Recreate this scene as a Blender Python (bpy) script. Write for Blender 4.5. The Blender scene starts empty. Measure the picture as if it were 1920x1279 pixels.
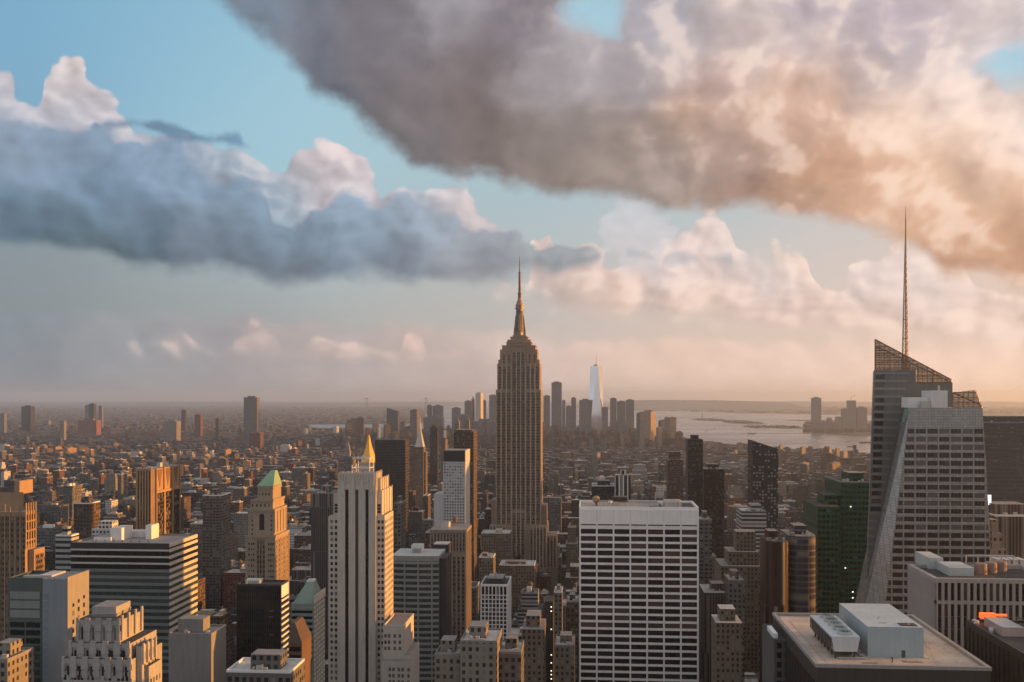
import bpy, bmesh, math, random
from mathutils import Vector, Matrix
R = math.radians
SC = bpy.context.scene
COL = SC.collection
random.seed(11)

# ------------------------------------------------------------------ camera
EYE = 260.0                      # observation deck height above the street grid (m)
FOC = 1900.0                     # focal length in photo pixels (1920 wide)
EYE_ROW = 744.0                  # photo row of the eye level
YAW = math.atan((1105 - 960) / FOC)   # the avenues run along +Y; the lens looks a little east of them
SA, CA = math.sin(YAW), math.cos(YAW)
cam_d = bpy.data.cameras.new('camera')
cam_d.sensor_width = 36.0
cam_d.lens = 36.0 * FOC / 1920.0
cam_d.shift_y = (EYE_ROW - 639.5) / 1920.0
cam_d.clip_start = 1.0
cam_d.clip_end = 200000.0
cam = bpy.data.objects.new('camera', cam_d)
COL.objects.link(cam)
cam.location = (0, 0, EYE)
cam.rotation_euler = (R(90), 0, YAW)
SC.camera = cam

SUN_EL, SUN_FWD = 4.6, 11.0       # degrees: height of the sun, and how far it stands forward of due +X
HAZE_DENSITY = 3.9e-5
SC.view_settings.view_transform = 'Standard'
SC.view_settings.look = 'None'
EXPO = 0.85                     # dusk exposure: the lens is opened nearly one stop
SC.view_settings.exposure = EXPO
SC.view_settings.gamma = 1.0
SC.cycles.use_denoising = True
SC.cycles.max_bounces = 6
SC.cycles.diffuse_bounces = 2
SC.cycles.glossy_bounces = 3
SC.cycles.transmission_bounces = 4
SC.cycles.volume_bounces = 1
SC.cycles.transparent_max_bounces = 12
SC.cycles.caustics_reflective = False
SC.cycles.caustics_refractive = False
SC.cycles.sample_clamp_indirect = 4.0

sun_d = bpy.data.lights.new('sun', 'SUN')
sun_d.energy = 5.0
sun_d.angle = R(0.5)
sun_d.color = (1.0, 0.43, 0.085)
sun = bpy.data.objects.new('sun', sun_d)
COL.objects.link(sun)
_sd = Vector((math.cos(R(SUN_FWD)) * math.cos(R(SUN_EL)), math.sin(R(SUN_FWD)) * math.cos(R(SUN_EL)), math.sin(R(SUN_EL))))
sun.rotation_euler = (-_sd).to_track_quat('-Z', 'Y').to_euler()

# ------------------------------------------------------------------ node helper
class X:
    """A socket with arithmetic: builds Math / Vector Math nodes."""
    nt = None
    def __init__(s, o): s.o = o
    @staticmethod
    def node(t, **kw):
        n = X.nt.nodes.new(t)
        for k, v in kw.items(): setattr(n, k, v)
        return n
    @staticmethod
    def put(sock, v):
        if isinstance(v, X): X.nt.links.new(v.o, sock)
        else: sock.default_value = v
    @staticmethod
    def m(op, *a, clamp=False):
        n = X.node('ShaderNodeMath', operation=op, use_clamp=clamp)
        for i, v in enumerate(a): X.put(n.inputs[i], v)
        return X(n.outputs[0])
    @staticmethod
    def vm(op, *a, scale=None):
        n = X.node('ShaderNodeVectorMath', operation=op)
        for i, v in enumerate(a): X.put(n.inputs[i], v)
        if scale is not None: X.put(n.inputs['Scale'], scale)
        return X(n.outputs['Value'] if op in ('DOT_PRODUCT', 'DISTANCE', 'LENGTH') else n.outputs['Vector'])
    def __add__(s, b): return X.m('ADD', s, b)
    __radd__ = __add__
    def __sub__(s, b): return X.m('SUBTRACT', s, b)
    def __rsub__(s, b): return X.m('SUBTRACT', b, s)
    def __mul__(s, b): return X.m('MULTIPLY', s, b)
    __rmul__ = __mul__
    def __truediv__(s, b): return X.m('DIVIDE', s, b)
def xyz(x, y, z=0.0):
    n = X.node('ShaderNodeCombineXYZ')
    for i, v in enumerate((x, y, z)): X.put(n.inputs[i], v)
    return X(n.outputs[0])
def sep(v):
    n = X.node('ShaderNodeSeparateXYZ'); X.put(n.inputs[0], v)
    return [X(o) for o in n.outputs]
def smooth(v, a, b, lo=0.0, hi=1.0):
    n = X.node('ShaderNodeMapRange', interpolation_type='SMOOTHSTEP')
    for i, q in enumerate((v, a, b, lo, hi)): X.put(n.inputs[i], q)
    return X(n.outputs[0])
def lin(v, a, b, lo=0.0, hi=1.0):
    n = X.node('ShaderNodeMapRange')
    for i, q in enumerate((v, a, b, lo, hi)): X.put(n.inputs[i], q)
    return X(n.outputs[0])
def mix(f, a, b, blend='MIX'):
    n = X.node('ShaderNodeMix', data_type='RGBA', blend_type=blend)
    X.put(n.inputs[0], f)
    for i, q in ((6, a), (7, b)):
        X.put(n.inputs[i], q if isinstance(q, X) else (*q[:3], 1.0))
    return X(n.outputs[2])
def noise(vec, scale, detail=4.0, rough=0.5, lac=2.0, dist=0.0, dim='3D'):
    n = X.node('ShaderNodeTexNoise', noise_dimensions=dim)
    X.put(n.inputs['Vector'], vec)
    for k, v in (('Scale', scale), ('Detail', detail), ('Roughness', rough), ('Lacunarity', lac), ('Distortion', dist)): X.put(n.inputs[k], v)
    return X(n.outputs['Fac'])
def noise_col(vec, scale, detail=4.0, rough=0.5):
    n = X.node('ShaderNodeTexNoise', noise_dimensions='3D')
    X.put(n.inputs['Vector'], vec)
    for k, v in (('Scale', scale), ('Detail', detail), ('Roughness', rough)): X.put(n.inputs[k], v)
    return X(n.outputs['Color'])
def billow(vec, scale, detail=3.0, rough=0.5):
    n = X.node('ShaderNodeTexVoronoi', voronoi_dimensions='2D', feature='SMOOTH_F1', normalize=False)
    X.put(n.inputs['Vector'], vec)
    for k, v in (('Scale', scale), ('Detail', detail), ('Roughness', rough), ('Smoothness', 0.35)): X.put(n.inputs[k], v)
    return X(n.outputs['Distance'])
def curve(v, pts):
    """Piecewise curve through pts [(x, y)...]; anything in any range."""
    xs = [p[0] for p in pts]; ys = [p[1] for p in pts]
    x0, x1, y0, y1 = min(xs), max(xs), min(ys), max(ys)
    if y1 - y0 < 1e-6: y1 = y0 + 1
    n = X.node('ShaderNodeFloatCurve')
    c = n.mapping.curves[0]
    q = [((x - x0) / (x1 - x0), (y - y0) / (y1 - y0)) for x, y in sorted(pts)]
    while len(c.points) < len(q): c.points.new(0.5, 0.5)
    for p, (a, b) in zip(c.points, q): p.location = (a, b)
    n.mapping.extend = 'HORIZONTAL'
    n.mapping.update()
    X.put(n.inputs['Value'], lin(v, x0, x1))
    return X(n.outputs[0]) * (y1 - y0) + y0
def lin_rgb(c):
    return tuple((v / 255 / 12.92) if v / 255 <= 0.04045 else ((v / 255 + 0.055) / 1.055) ** 2.4 for v in c[:3])
def rbf(pos, pts, k):
    """Colour field through scattered samples (direction, colour): normalised gaussian weights."""
    tot = None; acc = None
    for (a, e, c, *s) in pts:
        d = X.vm('DISTANCE', pos, (a, e, 0.0))
        w = X.m('POWER', math.exp(-k * (s[0] if s else 1.0)), d * d)
        acc = X.vm('SCALE', c, scale=w) if acc is None else X.vm('MULTIPLY_ADD', c, w, acc)
        tot = w if tot is None else tot + w
    return X.vm('SCALE', acc, scale=X.m('DIVIDE', 1.0, tot + 1e-9))
def glow(col, strength):
    k = 1.0 / strength / 2 ** EXPO            # the sky colours below are as exposed
    n = X.node('ShaderNodeBackground')
    X.put(n.inputs[0], X.vm('SCALE', col, scale=k)) if isinstance(col, X) else X.put(n.inputs[0], (*[v * k for v in col], 1.0))
    n.inputs[1].default_value = strength
    return X(n.outputs[0])
def over(f, a, b):
    n = X.node('ShaderNodeMixShader')
    for i, q in enumerate((f, a, b)): X.put(n.inputs[i], q)
    return X(n.outputs[0])
# ------------------------------------------------------------------ sky (world): clear sky + cloud layers by direction
def sky_dir(px, py):
    """photo pixel -> compass azimuth from +Y (deg, + to +X) and elevation (deg) of the sky seen there"""
    q = math.atan((px - 960) / FOC)
    return math.degrees(q - YAW), math.degrees(math.atan((EYE_ROW - py) / FOC * math.cos(q)))
def sky_curve(pts):
    return [sky_dir(*p) for p in pts]
def sky_cols(pts):
    out = []
    for (x, y, c, *s) in pts:
        a, e = sky_dir(x, y); out.append((a, e, lin_rgb(c), *s))
    return out
W = bpy.data.worlds.new('World'); SC.world = W; W.use_nodes = True
X.nt = W.node_tree
X.nt.nodes.clear()
geo = X(X.node('ShaderNodeTexCoord').outputs['Generated'])
dx, dy, dz = sep(geo)
az = X.m('MULTIPLY', X.m('ARCTAN2', dx, dy), 180 / math.pi)
el = X.m('MULTIPLY', X.m('ARCSINE', dz), 180 / math.pi)
# cloud noises live in (azimuth, elevation) degrees, stretched sideways near the horizon
P = xyz(az, el * 1.25)
w1 = noise(P, 0.16, 4, 0.5, dim='2D')
w2 = noise(X.vm('ADD', P, (31.7, 12.3, 0.0)), 0.16, 4, 0.5, dim='2D')
Q = X.vm('ADD', P, xyz((w1 - 0.5) * 2.2, (w2 - 0.5) * 2.2))
def puffs(p, s): return billow(p, s, 2.0, 0.5)
SX, SY = 0.55, 0.40                                    # step towards the sun
b1 = puffs(Q, 0.34)
b1s = puffs(X.vm('ADD', Q, (SX, SY, 0.0)), 0.34)
b2 = billow(X.vm('ADD', Q, (4.2, 1.7, 0.0)), 0.19, 3.0, 0.5)
b2s = billow(X.vm('ADD', Q, (4.2 + 0.9, 1.7 + 0.7, 0.0)), 0.19, 3.0, 0.5)
f1 = noise(X.vm('ADD', P, (3.1, 7.7, 0.0)), 0.4, 7, 0.6, dim='2D')
g1 = noise(X.vm('ADD', Q, (13.1, 2.7, 0.0)), 0.26, 3.5, 0.5, dim='2D')
g1s = noise(X.vm('ADD', Q, (13.1 + 1.0, 2.7 + 0.7, 0.0)), 0.26, 3.5, 0.5, dim='2D')
puff_relief = (b1s - b1) * 1.1 + (g1 - g1s) * 0.7      # lit side of each billow looks to the sun
big_relief = (b2s - b2) * 1.5 + (b1s - b1) * 0.25      # broad cumulus heads
soft_relief = (g1 - g1s) * 1.8 + (b1s - b1) * 0.25
azw = az + (w1 - 0.5) * 5.0 + (g1 - 0.5) * 3.0
elw = el + (w2 - 0.5) * 3.0 + (b1 - 0.4) * 1.0
Pw = xyz(azw, elw)
edge = (f1 - 0.5) * 1.6 + (0.50 - b1) * 1.7            # ragged cauliflower outline (deg)
wisp = (f1 - 0.5) * 2.2

sky_n = X.node('ShaderNodeTexSky', sky_type='NISHITA')
sky_n.sun_disc = False
sky_n.sun_elevation = R(SUN_EL)
sky_n.sun_rotation = R(90 - SUN_FWD)
sky_n.altitude = 200.0
sky_n.air_density = 1.0; sky_n.dust_density = 1.0; sky_n.ozone_density = 1.5
SKY_STRENGTH = 0.1
nish = X(sky_n.outputs[0])

# clear air: what the lower sky scatters, measured at a spread of directions
base = rbf(xyz(az, el), sky_cols([
    (0, 0, (128, 178, 210)), (300, 60, (142, 190, 217)), (480, 230, (163, 206, 225)), (560, 330, (176, 214, 228)),
    (760, 330, (176, 208, 220)), (1000, 390, (172, 203, 215)), (1130, 30, (160, 205, 225)), (1300, 420, (178, 203, 212)),
    (1560, 450, (205, 207, 208)), (1780, 480, (214, 208, 206)), (1910, 130, (160, 200, 220)),
    (40, 520, (140, 158, 166)), (350, 560, (165, 178, 180)), (700, 560, (180, 190, 187)), (880, 560, (192, 192, 186)), (1200, 610, (222, 204, 194)), (1600, 620, (238, 208, 192)), (1880, 640, (242, 212, 196)),
    (30, 660, (142, 146, 152)), (400, 680, (158, 155, 156)), (750, 690, (194, 178, 175)), (1050, 680, (220, 197, 189)), (1400, 690, (246, 212, 192)), (1800, 690, (250, 216, 196)),
    (20, 740, (124, 126, 134)), (500, 740, (165, 157, 159)), (900, 740, (203, 183, 177)), (1300, 740, (236, 200, 180)), (1800, 740, (246, 206, 184)),
]), 0.03)
base = mix(0.12, base, mix(1.0, nish, (SKY_STRENGTH,) * 3, 'MULTIPLY'))
out = glow(base, SKY_STRENGTH)

def layer(out, top, bot, cols, k, soft_t, soft_b, rough_t, rough_b, shade, opac=1.0, az_lim=None, lit=None, wob=1.0, soft=False):
    a = az + (w1 - 0.5) * 3.0 * wob
    t = curve(a, sky_curve(top)); b = curve(a, sky_curve(bot))
    e2 = el + (w2 - 0.5) * 1.2 * wob
    eg = (wisp + edge * 0.5) if soft else edge
    ft = t - e2 + eg * rough_t
    fb = e2 - b + eg * rough_b
    al = smooth(ft, -0.5 * soft_t, 0.5 * soft_t) * smooth(fb, -0.5 * soft_b, 0.5 * soft_b)
    if az_lim:
        l, r, s = az_lim
        la, ra = sky_dir(l, 744)[0], sky_dir(r, 744)[0]
        al = al * smooth(a + edge * 1.2, la - s, la + s) * smooth(a + edge * 1.2, ra + s, ra - s)
    c = rbf(Pw if wob else xyz(az, el), sky_cols(cols), k)
    relief = (soft_relief * smooth(az, sky_dir(1300, 0)[0], sky_dir(800, 0)[0], 0.35, 1.0) + big_relief * smooth(az, sky_dir(900, 0)[0], sky_dir(1350, 0)[0], 0.25, 1.0)) if soft else puff_relief
    g = X.m('MAXIMUM', 1.0 + relief * shade, 0.45)
    c = X.vm('SCALE', c, scale=g)
    if lit:
        amt = smooth(relief, 0.02, 0.5)
        if soft: amt = amt * smooth(az + el * 0.9, sky_dir(1000, 0)[0] + 14, sky_dir(1500, 0)[0] + 14)
        c = mix(X.m('MULTIPLY', amt, lit[0], clamp=True), c, lin_rgb(lit[1]))
    return over(X.m('MULTIPLY', al, opac, clamp=True), out, glow(c, SKY_STRENGTH))

# grey-to-peach low bank over the horizon with faint lit heads
out = layer(out, [(-300, 585), (0, 585), (250, 590), (450, 600), (700, 605), (950, 612), (1200, 640), (1500, 650), (2200, 650)],
            [(-300, 730), (960, 730), (2200, 730)],
            [(0, 620, (138, 150, 158)), (300, 640, (158, 160, 164)), (600, 640, (184, 172, 170)), (800, 640, (200, 182, 174)), (1050, 650, (222, 198, 188)), (1500, 660, (244, 212, 196)),
             (0, 710, (134, 136, 144)), (400, 710, (161, 154, 159)), (800, 710, (194, 177, 173)), (1200, 710, (236, 204, 186)), (1800, 700, (250, 216, 196))],
            0.12, 0.9, 1.5, 0.5, 0.3, 0.12, 0.85)
out = layer(out, [(180, 640), (230, 628), (265, 606), (300, 622), (340, 618), (380, 644), (430, 640), (445, 622), (490, 614), (530, 640), (560, 645), (590, 630), (640, 645), (690, 640), (740, 655), (755, 640), (778, 622), (800, 645), (835, 655), (860, 650), (890, 662)],
            [(180, 668), (450, 664), (700, 668), (900, 672)],
            [(250, 610, (148, 156, 164)), (340, 640, (176, 170, 172)), (370, 650, (204, 184, 180)), (470, 640, (214, 192, 184)), (520, 645, (198, 180, 176)), (590, 645, (206, 186, 180)), (680, 655, (218, 192, 182)), (785, 645, (234, 204, 190)), (870, 660, (222, 196, 186))],
            0.3, 0.5, 1.0, 0.5, 0.25, 0.35, 0.85, az_lim=(230, 880, 1.0), wob=0.3, lit=(0.42, (240, 210, 196)))
# far cumulus chain on the right, lit pink
out = layer(out, [(900, 530), (985, 520), (1000, 430), (1030, 425), (1050, 465), (1100, 455), (1150, 480), (1230, 440), (1290, 420), (1340, 400), (1375, 420), (1400, 480), (1450, 470), (1490, 455), (1525, 475), (1545, 540), (1610, 500), (1650, 470), (1740, 450), (1830, 520), (1920, 560), (2300, 560)],
            [(900, 540), (1000, 560), (1100, 585), (1250, 600), (1450, 605), (1600, 625), (1800, 640), (2300, 640)],
            [(1010, 440, (222, 202, 196)), (1080, 500, (224, 200, 190)), (1130, 530, (238, 206, 190)), (1230, 500, (226, 208, 206)), (1330, 440, (232, 212, 206)), (1300, 540, (238, 208, 194)), (1440, 500, (220, 208, 206)), (1500, 490, (242, 216, 202)), (1450, 570, (230, 202, 190)),
             (1060, 570, (196, 178, 170)), (1250, 590, (206, 184, 174)), (1450, 600, (222, 194, 182)), (1660, 520, (232, 212, 206)), (1760, 500, (236, 216, 208)), (1850, 600, (240, 212, 198)), (1650, 610, (232, 202, 188)), (1920, 560, (232, 206, 194))],
            0.35, 0.35, 1.8, 0.7, 0.35, 0.40, 0.95, az_lim=(930, 2400, 1.0), wob=0.4, lit=(0.55, (250, 226, 210)))
# pale shaft of cloud behind, and blue-grey scraps in front of the chain
out = layer(out, [(1080, 372), (1120, 362), (1225, 362), (1260, 380)], [(1080, 520), (1260, 520)],
            [(1160, 400, (205, 206, 212)), (1200, 450, (216, 210, 212)), (1150, 500, (214, 206, 206))], 0.3, 0.8, 1.0, 0.3, 0.3, 0.12, 0.75, az_lim=(1115, 1228, 0.35), wob=0.3)
for (l, r, t, b) in ((1150, 1205, 462, 490), (1255, 1300, 468, 497), (1310, 1380, 478, 494)):
    out = layer(out, [(l - 20, b - 4), ((l + r) / 2 - 8, t), (r + 20, b - 4)], [(l - 20, b), (r + 20, b)],
                [((l + r) / 2, t, (166, 174, 184))], 0.6, 0.5, 0.5, 0.3, 0.3, 0.2, 0.5, az_lim=(l - 12, r + 12, 0.25), wob=0.2)
# white heads behind the left bank
out = layer(out, [(-300, 80), (-60, 110), (10, 115), (30, 180), (55, 190), (85, 150), (110, 120), (140, 112), (175, 150), (210, 185), (250, 215), (330, 250), (480, 270), (520, 300), (545, 285), (580, 270), (630, 262), (680, 300), (720, 340), (790, 350), (850, 345), (900, 385), (945, 420), (990, 450), (1100, 460)],
            [(-300, 420), (400, 420), (700, 470), (1100, 500)],
            [(10, 150, (206, 200, 204)), (135, 135, (222, 207, 202)), (110, 200, (186, 188, 200)), (200, 200, (198, 192, 198)), (0, 230, (160, 170, 188)), (240, 240, (170, 178, 192)), (60, 300, (132, 150, 172)), (330, 290, (150, 166, 186)), (420, 310, (165, 176, 190)),
             (620, 290, (216, 200, 200)), (560, 320, (178, 188, 200)), (650, 360, (190, 186, 194)), (800, 370, (180, 186, 198)), (880, 400, (216, 200, 198)), (940, 430, (196, 192, 198)), (480, 380, (140, 160, 178))],
            0.3, 0.45, 2.0, 0.8, 0.3, 0.5, 1.0, az_lim=(-600, 1090, 1.6), wob=0.45, lit=(0.28, (238, 222, 212)))
# blue-grey flat-based bank on the left
out = layer(out, [(-300, 230), (0, 225), (120, 235), (200, 250), (300, 255), (360, 290), (420, 330), (480, 345), (510, 395), (545, 415), (580, 395), (640, 365), (720, 360), (800, 380), (870, 400), (960, 430), (1040, 455), (1090, 460), (1130, 500)],
            [(-300, 460), (0, 462), (120, 480), (250, 500), (400, 515), (560, 525), (700, 522), (850, 527), (1000, 520), (1100, 505), (1150, 500)],
            [(0, 260, (145, 161, 180)), (140, 270, (139, 159, 180)), (300, 300, (139, 161, 184)), (420, 350, (137, 159, 180)), (200, 350, (117, 141, 162)), (0, 350, (111, 135, 156)), (480, 400, (131, 153, 172)), (660, 390, (149, 169, 188)), (800, 400, (159, 173, 188)), (900, 430, (169, 175, 184)), (1040, 470, (159, 169, 176)),
             (40, 430, (91, 111, 126)), (250, 450, (97, 115, 130)), (430, 450, (107, 119, 132)), (600, 440, (117, 135, 152)), (550, 500, (109, 119, 130)), (750, 480, (123, 133, 146)), (900, 490, (135, 139, 146)), (1040, 500, (151, 153, 156)), (130, 470, (95, 113, 122))],
            0.32, 0.6, 1.1, 0.7, 0.4, 0.34, 1.0, az_lim=(-600, 1120, 0.9), wob=0.5)
# dark scrap over it
out = layer(out, [(170, 235), (215, 222), (270, 215), (330, 232), (380, 250), (430, 242), (460, 262), (500, 282)], [(170, 240), (260, 248), (350, 265), (430, 276), (500, 284)],
            [(250, 235, (102, 128, 152)), (360, 255, (98, 130, 156)), (440, 262, (112, 146, 172)), (190, 240, (120, 144, 168))], 0.35, 0.5, 0.42, 0.35, 0.25, 0.15, 0.85, az_lim=(185, 490, 0.3), wob=0.15)
# the large cloud: dark purple-brown belly, sunlit to the right
out = layer(out, [(380, -40), (420, -30), (470, -400), (520, -900), (2600, -900)],
            [(380, -20), (430, 15), (480, 60), (560, 130), (590, 165), (650, 200), (720, 265), (800, 312), (900, 330), (980, 350), (1050, 362), (1200, 380), (1300, 390), (1420, 390), (1500, 402), (1600, 425), (1680, 435), (1740, 465), (1800, 520), (1860, 530), (1920, 532), (2300, 560), (2600, 600)],
            [(470, 20, (120, 134, 150)), (560, 60, (118, 121, 132)), (700, 60, (124, 119, 127)), (850, 30, (154, 149, 155)), (1000, 40, (126, 119, 126)), (620, 160, (107, 114, 126)), (760, 160, (119, 111, 114)), (900, 130, (123, 111, 113)), (1080, 90, (200, 193, 196)), (1040, 130, (153, 145, 148)),
             (1170, 110, (162, 153, 158)), (1260, 80, (200, 193, 196)), (1400, 70, (224, 207, 201)), (1340, 120, (180, 165, 167)), (740, 240, (116, 111, 114)), (900, 250, (124, 113, 110)), (1050, 230, (140, 129, 126)), (1180, 240, (155, 140, 133)), (1310, 170, (216, 173, 149)), (1270, 230, (179, 153, 137)), (1060, 310, (138, 126, 120)), (1200, 320, (156, 142, 135)), (1250, 370, (151, 134, 125)), (1330, 260, (180, 159, 151)),
             (1450, 170, (232, 191, 167)), (1560, 140, (230, 197, 179)), (1500, 90, (210, 199, 201)), (1630, 90, (154, 139, 141)), (1600, 60, (214, 203, 205)), (1700, 60, (202, 191, 195)), (1800, 60, (226, 209, 205)), (1660, 190, (244, 213, 195)), (1780, 180, (244, 221, 209)), (1880, 240, (230, 209, 203)), (1820, 260, (244, 217, 201)), (1700, 270, (244, 207, 183)), (1570, 230, (210, 165, 137)), (1520, 290, (194, 151, 123)), (1640, 300, (208, 161, 129)), (1430, 260, (180, 151, 137)),
             (1400, 340, (174, 143, 129)), (1580, 350, (226, 185, 159)), (1700, 350, (242, 203, 177)), (1830, 350, (244, 207, 183)), (1500, 385, (176, 141, 121)), (1700, 390, (210, 165, 133)), (1650, 415, (190, 149, 123)), (1830, 410, (212, 165, 131)), (1900, 480, (200, 153, 123)), (1800, 490, (188, 151, 131)), (1900, 90, (216, 207, 211)), (1900, 380, (232, 191, 163)), (1500, 0, (190, 175, 183)), (1250, 10, (171, 167, 177)), (1700, -10, (190, 175, 185))],
            0.26, 1.5, 1.4, 0.6, 0.5, 0.32, 1.0, wob=0.8, soft=True, lit=(0.45, (252, 228, 212)))
# blue gaps in it
for (gx, gy, rx, ry) in ((1130, 26, 1.5, 1.3), (1912, 135, 1.6, 1.4)):
    ga, ge = sky_dir(gx, gy)
    u = (az - ga + (w1 - 0.5) * 6.0) / rx; v = (el - ge + (w2 - 0.5) * 4.0 + wisp) / ry
    out = over(smooth(u * u + v * v + wisp * 0.6, 1.6, 0.0) * 0.85, out, glow(lin_rgb((164, 206, 224)), SKY_STRENGTH))
# elsewhere round the compass: an even broken sky of the same kind, brighter towards the sun
gen = mix(smooth(f1 + (w1 - 0.5) * 0.8, 0.42, 0.62), lin_rgb((202, 217, 228)), lin_rgb((200, 191, 191)))
sun_side = smooth(dx, 0.2, 1.0) * smooth(el, 45.0, 0.0)
gen = mix(sun_side * 0.9, gen, lin_rgb((244, 196, 150)))
in_view = smooth(X.m('ABSOLUTE', az + math.degrees(YAW)), 50.0, 34.0) * smooth(el, 45.0, 28.0)
out = over(in_view, glow(gen, SKY_STRENGTH), out)
out = over(smooth(el, -0.5, -3.0), out, glow(lin_rgb((120, 104, 96)), SKY_STRENGTH))
wo = X.node('ShaderNodeOutputWorld')
X.nt.links.new(out.o, wo.inputs[0])
W.cycles.sampling_method = 'MANUAL'
W.cycles.sample_map_resolution = 256
# ------------------------------------------------------------------ materials (procedural)
MATS = {}
def new_mat(name):
    m = bpy.data.materials.new(name); m.use_nodes = True
    X.nt = m.node_tree; X.nt.nodes.clear()
    return m
def finish(m, color, rough=0.8, metal=0.0, spec=0.4, emit=None, alpha=None, bump=None):
    p = X.node('ShaderNodeBsdfPrincipled')
    X.put(p.inputs['Base Color'], color if isinstance(color, X) else (*color, 1.0))
    X.put(p.inputs['Roughness'], rough); X.put(p.inputs['Metallic'], metal)
    X.put(p.inputs['Specular IOR Level'], spec)
    if emit: p.inputs['Emission Color'].default_value = (*emit[0], 1); p.inputs['Emission Strength'].default_value = emit[1]
    if alpha is not None: X.put(p.inputs['Alpha'], alpha)
    if bump is not None:
        b = X.node('ShaderNodeBump'); b.inputs['Strength'].default_value = 0.4; b.inputs['Distance'].default_value = bump[1]
        X.put(b.inputs['Height'], bump[0]); X.nt.links.new(b.outputs[0], p.inputs['Normal'])
    o = X.node('ShaderNodeOutputMaterial'); X.nt.links.new(p.outputs[0], o.inputs[0])
    return m
def wpos():
    return X(X.node('ShaderNodeNewGeometry').outputs['Position'])
def weather(col, pos, amt=0.35, s=1.0):
    """stains, streaks and panel-to-panel differences on a plain surface"""
    n1 = noise(pos, 0.05 * s, 4, 0.6)
    st = noise(X.vm('MULTIPLY', pos, (0.7 * s, 0.7 * s, 0.05 * s)), 1.0, 3, 0.6)
    n2 = noise(pos, 1.1 * s, 2, 0.6)
    f = (n1 - 0.5) * 1.2 + (st - 0.5) * 1.2 + (n2 - 0.5) * 0.5
    g = X.m('MAXIMUM', 1.0 + f * amt * 1.6, 0.3)
    return X.vm('SCALE', col, scale=g)
def stone(name, col, rough=0.85, amt=0.3, s=1.0, spec=0.3):
    if name in MATS: return MATS[name]
    m = new_mat(name)
    MATS[name] = finish(m, weather(col, wpos(), amt, s), rough, 0.0, spec)
    return m
def metal(name, col, rough=0.4, met=0.6, amt=0.2):
    if name in MATS: return MATS[name]
    m = new_mat(name); MATS[name] = finish(m, weather(col, wpos(), amt), rough, met)
    return m
def glass(name, dark, light=None, share=0.15, rough=0.12, spec=0.6, met=0.0):
    """opaque curtain glass: every pane object differs a little, some with blinds"""
    if name in MATS: return MATS[name]
    m = new_mat(name)
    r = X(X.node('ShaderNodeObjectInfo').outputs['Random'])
    pos = wpos()
    n = noise(pos, 0.35, 3, 0.6)
    c = mix(smooth(n, 0.3, 0.75), dark, tuple(v * 1.9 for v in dark))
    if light: c = mix(smooth(r + (n - 0.5) * 0.25, 1.0 - share - 0.1, 1.0 - share + 0.1), c, light)
    MATS[name] = finish(m, c, rough, met, spec)
    return m
def facade(name, wall, win, pu, pv, wu, wv, blind=(0.16, 0.14, 0.12), share=0.2, amt=0.3, glass_rough=0.2, strip=None, ou=0.0, ov=0.0, lit=0.0):
    """windowed wall by real metres (UV): bays pu x pv holding panes of wu x wv"""
    if name in MATS: return MATS[name]
    m = new_mat(name)
    uv = sep(X(X.node('ShaderNodeUVMap').outputs[0]))
    a = uv[0] / pu + ou; b = uv[1] / pv + ov
    fa = X.m('FRACT', a); fb = X.m('FRACT', b)
    ca = X.m('FLOOR', a); cb = X.m('FLOOR', b)
    iu = X.m('LESS_THAN', X.m('ABSOLUTE', fa - 0.5), wu / pu / 2)
    iv = X.m('LESS_THAN', X.m('ABSOLUTE', fb - 0.5), wv / pv / 2)
    wn = X.node('ShaderNodeTexWhiteNoise', noise_dimensions='3D')
    isl = X(X.node('ShaderNodeNewGeometry').outputs['Random Per Island'])
    X.put(wn.inputs[0], xyz(ca, cb, isl))
    r = X(wn.outputs[0])
    wcol = mix(X.m('GREATER_THAN', r, 1 - share), tuple(win), tuple(blind))
    wcol = X.vm('SCALE', wcol, scale=r * 0.7 + 0.6)
    base = weather(wall if not callable(wall) else wall(isl), wpos(), amt)
    if strip:
        base = mix(iu, base, tuple(strip))
    inside = iu * iv
    col = mix(inside, base, wcol)
    MATS[name] = finish(m, col, lin(inside, 0, 1, 0.85, glass_rough), 0.0, lin(inside, 0, 1, 0.3, 0.6))
    return m
def ramp_const(v, cols):
    n = X.node('ShaderNodeValToRGB'); n.color_ramp.interpolation = 'CONSTANT'
    X.put(n.inputs[0], v)
    e = n.color_ramp.elements
    while len(e) < len(cols): e.new(0.5)
    for i, c in enumerate(cols): e[i].position = i / len(cols); e[i].color = (*c, 1)
    return X(n.outputs[0])

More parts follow.
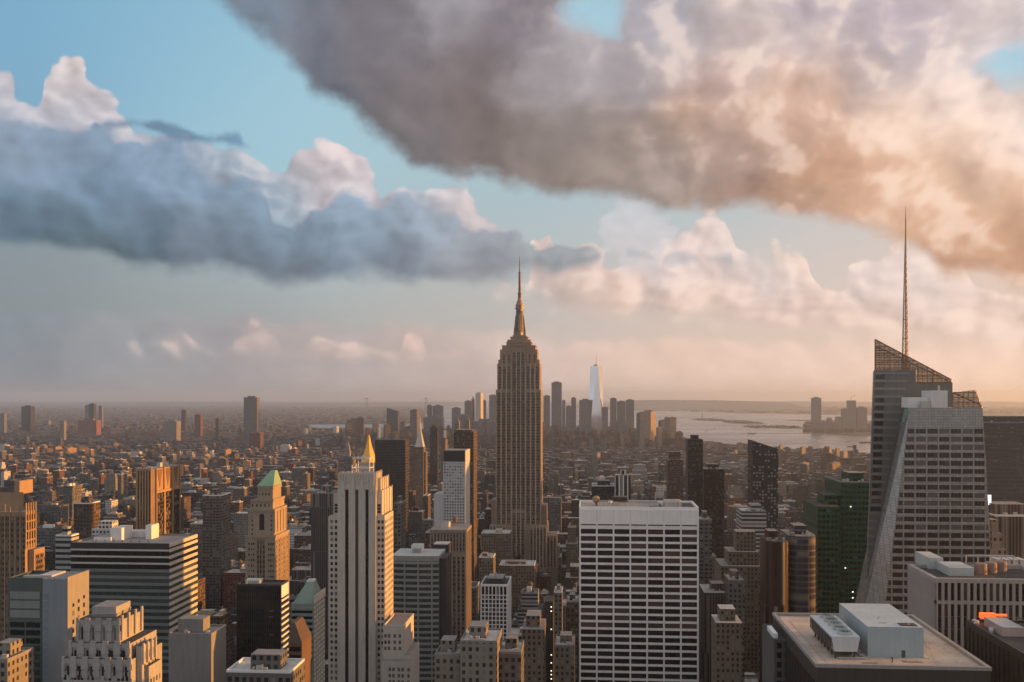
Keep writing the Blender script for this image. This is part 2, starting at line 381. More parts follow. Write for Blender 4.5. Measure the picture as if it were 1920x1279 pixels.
# ------------------------------------------------------------------ meshes
class Face:
    """A wall plane: origin at its lower left seen from outside, u along it, n outwards."""
    def __init__(s, o, u, n, w, rot): s.o, s.u, s.n, s.w, s.rot = Vector(o), Vector(u), Vector(n), w, rot
    def p(s, u, v, n): return s.o + s.u * u + s.n * n + Vector((0, 0, v))
def north(x0, x1, y): return Face((x0, y, 0), (1, 0, 0), (0, -1, 0), x1 - x0, 0.0)
def west(x, y0, y1): return Face((x, y0, 0), (0, 1, 0), (1, 0, 0), y1 - y0, math.pi / 2)
def east(x, y0, y1): return Face((x, y1, 0), (0, -1, 0), (-1, 0, 0), y1 - y0, -math.pi / 2)
class MB:
    def __init__(s, *mats): s.v, s.f, s.m, s.uv, s.mats = [], [], [], [], list(mats)
    def face(s, pts, uv=None, m=0):
        i = len(s.v); s.v += [tuple(p) for p in pts]
        s.f.append(tuple(range(i, i + len(pts)))); s.m.append(m)
        if uv is None: uv = s.auto(pts)
        s.uv += uv
    @staticmethod
    def auto(pts):
        a, b, c = Vector(pts[0]), Vector(pts[1]), Vector(pts[2])
        n = (b - a).cross(c - b)
        if abs(n.z) > 0.7 * n.length or n.length == 0: return [(p[0], p[1]) for p in pts]
        h = Vector((-n.y, n.x, 0)).normalized()
        return [(p[0] * h.x + p[1] * h.y, p[2]) for p in pts]
    def poly(s, ring0, z0, ring1, z1, top=True, m=0, mt=None, bottom=False):
        """loft between two rings of the same length (counter-clockwise seen from above), sharing vertices"""
        i = len(s.v); n = len(ring0)
        s.v += [(x, y, z0) for x, y in ring0] + [(x, y, z1) for x, y in ring1]
        d = 0.0
        for k in range(n):
            q = (k + 1) % n
            L = math.hypot(ring0[q][0] - ring0[k][0], ring0[q][1] - ring0[k][1])
            s.f.append((i + k, i + q, i + n + q, i + n + k)); s.m.append(m)
            s.uv += [(d, z0), (d + L, z0), (d + L, z1), (d, z1)]; d += L
        if top:
            s.f.append(tuple(range(i + n, i + 2 * n))); s.m.append(m if mt is None else mt); s.uv += [tuple(p) for p in ring1]
        if bottom:
            s.f.append(tuple(range(i + n - 1, i - 1, -1))); s.m.append(m); s.uv += [tuple(p) for p in reversed(ring0)]
    def box(s, x0, x1, y0, y1, z0, z1, m=0, mt=None, bottom=False):
        r = [(x0, y0), (x1, y0), (x1, y1), (x0, y1)]
        s.poly(r, z0, r, z1, True, m, mt, bottom)
    def obox(s, cx, cy, a, w, d, z0, z1, m=0, mt=None):
        c, q = math.cos(a), math.sin(a)
        r = [(cx + px * c - py * q, cy + px * q + py * c) for px, py in ((-w / 2, -d / 2), (w / 2, -d / 2), (w / 2, d / 2), (-w / 2, d / 2))]
        s.poly(r, z0, r, z1, True, m, mt)
    def fbox(s, F, u0, u1, v0, v1, n0, n1, m=0, ends=True):
        P = [F.p(u, v, n) for n in (n0, n1) for u, v in ((u0, v0), (u1, v0), (u1, v1), (u0, v1))]
        i = len(s.v); s.v += [tuple(p) for p in P]
        for q in ((4, 5, 6, 7), (0, 4, 7, 3), (5, 1, 2, 6), (7, 6, 2, 3), (0, 1, 5, 4)):
            s.f.append(tuple(i + k for k in q)); s.m.append(m)
            s.uv += [((u0, u1, u1, u0)[k % 4] + (n0 if k < 4 else n1), (v0, v0, v1, v1)[k % 4]) for k in q]
    def tube(s, p, q, r, r2=None, n=8, m=0, cap=True):
        p, q = Vector(p), Vector(q); r2 = r if r2 is None else r2
        d = (q - p).normalized(); a = d.orthogonal().normalized(); b = d.cross(a)
        i = len(s.v)
        for c, rr in ((p, r), (q, r2)):
            for k in range(n):
                t = 2 * math.pi * k / n + math.pi / n
                s.v.append(tuple(c + (a * math.cos(t) + b * math.sin(t)) * rr))
        for k in range(n):
            e = (k + 1) % n
            s.f.append((i + k, i + e, i + n + e, i + n + k)); s.m.append(m); s.uv += [(k, 0), (k + 1, 0), (k + 1, 1), (k, 1)]
        if cap:
            s.f.append(tuple(range(i + n, i + 2 * n))); s.m.append(m); s.uv += [(0, 0)] * n
    def lathe(s, cx, cy, prof, n=16, m=0):
        """prof: [(radius, z)...] from bottom up"""
        i = len(s.v)
        for r, z in prof:
            for k in range(n):
                t = 2 * math.pi * k / n
                s.v.append((cx + r * math.cos(t), cy + r * math.sin(t), z))
        for j in range(len(prof) - 1):
            for k in range(n):
                e = (k + 1) % n
                s.f.append((i + j * n + k, i + j * n + e, i + (j + 1) * n + e, i + (j + 1) * n + k)); s.m.append(m)
                s.uv += [(k, prof[j][1]), (k + 1, prof[j][1]), (k + 1, prof[j + 1][1]), (k, prof[j + 1][1])]
        s.f.append(tuple(i + (len(prof) - 1) * n + k for k in range(n))); s.m.append(m); s.uv += [(0, 0)] * n
    def strip(s, pts, z0, z1, m=0):
        d = 0.0
        for a, b in zip(pts, pts[1:]):
            L = math.hypot(b[0] - a[0], b[1] - a[1])
            s.face([(a[0], a[1], z0), (b[0], b[1], z0), (b[0], b[1], z1), (a[0], a[1], z1)], [(d, z0), (d + L, z0), (d + L, z1), (d, z1)], m); d += L
    def build(s, name, parent=None, origin=None, smooth=False):
        me = bpy.data.meshes.new(name)
        o = parent_world(parent) if parent is not None else Vector(origin or (0, 0, 0))
        me.from_pydata([(a - o.x, b - o.y, c - o.z) for a, b, c in s.v], [], s.f)
        for m in s.mats: me.materials.append(m)
        me.polygons.foreach_set('material_index', s.m)
        if smooth: me.polygons.foreach_set('use_smooth', [True] * len(s.f))
        ul = me.uv_layers.new(name='UVMap')
        flat = [c for uv in s.uv for c in uv]
        ul.data.foreach_set('uv', flat)
        me.update()
        ob = bpy.data.objects.new(name, me); COL.objects.link(ob)
        if parent is not None: ob.parent = parent
        else: ob.location = o
        return ob
WORLD = {}
def parent_world(p):
    o = Vector(p.location); q = p.parent
    while q is not None: o += Vector(q.location); q = q.parent
    return o
def tag(o, label=None, cat=None, group=None, kind=None):
    if label: o['label'] = label
    if cat: o['category'] = cat
    if group: o['group'] = group
    if kind: o['kind'] = kind
    return o
def thing(name, label, cat, x, y, z=0.0, group=None):
    o = bpy.data.objects.new(name, None); COL.objects.link(o)
    o.location = (x, y, z); o.empty_display_size = 5.0
    return tag(o, label, cat, group)
def bits(root, name, mat, boxes=(), tubes=()):
    """small separate fittings, each a part of its own"""
    for b in boxes:
        m = MB(mat); m.box(*b); m.build(name, root)
    for b in tubes:
        m = MB(mat); m.tube(*b[:3], n=b[3] if len(b) > 3 else 6); m.build(name, root)
PANES = {}
def pane_mesh(w, h, mat, bar):
    k = (round(w, 2), round(h, 2), mat.name, bar)
    if k not in PANES:
        mb = MB(mat, BARM)
        F = north(-w / 2, w / 2, 0)
        mb.fbox(F, 0, w, 0, h, -0.08, 0.02)
        for i in range(1, bar):
            u = w * i / bar
            mb.fbox(F, u - 0.07, u + 0.07, 0.0, h, 0.0, 0.08, 1)
        me_o = mb.build('window'); PANES[k] = me_o.data; bpy.data.objects.remove(me_o)
    return PANES[k]
def add_windows(root, wins, mat, limit=100, name='window', bar=1, proto_parent=None):
    """wins: (face, u, v, w, h, n): the first `limit` as parts, any others as one"""
    base = parent_world(root)
    for F, u, v, w, h, n in wins[:limit]:
        o = bpy.data.objects.new(name, pane_mesh(w, h, mat, bar)); COL.objects.link(o)
        o.parent = root; o.location = F.p(u, v, n) - base; o.rotation_euler = (0, 0, F.rot)
    if len(wins) > limit:
        mb = MB(mat)
        for F, u, v, w, h, n in wins[limit:]:
            mb.fbox(F, u - w / 2, u + w / 2, v, v + h, n - 0.08, n + 0.02)
        tag(mb.build(name, root), kind='stuff')
def grid(mb, F, z_low, z_top, cols, rows, pitch, pier, span, r=0.4, m=0, u0=0.0, u1=None, edge=None, sp_in=0.06):
    """piers and spandrels standing r proud of the core at n = 0 ; returns the openings between them"""
    u1 = F.w if u1 is None else u1
    edge = pier if edge is None else edge
    cw = (u1 - u0 - 2 * edge + pier) / cols
    wins = []
    mb.fbox(F, u0, u0 + edge, z_low, z_top, 0, r, m)
    mb.fbox(F, u1 - edge, u1, z_low, z_top, 0, r, m)
    for c in range(1, cols):
        u = u0 + edge - pier + cw * c
        mb.fbox(F, u, u + pier, z_low, z_top, 0, r, m)
    for k in range(rows):
        zt = z_top - k * pitch
        for c in range(cols):
            a = u0 + edge + cw * c
            mb.fbox(F, a + 0.003, a + cw - pier - 0.003, zt - span, zt - 0.004, 0, r - sp_in, m)
            wins.append((F, a + (cw - pier) / 2, zt - pitch + 0.01, cw - pier - 0.02, pitch - span - 0.02, 0.06))
    zb = z_top - rows * pitch
    if zb > z_low:
        for c in range(cols):
            a = u0 + edge + cw * c
            mb.fbox(F, a + 0.003, a + cw - pier - 0.003, z_low, zb - 0.004, 0, r - sp_in, m)
    return wins
def parapet(mb, x0, x1, y0, y1, z, h=1.2, t=0.5, m=0):
    """a low wall round a roof, its four runs butted end to end"""
    mb.box(x0, x1, y0, y0 + t, z, z + h, m); mb.box(x0, x1, y1 - t, y1, z, z + h, m)
    mb.box(x0, x0 + t, y0 + t + .003, y1 - t - .003, z, z + h, m); mb.box(x1 - t, x1, y0 + t + .003, y1 - t - .003, z, z + h, m)

# photo pixel <-> place: where the ray through a pixel meets a plane of the street grid
def _d(px):
    q = (px - 960) / FOC
    return -SA + q * CA, CA + q * SA
def PX(px, y):
    a, b = _d(px); return y * a / b
def PZ(py, px, y):
    return EYE + y / _d(px)[1] * (EYE_ROW - py) / FOC
def PY(px, x):
    a, b = _d(px); return x * b / a
def GR(px, py):
    t = EYE * FOC / (py - EYE_ROW); a, b = _d(px)
    return (t * a, t * b)
def to_px(x, y, z):
    f = -SA * x + CA * y; r = CA * x + SA * y
    return 960 + FOC * r / f, EYE_ROW - FOC * (z - EYE) / f
BARM = metal('window_bar_metal', (0.10, 0.09, 0.085), 0.5, 0.3)
# ------------------------------------------------------------------ shared surfaces
M_ROOF_TAN = stone('gravel_roof_tan', (0.38, 0.29, 0.23), 0.95, 0.35)
M_ROOF_GREY = stone('roof_grey', (0.22, 0.20, 0.19), 0.95, 0.4)
M_ROOF_DARK = stone('roof_tar', (0.055, 0.05, 0.048), 0.9, 0.5)
M_ROOF_PALE = stone('roof_pale', (0.42, 0.40, 0.38), 0.9, 0.4)
M_WHITE = stone('white_panel', (0.66, 0.64, 0.62), 0.6, 0.2)
M_ZINC = stone('grey_plant_panel', (0.30, 0.36, 0.38), 0.55, 0.18)
M_LIME = stone('brown_limestone', (0.275, 0.197, 0.142), 0.85, 0.3)
M_STRIP = facade('metal_window_strip', (0.165, 0.115, 0.08), (0.026, 0.02, 0.017), 1.4, 3.7, 1.15, 2.0, (0.13, 0.11, 0.09), 0.2, 0.3)
M_PALESTONE = stone('pale_stone', (0.46, 0.405, 0.355), 0.85, 0.25)
M_TRAV = stone('white_travertine', (0.78, 0.74, 0.71), 0.7, 0.14)
M_DARKGLASS = glass('dark_window_glass', (0.014, 0.010, 0.010), (0.09, 0.06, 0.052), 0.3, 0.15)
M_WINGLASS = glass('window_glass', (0.016, 0.013, 0.012), (0.16, 0.14, 0.125), 0.22, 0.2)
M_GREENGLASS = glass('green_grey_glass', (0.03, 0.042, 0.040), (0.07, 0.08, 0.075), 0.2, 0.12)
M_BLACK = glass('black_curtain_glass', (0.010, 0.010, 0.011), (0.02, 0.02, 0.02), 0.1, 0.16, 0.45)
M_STEEL = metal('painted_steel', (0.42, 0.40, 0.38), 0.5, 0.2)
M_GOLD = metal('gilded_tile', (0.72, 0.36, 0.07), 0.5, 0.55, .3)
M_COPPER = stone('green_copper', (0.22, 0.34, 0.22), 0.7, 0.3)
M_TANBRICK = stone('tan_brick', (0.44, 0.335, 0.225), 0.88, 0.3)
M_CREAM = stone('cream_brick', (0.50, 0.45, 0.40), 0.88, 0.28)
M_BRONZE = stone('dark_bronze_panel', (0.045, 0.038, 0.035), 0.5, 0.3)
M_TANKWOOD = stone('tank_wood', (0.16, 0.11, 0.075), 0.9, 0.4)
HEROES = []          # (px0, px1, top row, distance) of every named building, so that the filler city keeps clear
FOOT = []            # plan rectangles taken
def reg(x0, x1, y0, y1, z=None):
    FOOT.append((min(x0, x1) - 3, max(x0, x1) + 3, y0 - 3, y1 + 3))
def roof_kit(root, x0, x1, y0, y1, z, seed, n=4, tank=True):
    """bulkhead, fans and pipes that belong to a building's roof"""
    rr = random.Random(seed)
    w, d = x1 - x0, y1 - y0
    bw, bd = w * rr.uniform(.25, .4), d * rr.uniform(.25, .45)
    bx, by = x0 + rr.uniform(.15, .5) * w, y0 + rr.uniform(.25, .45) * d
    bh = rr.uniform(3, 5)
    mb = MB(rr.choice([M_CREAM, M_ROOF_GREY, M_PALESTONE]), M_ROOF_GREY)
    mb.box(bx, bx + bw, by, by + bd, z, z + bh, 0, 1)
    mb.build('bulkhead', root)
    for i in range(n):
        ax, ay = x0 + rr.uniform(.1, .85) * w, y0 + rr.uniform(.08, .2) * d
        s = rr.uniform(.8, 2.0)
        bits(root, 'roof_vent', M_STEEL, [(ax, ax + s * 1.5, ay, ay + s, z, z + s * 0.8)])
    if tank:
        tx, ty = x0 + rr.uniform(.2, .8) * w, by + bd + 3
        water_tank(root, tx, min(ty, y1 - 3), z)
def water_tank(root, x, y, z, r=2.0, h=4.0, leg=3.0):
    mb = MB(M_TANKWOOD)
    mb.lathe(x, y, [(r, z + leg), (r, z + leg + h), (r * 1.08, z + leg + h), (0.1, z + leg + h + 1.6)], 10)
    for a in range(4):
        t = a * math.pi / 2 + .7
        mb.tube((x + r * .8 * math.cos(t), y + r * .8 * math.sin(t), z), (x + r * .8 * math.cos(t), y + r * .8 * math.sin(t), z + leg), .15, n=4)
    return mb.build('water_tank', root)

# ------------------------------------------------------------------ limestone skyscraper with the mast (middle of the view)
def limestone_skyscraper():
    y = 1307.0; k = y / FOC
    xc = PX(972.0, y)
    root = thing('skyscraper', 'tallest tower of the view, brown limestone with stepped shoulders and needle mast', 'skyscraper', xc, y)
    Z = lambda py: PZ(py, 972, y)
    zB, zA, zC = Z(731), Z(682), Z(647)
    w = MB(M_LIME, M_ROOF_GREY)
    hb, ha, gap = 29.2, 27.6, 9.0
    # lower steps
    steps = [(-48, -41, 6, 50, Z(1009)), (-37, -16, -6, 55, Z(985)), (15, 36.5, -6, 55, Z(985)), (36.5, 49, 4, 50, Z(1005)), (29.25, 35.5, 12, 48, Z(950)), (-36.5, -29.25, 12, 48, Z(940))]
    for a, b, c, d, z in steps: w.box(xc + a, xc + b, y + c, y + d, 0, z, 0, 1)
    # shaft: two wings and the recessed middle bay
    w.box(xc - hb, xc - gap, y, y + 50, 0, zB, 0, 1); w.box(xc + gap, xc + hb, y, y + 50, 0, zB, 0, 1)
    w.box(xc - ha, xc - gap - .1, y + 1.2, y + 48, zB, zA, 0, 1); w.box(xc + gap + .1, xc + ha, y + 1.2, y + 48, zB, zA, 0, 1)
    w.box(xc - gap + .003, xc + gap - .003, y + 2.6, y + 46, 0, zC - 3, 0, 1)
    w.box(xc - gap + .01, xc + gap - .01, y + .4, y + 2.59, 0, Z(956), 0, 1)
    for s in (-1, 1):                                     # shoulders under the crown
        a, b = sorted((s * (gap + .2), s * 24.3)); w.box(xc + a, xc + b, y + 4, y + 44, zA, Z(655), 0, 1)
        a, b = sorted((s * (gap + .2), s * 21.6)); w.box(xc + a, xc + b, y + 5, y + 43, Z(655), zC, 0, 1)
        a, b = sorted((s * 22, s * 26.6)); w.box(xc + a, xc + b, y + 6, y + 40, zA, Z(674), 0, 1)
    w.box(xc - 21.5, xc + 21.5, y + 5.5, y + 42.5, zC - 3, zC - .2, 0, 1)
    w.build('wall', root)
    sw = MB(M_LIME, M_ROOF_PALE)
    for hw, z0, z1, ins in ((16.2, zC - .2, Z(641), 8), (15.2, Z(641), Z(636), 9), (11.2, Z(636), Z(630), 13), (8.6, Z(630), Z(627), 15)):
        sw.box(xc - hw, xc + hw, y + ins, y + 48 - ins, z0, z1, 0, 1)
    for hw, zz, ins in ((16.9, Z(641), 7.4), (11.8, Z(630.4), 12.4), (22.2, zC - .21, 4.8)):
        sw.box(xc - hw, xc + hw, y + ins, y + 48 - ins, zz - .9, zz - .02, 0, 1, True)
    sw.build('crown_steps', root)
    # vertical window strips, each rising unbroken between piers
    def strips(F, u0, u1, z0, z1, n, frac=0.5, nn=0.0):
        pitch = (u1 - u0) / n
        for i in range(n):
            u = u0 + pitch * (i + .5)
            mb = MB(M_STRIP); hw = pitch * frac / 2
            mb.fbox(F, u - hw, u + hw, z0, z1 - 1.5, -0.3, nn + .02)
            mb.build('window_strip', root)
    ribs = MB(stone('pale_limestone_pier', (0.44, 0.34, 0.255), 0.85, 0.25))
    def piers(F, u0, u1, z0, z1, n, frac=0.5, d=.9):
        pitch = (u1 - u0) / n
        for i in range(n + 1):
            u = u0 + pitch * i; hw = pitch * (1 - frac) / 2 * .55
            ribs.fbox(F, max(u - hw, u0), min(u + hw, u1), z0, z1, 0.03, d)
    for s in (-1, 1):
        a = xc - hb if s < 0 else xc + gap
        for zt, zb, yy, n in ((zB, 95, y, 3), ):
            F = north(a, a + hb - gap, yy); strips(F, .6, hb - gap - .6, zb, zt - 2, n, .70); piers(F, 0, hb - gap, zb, zt + .6, n, .70)
        a = xc - ha if s < 0 else xc + gap + .1
        F = north(a, a + ha - gap - .1, y + 1.2); strips(F, .6, ha - gap - .7, zB + .3, zA - 2, 3, .66); piers(F, 0, ha - gap - .1, zB, zA + .4, 3, .66, .7)
        a, b = (xc - 24.3, xc - gap - .2) if s < 0 else (xc + gap + .2, xc + 24.3)
        F = north(a, b, y + 4); strips(F, 2, b - a - .5, zA + .3, Z(662), 2, .34)
    F = north(xc - gap + .003, xc + gap - .003, y + 2.6)
    strips(F, .6, 17.4, Z(956), zC - 8, 3, .70); piers(F, .0, 17.9, Z(956), Z(660), 3, .70, .7)
    F = north(xc - gap + .01, xc + gap - .01, y + .4); strips(F, .6, 17.4, 40, Z(956) - 3, 3, .68); piers(F, 0, 17.9, 40, Z(956), 3, .68, .5)
    for a, b, c, d, z in steps[:4]:
        F = north(xc + a, xc + b, y + c); n = max(1, round((b - a) / 4.2)); strips(F, .3, b - a - .3, 40, z - 1.5, n, .62); piers(F, 0, b - a, 40, z + .5, n, .62, .6)
    F = west(xc + hb, y, y + 50); strips(F, 2, 48, 130, zB - 2, 6, .42)
    F = west(xc + ha, y + 1.2, y + 48); strips(F, 2, 44, zB + .3, zA - 2, 6, .42)
    ribs.build('piers', root)
    # mast
    my = y + 24
    mm = metal('mast_metal', (0.26, 0.195, 0.14), 0.55, 0.3)
    z0, z1 = Z(627), Z(577)
    mb = MB(mm)
    ring = lambda r, n=8: [(xc + r * math.cos(2 * math.pi * i / n + .39), my + r * math.sin(2 * math.pi * i / n + .39)) for i in range(n)]
    mb.poly(ring(5.4), z0, ring(4.9), z1, True)
    for a in range(4):                                    # winged buttresses
        t = a * math.pi / 2
        ca, sa_ = math.cos(t), math.sin(t)
        pr = [(7.9, z0), (7.9, z0 + 6), (6.8, z0 + 13), (6.2, z0 + 21), (5.2, z0 + 27), (4.0, z0 + 27), (4.0, z0)]
        for o in (-1.1, 1.1):
            P = [(xc + ca * r - sa_ * o, my + sa_ * r + ca * o, z) for r, z in pr]
            mb.face(P if o < 0 else P[::-1])
        for (r0, a0), (r1, a1) in zip(pr, pr[1:5]):
            mb.face([(xc + ca * r0 - sa_ * -1.1, my + sa_ * r0 + ca * -1.1, a0), (xc + ca * r0 - sa_ * 1.1, my + sa_ * r0 + ca * 1.1, a0), (xc + ca * r1 - sa_ * 1.1, my + sa_ * r1 + ca * 1.1, a1), (xc + ca * r1 - sa_ * -1.1, my + sa_ * r1 + ca * -1.1, a1)])
    mast = mb.build('mast', root)
    mb = MB(M_STRIP)
    for i in range(8):
        t = 2 * math.pi * i / 8 + math.pi / 8 + .39
        c_ = Vector((xc + 4.85 * math.cos(t), my + 4.85 * math.sin(t), 0)); tv = Vector((-math.sin(t), math.cos(t), 0)) * 1.1; nv = Vector((math.cos(t), math.sin(t), 0)) * .14
        mb.face([tuple(c_ - tv + nv * 3 + Vector((0, 0, z0 + 4))), tuple(c_ + tv + nv * 3 + Vector((0, 0, z0 + 4))), tuple(c_ + tv + nv + Vector((0, 0, z1 - 2))), tuple(c_ - tv + nv + Vector((0, 0, z1 - 2)))])
    mb.build('mast_glazing', mast)
    mb = MB(mm); zz = Z(577)
    mb.lathe(xc, my, [(5.0, zz - .1), (6.0, zz), (6.0, zz + 2.2), (5.0, zz + 2.4), (5.0, zz + 4), (5.6, zz + 4.1), (5.4, zz + 6), (4.2, zz + 7.6), (4.0, Z(563)), (2.9, Z(560)), (2.4, Z(556))], 16)
    mb.build('dome', mast)
    mb = MB(metal('antenna_metal', (0.16, 0.11, 0.085), 0.5, 0.5))
    mb.lathe(xc, my, [(2.3, Z(557)), (2.3, Z(548)), (3.1, Z(547.6)), (3.1, Z(546.4)), (1.7, Z(546)), (1.6, Z(530)), (1.3, Z(508)), (2.0, Z(507.6)), (2.0, Z(506.6)), (.75, Z(506)), (.6, Z(490)), (.22, Z(475))], 8)
    for i in range(10):
        zq = Z(544 - i * 3.6); mb.tube((xc - 2.3, my, zq), (xc + 2.3, my, zq), .22, n=4); mb.tube((xc, my - 2.3, zq), (xc, my + 2.3, zq), .22, n=4)
    mb.build('antenna', mast)
    reg(xc - 50, xc + 50, y - 8, y + 56)
limestone_skyscraper()

# ------------------------------------------------------------------ white slab office tower with the dark ribbon windows
def white_grid_slab():
    y = 700.0; x0, x1 = PX(1086, y), PX(1310, y)
    z = PZ(951, 1200, y); y1 = y + 44
    root = thing('office_slab', 'broad white slab with seven columns of black windows and roof sphere', 'office tower', (x0 + x1) / 2, y)
    core = MB(M_TRAV, M_ROOF_TAN)
    F = north(x0 + .02, x1 - .02, y)
    zt = PZ(988.2, 1200, y); pitch = 13.42 * y / FOC
    r = .9
    core.box(x0, x1, y, y1, 0, z - 1.6, 0, 1)
    core.fbox(F, -.02, F.w + .02, zt, z - 1.6 + .02, 0.0, r, 0)          # blank attic
    wins = grid(core, F, 0, zt - .003, 7, 22, pitch, 1.1, pitch * .31, r, 0, edge=1.15, sp_in=.2)
    parapet(core, x0, x1, y, y1, z - 1.6, 1.8, .8)
    core.build('wall', root)
    for q in wins[:7]:                                                  # narrow louvre slots under the attic
        m = MB(M_DARKGLASS); m.fbox(F, q[1] - q[3] / 2, q[1] + q[3] / 2, PZ(985.6, 1200, y), PZ(983.2, 1200, y), r + .003, r + .02); m.build('louvre_slot', root)
    for c in range(1, 7):
        m = MB(M_ROOF_GREY); u = wins[c - 1][1] + wins[0][3] / 2 + .55; m.fbox(F, u - .05, u + .05, PZ(982, 1200, y), z - 1.7, r + .002, r + .012); m.build('panel_joint', root)
    add_windows(root, wins, M_DARKGLASS, 100)
    # roof
    m = MB(M_CREAM, M_ROOF_GREY)
    zr = z - 1.6
    m.box(x0 + 13, x0 + 27, y + 16, y + 30, zr, zr + 3.2, 0, 1); m.box(x0 + 27.1, x1 - 26, y + 14, y + 33, zr, zr + 2.6, 0, 1)
    m.build('roof_house', root)
    m = MB(M_BRONZE); m.box(x0 + 24, x0 + 34, y + 22, y + 32, zr + 3.3, zr + 6.2); m.build('plant_frame', root)
    m = MB(stone('ball_copper', (0.30, 0.20, 0.12), 0.5, 0.3)); bx, by = PX(1118, y + 22), y + 22
    m.lathe(bx, by, [(.5, zr), (.5, zr + 2.2)] + [(max(.05, 2.7 * math.sin(a)), zr + 4.4 - 2.7 * math.cos(a)) for a in [math.pi * i / 10 for i in range(1, 11)]], 14)
    m.build('ball_tank', root, smooth=True)
    m = MB(M_STEEL); ux = x1 - 22
    for i in range(4): m.box(ux + i * 3.0, ux + i * 3.0 + 2.7, y + 12, y + 30, zr, zr + 4.2)
    for i in range(4): m.tube((ux + i * 3 + 1.3, y + 18, zr + 4.2), (ux + i * 3 + 1.3, y + 18, zr + 5), 1.1, n=10)
    m.build('cooling_units', root)
    m = MB(M_WHITE); m.tube((x0 + 18, y + 10, zr), (x0 + 18, y + 10, zr + 4.5), .12, n=5); m.lathe(PX(1144, y + 12), y + 12, [(.2, zr), (.2, zr + 2.5), (1.3, zr + 3.2), (1.5, zr + 4.4)], 10); m.build('dish_antenna', root)
    bits(root, 'roof_grating', M_ROOF_DARK, [(x1 - 33, x1 - 24, y + 6, y + 30, zr, zr + 1.0), (x1 - 9, x1 - 2, y + 4, y + 38, zr, zr + .9)])
    reg(x0, x1, y, y1)
white_grid_slab()

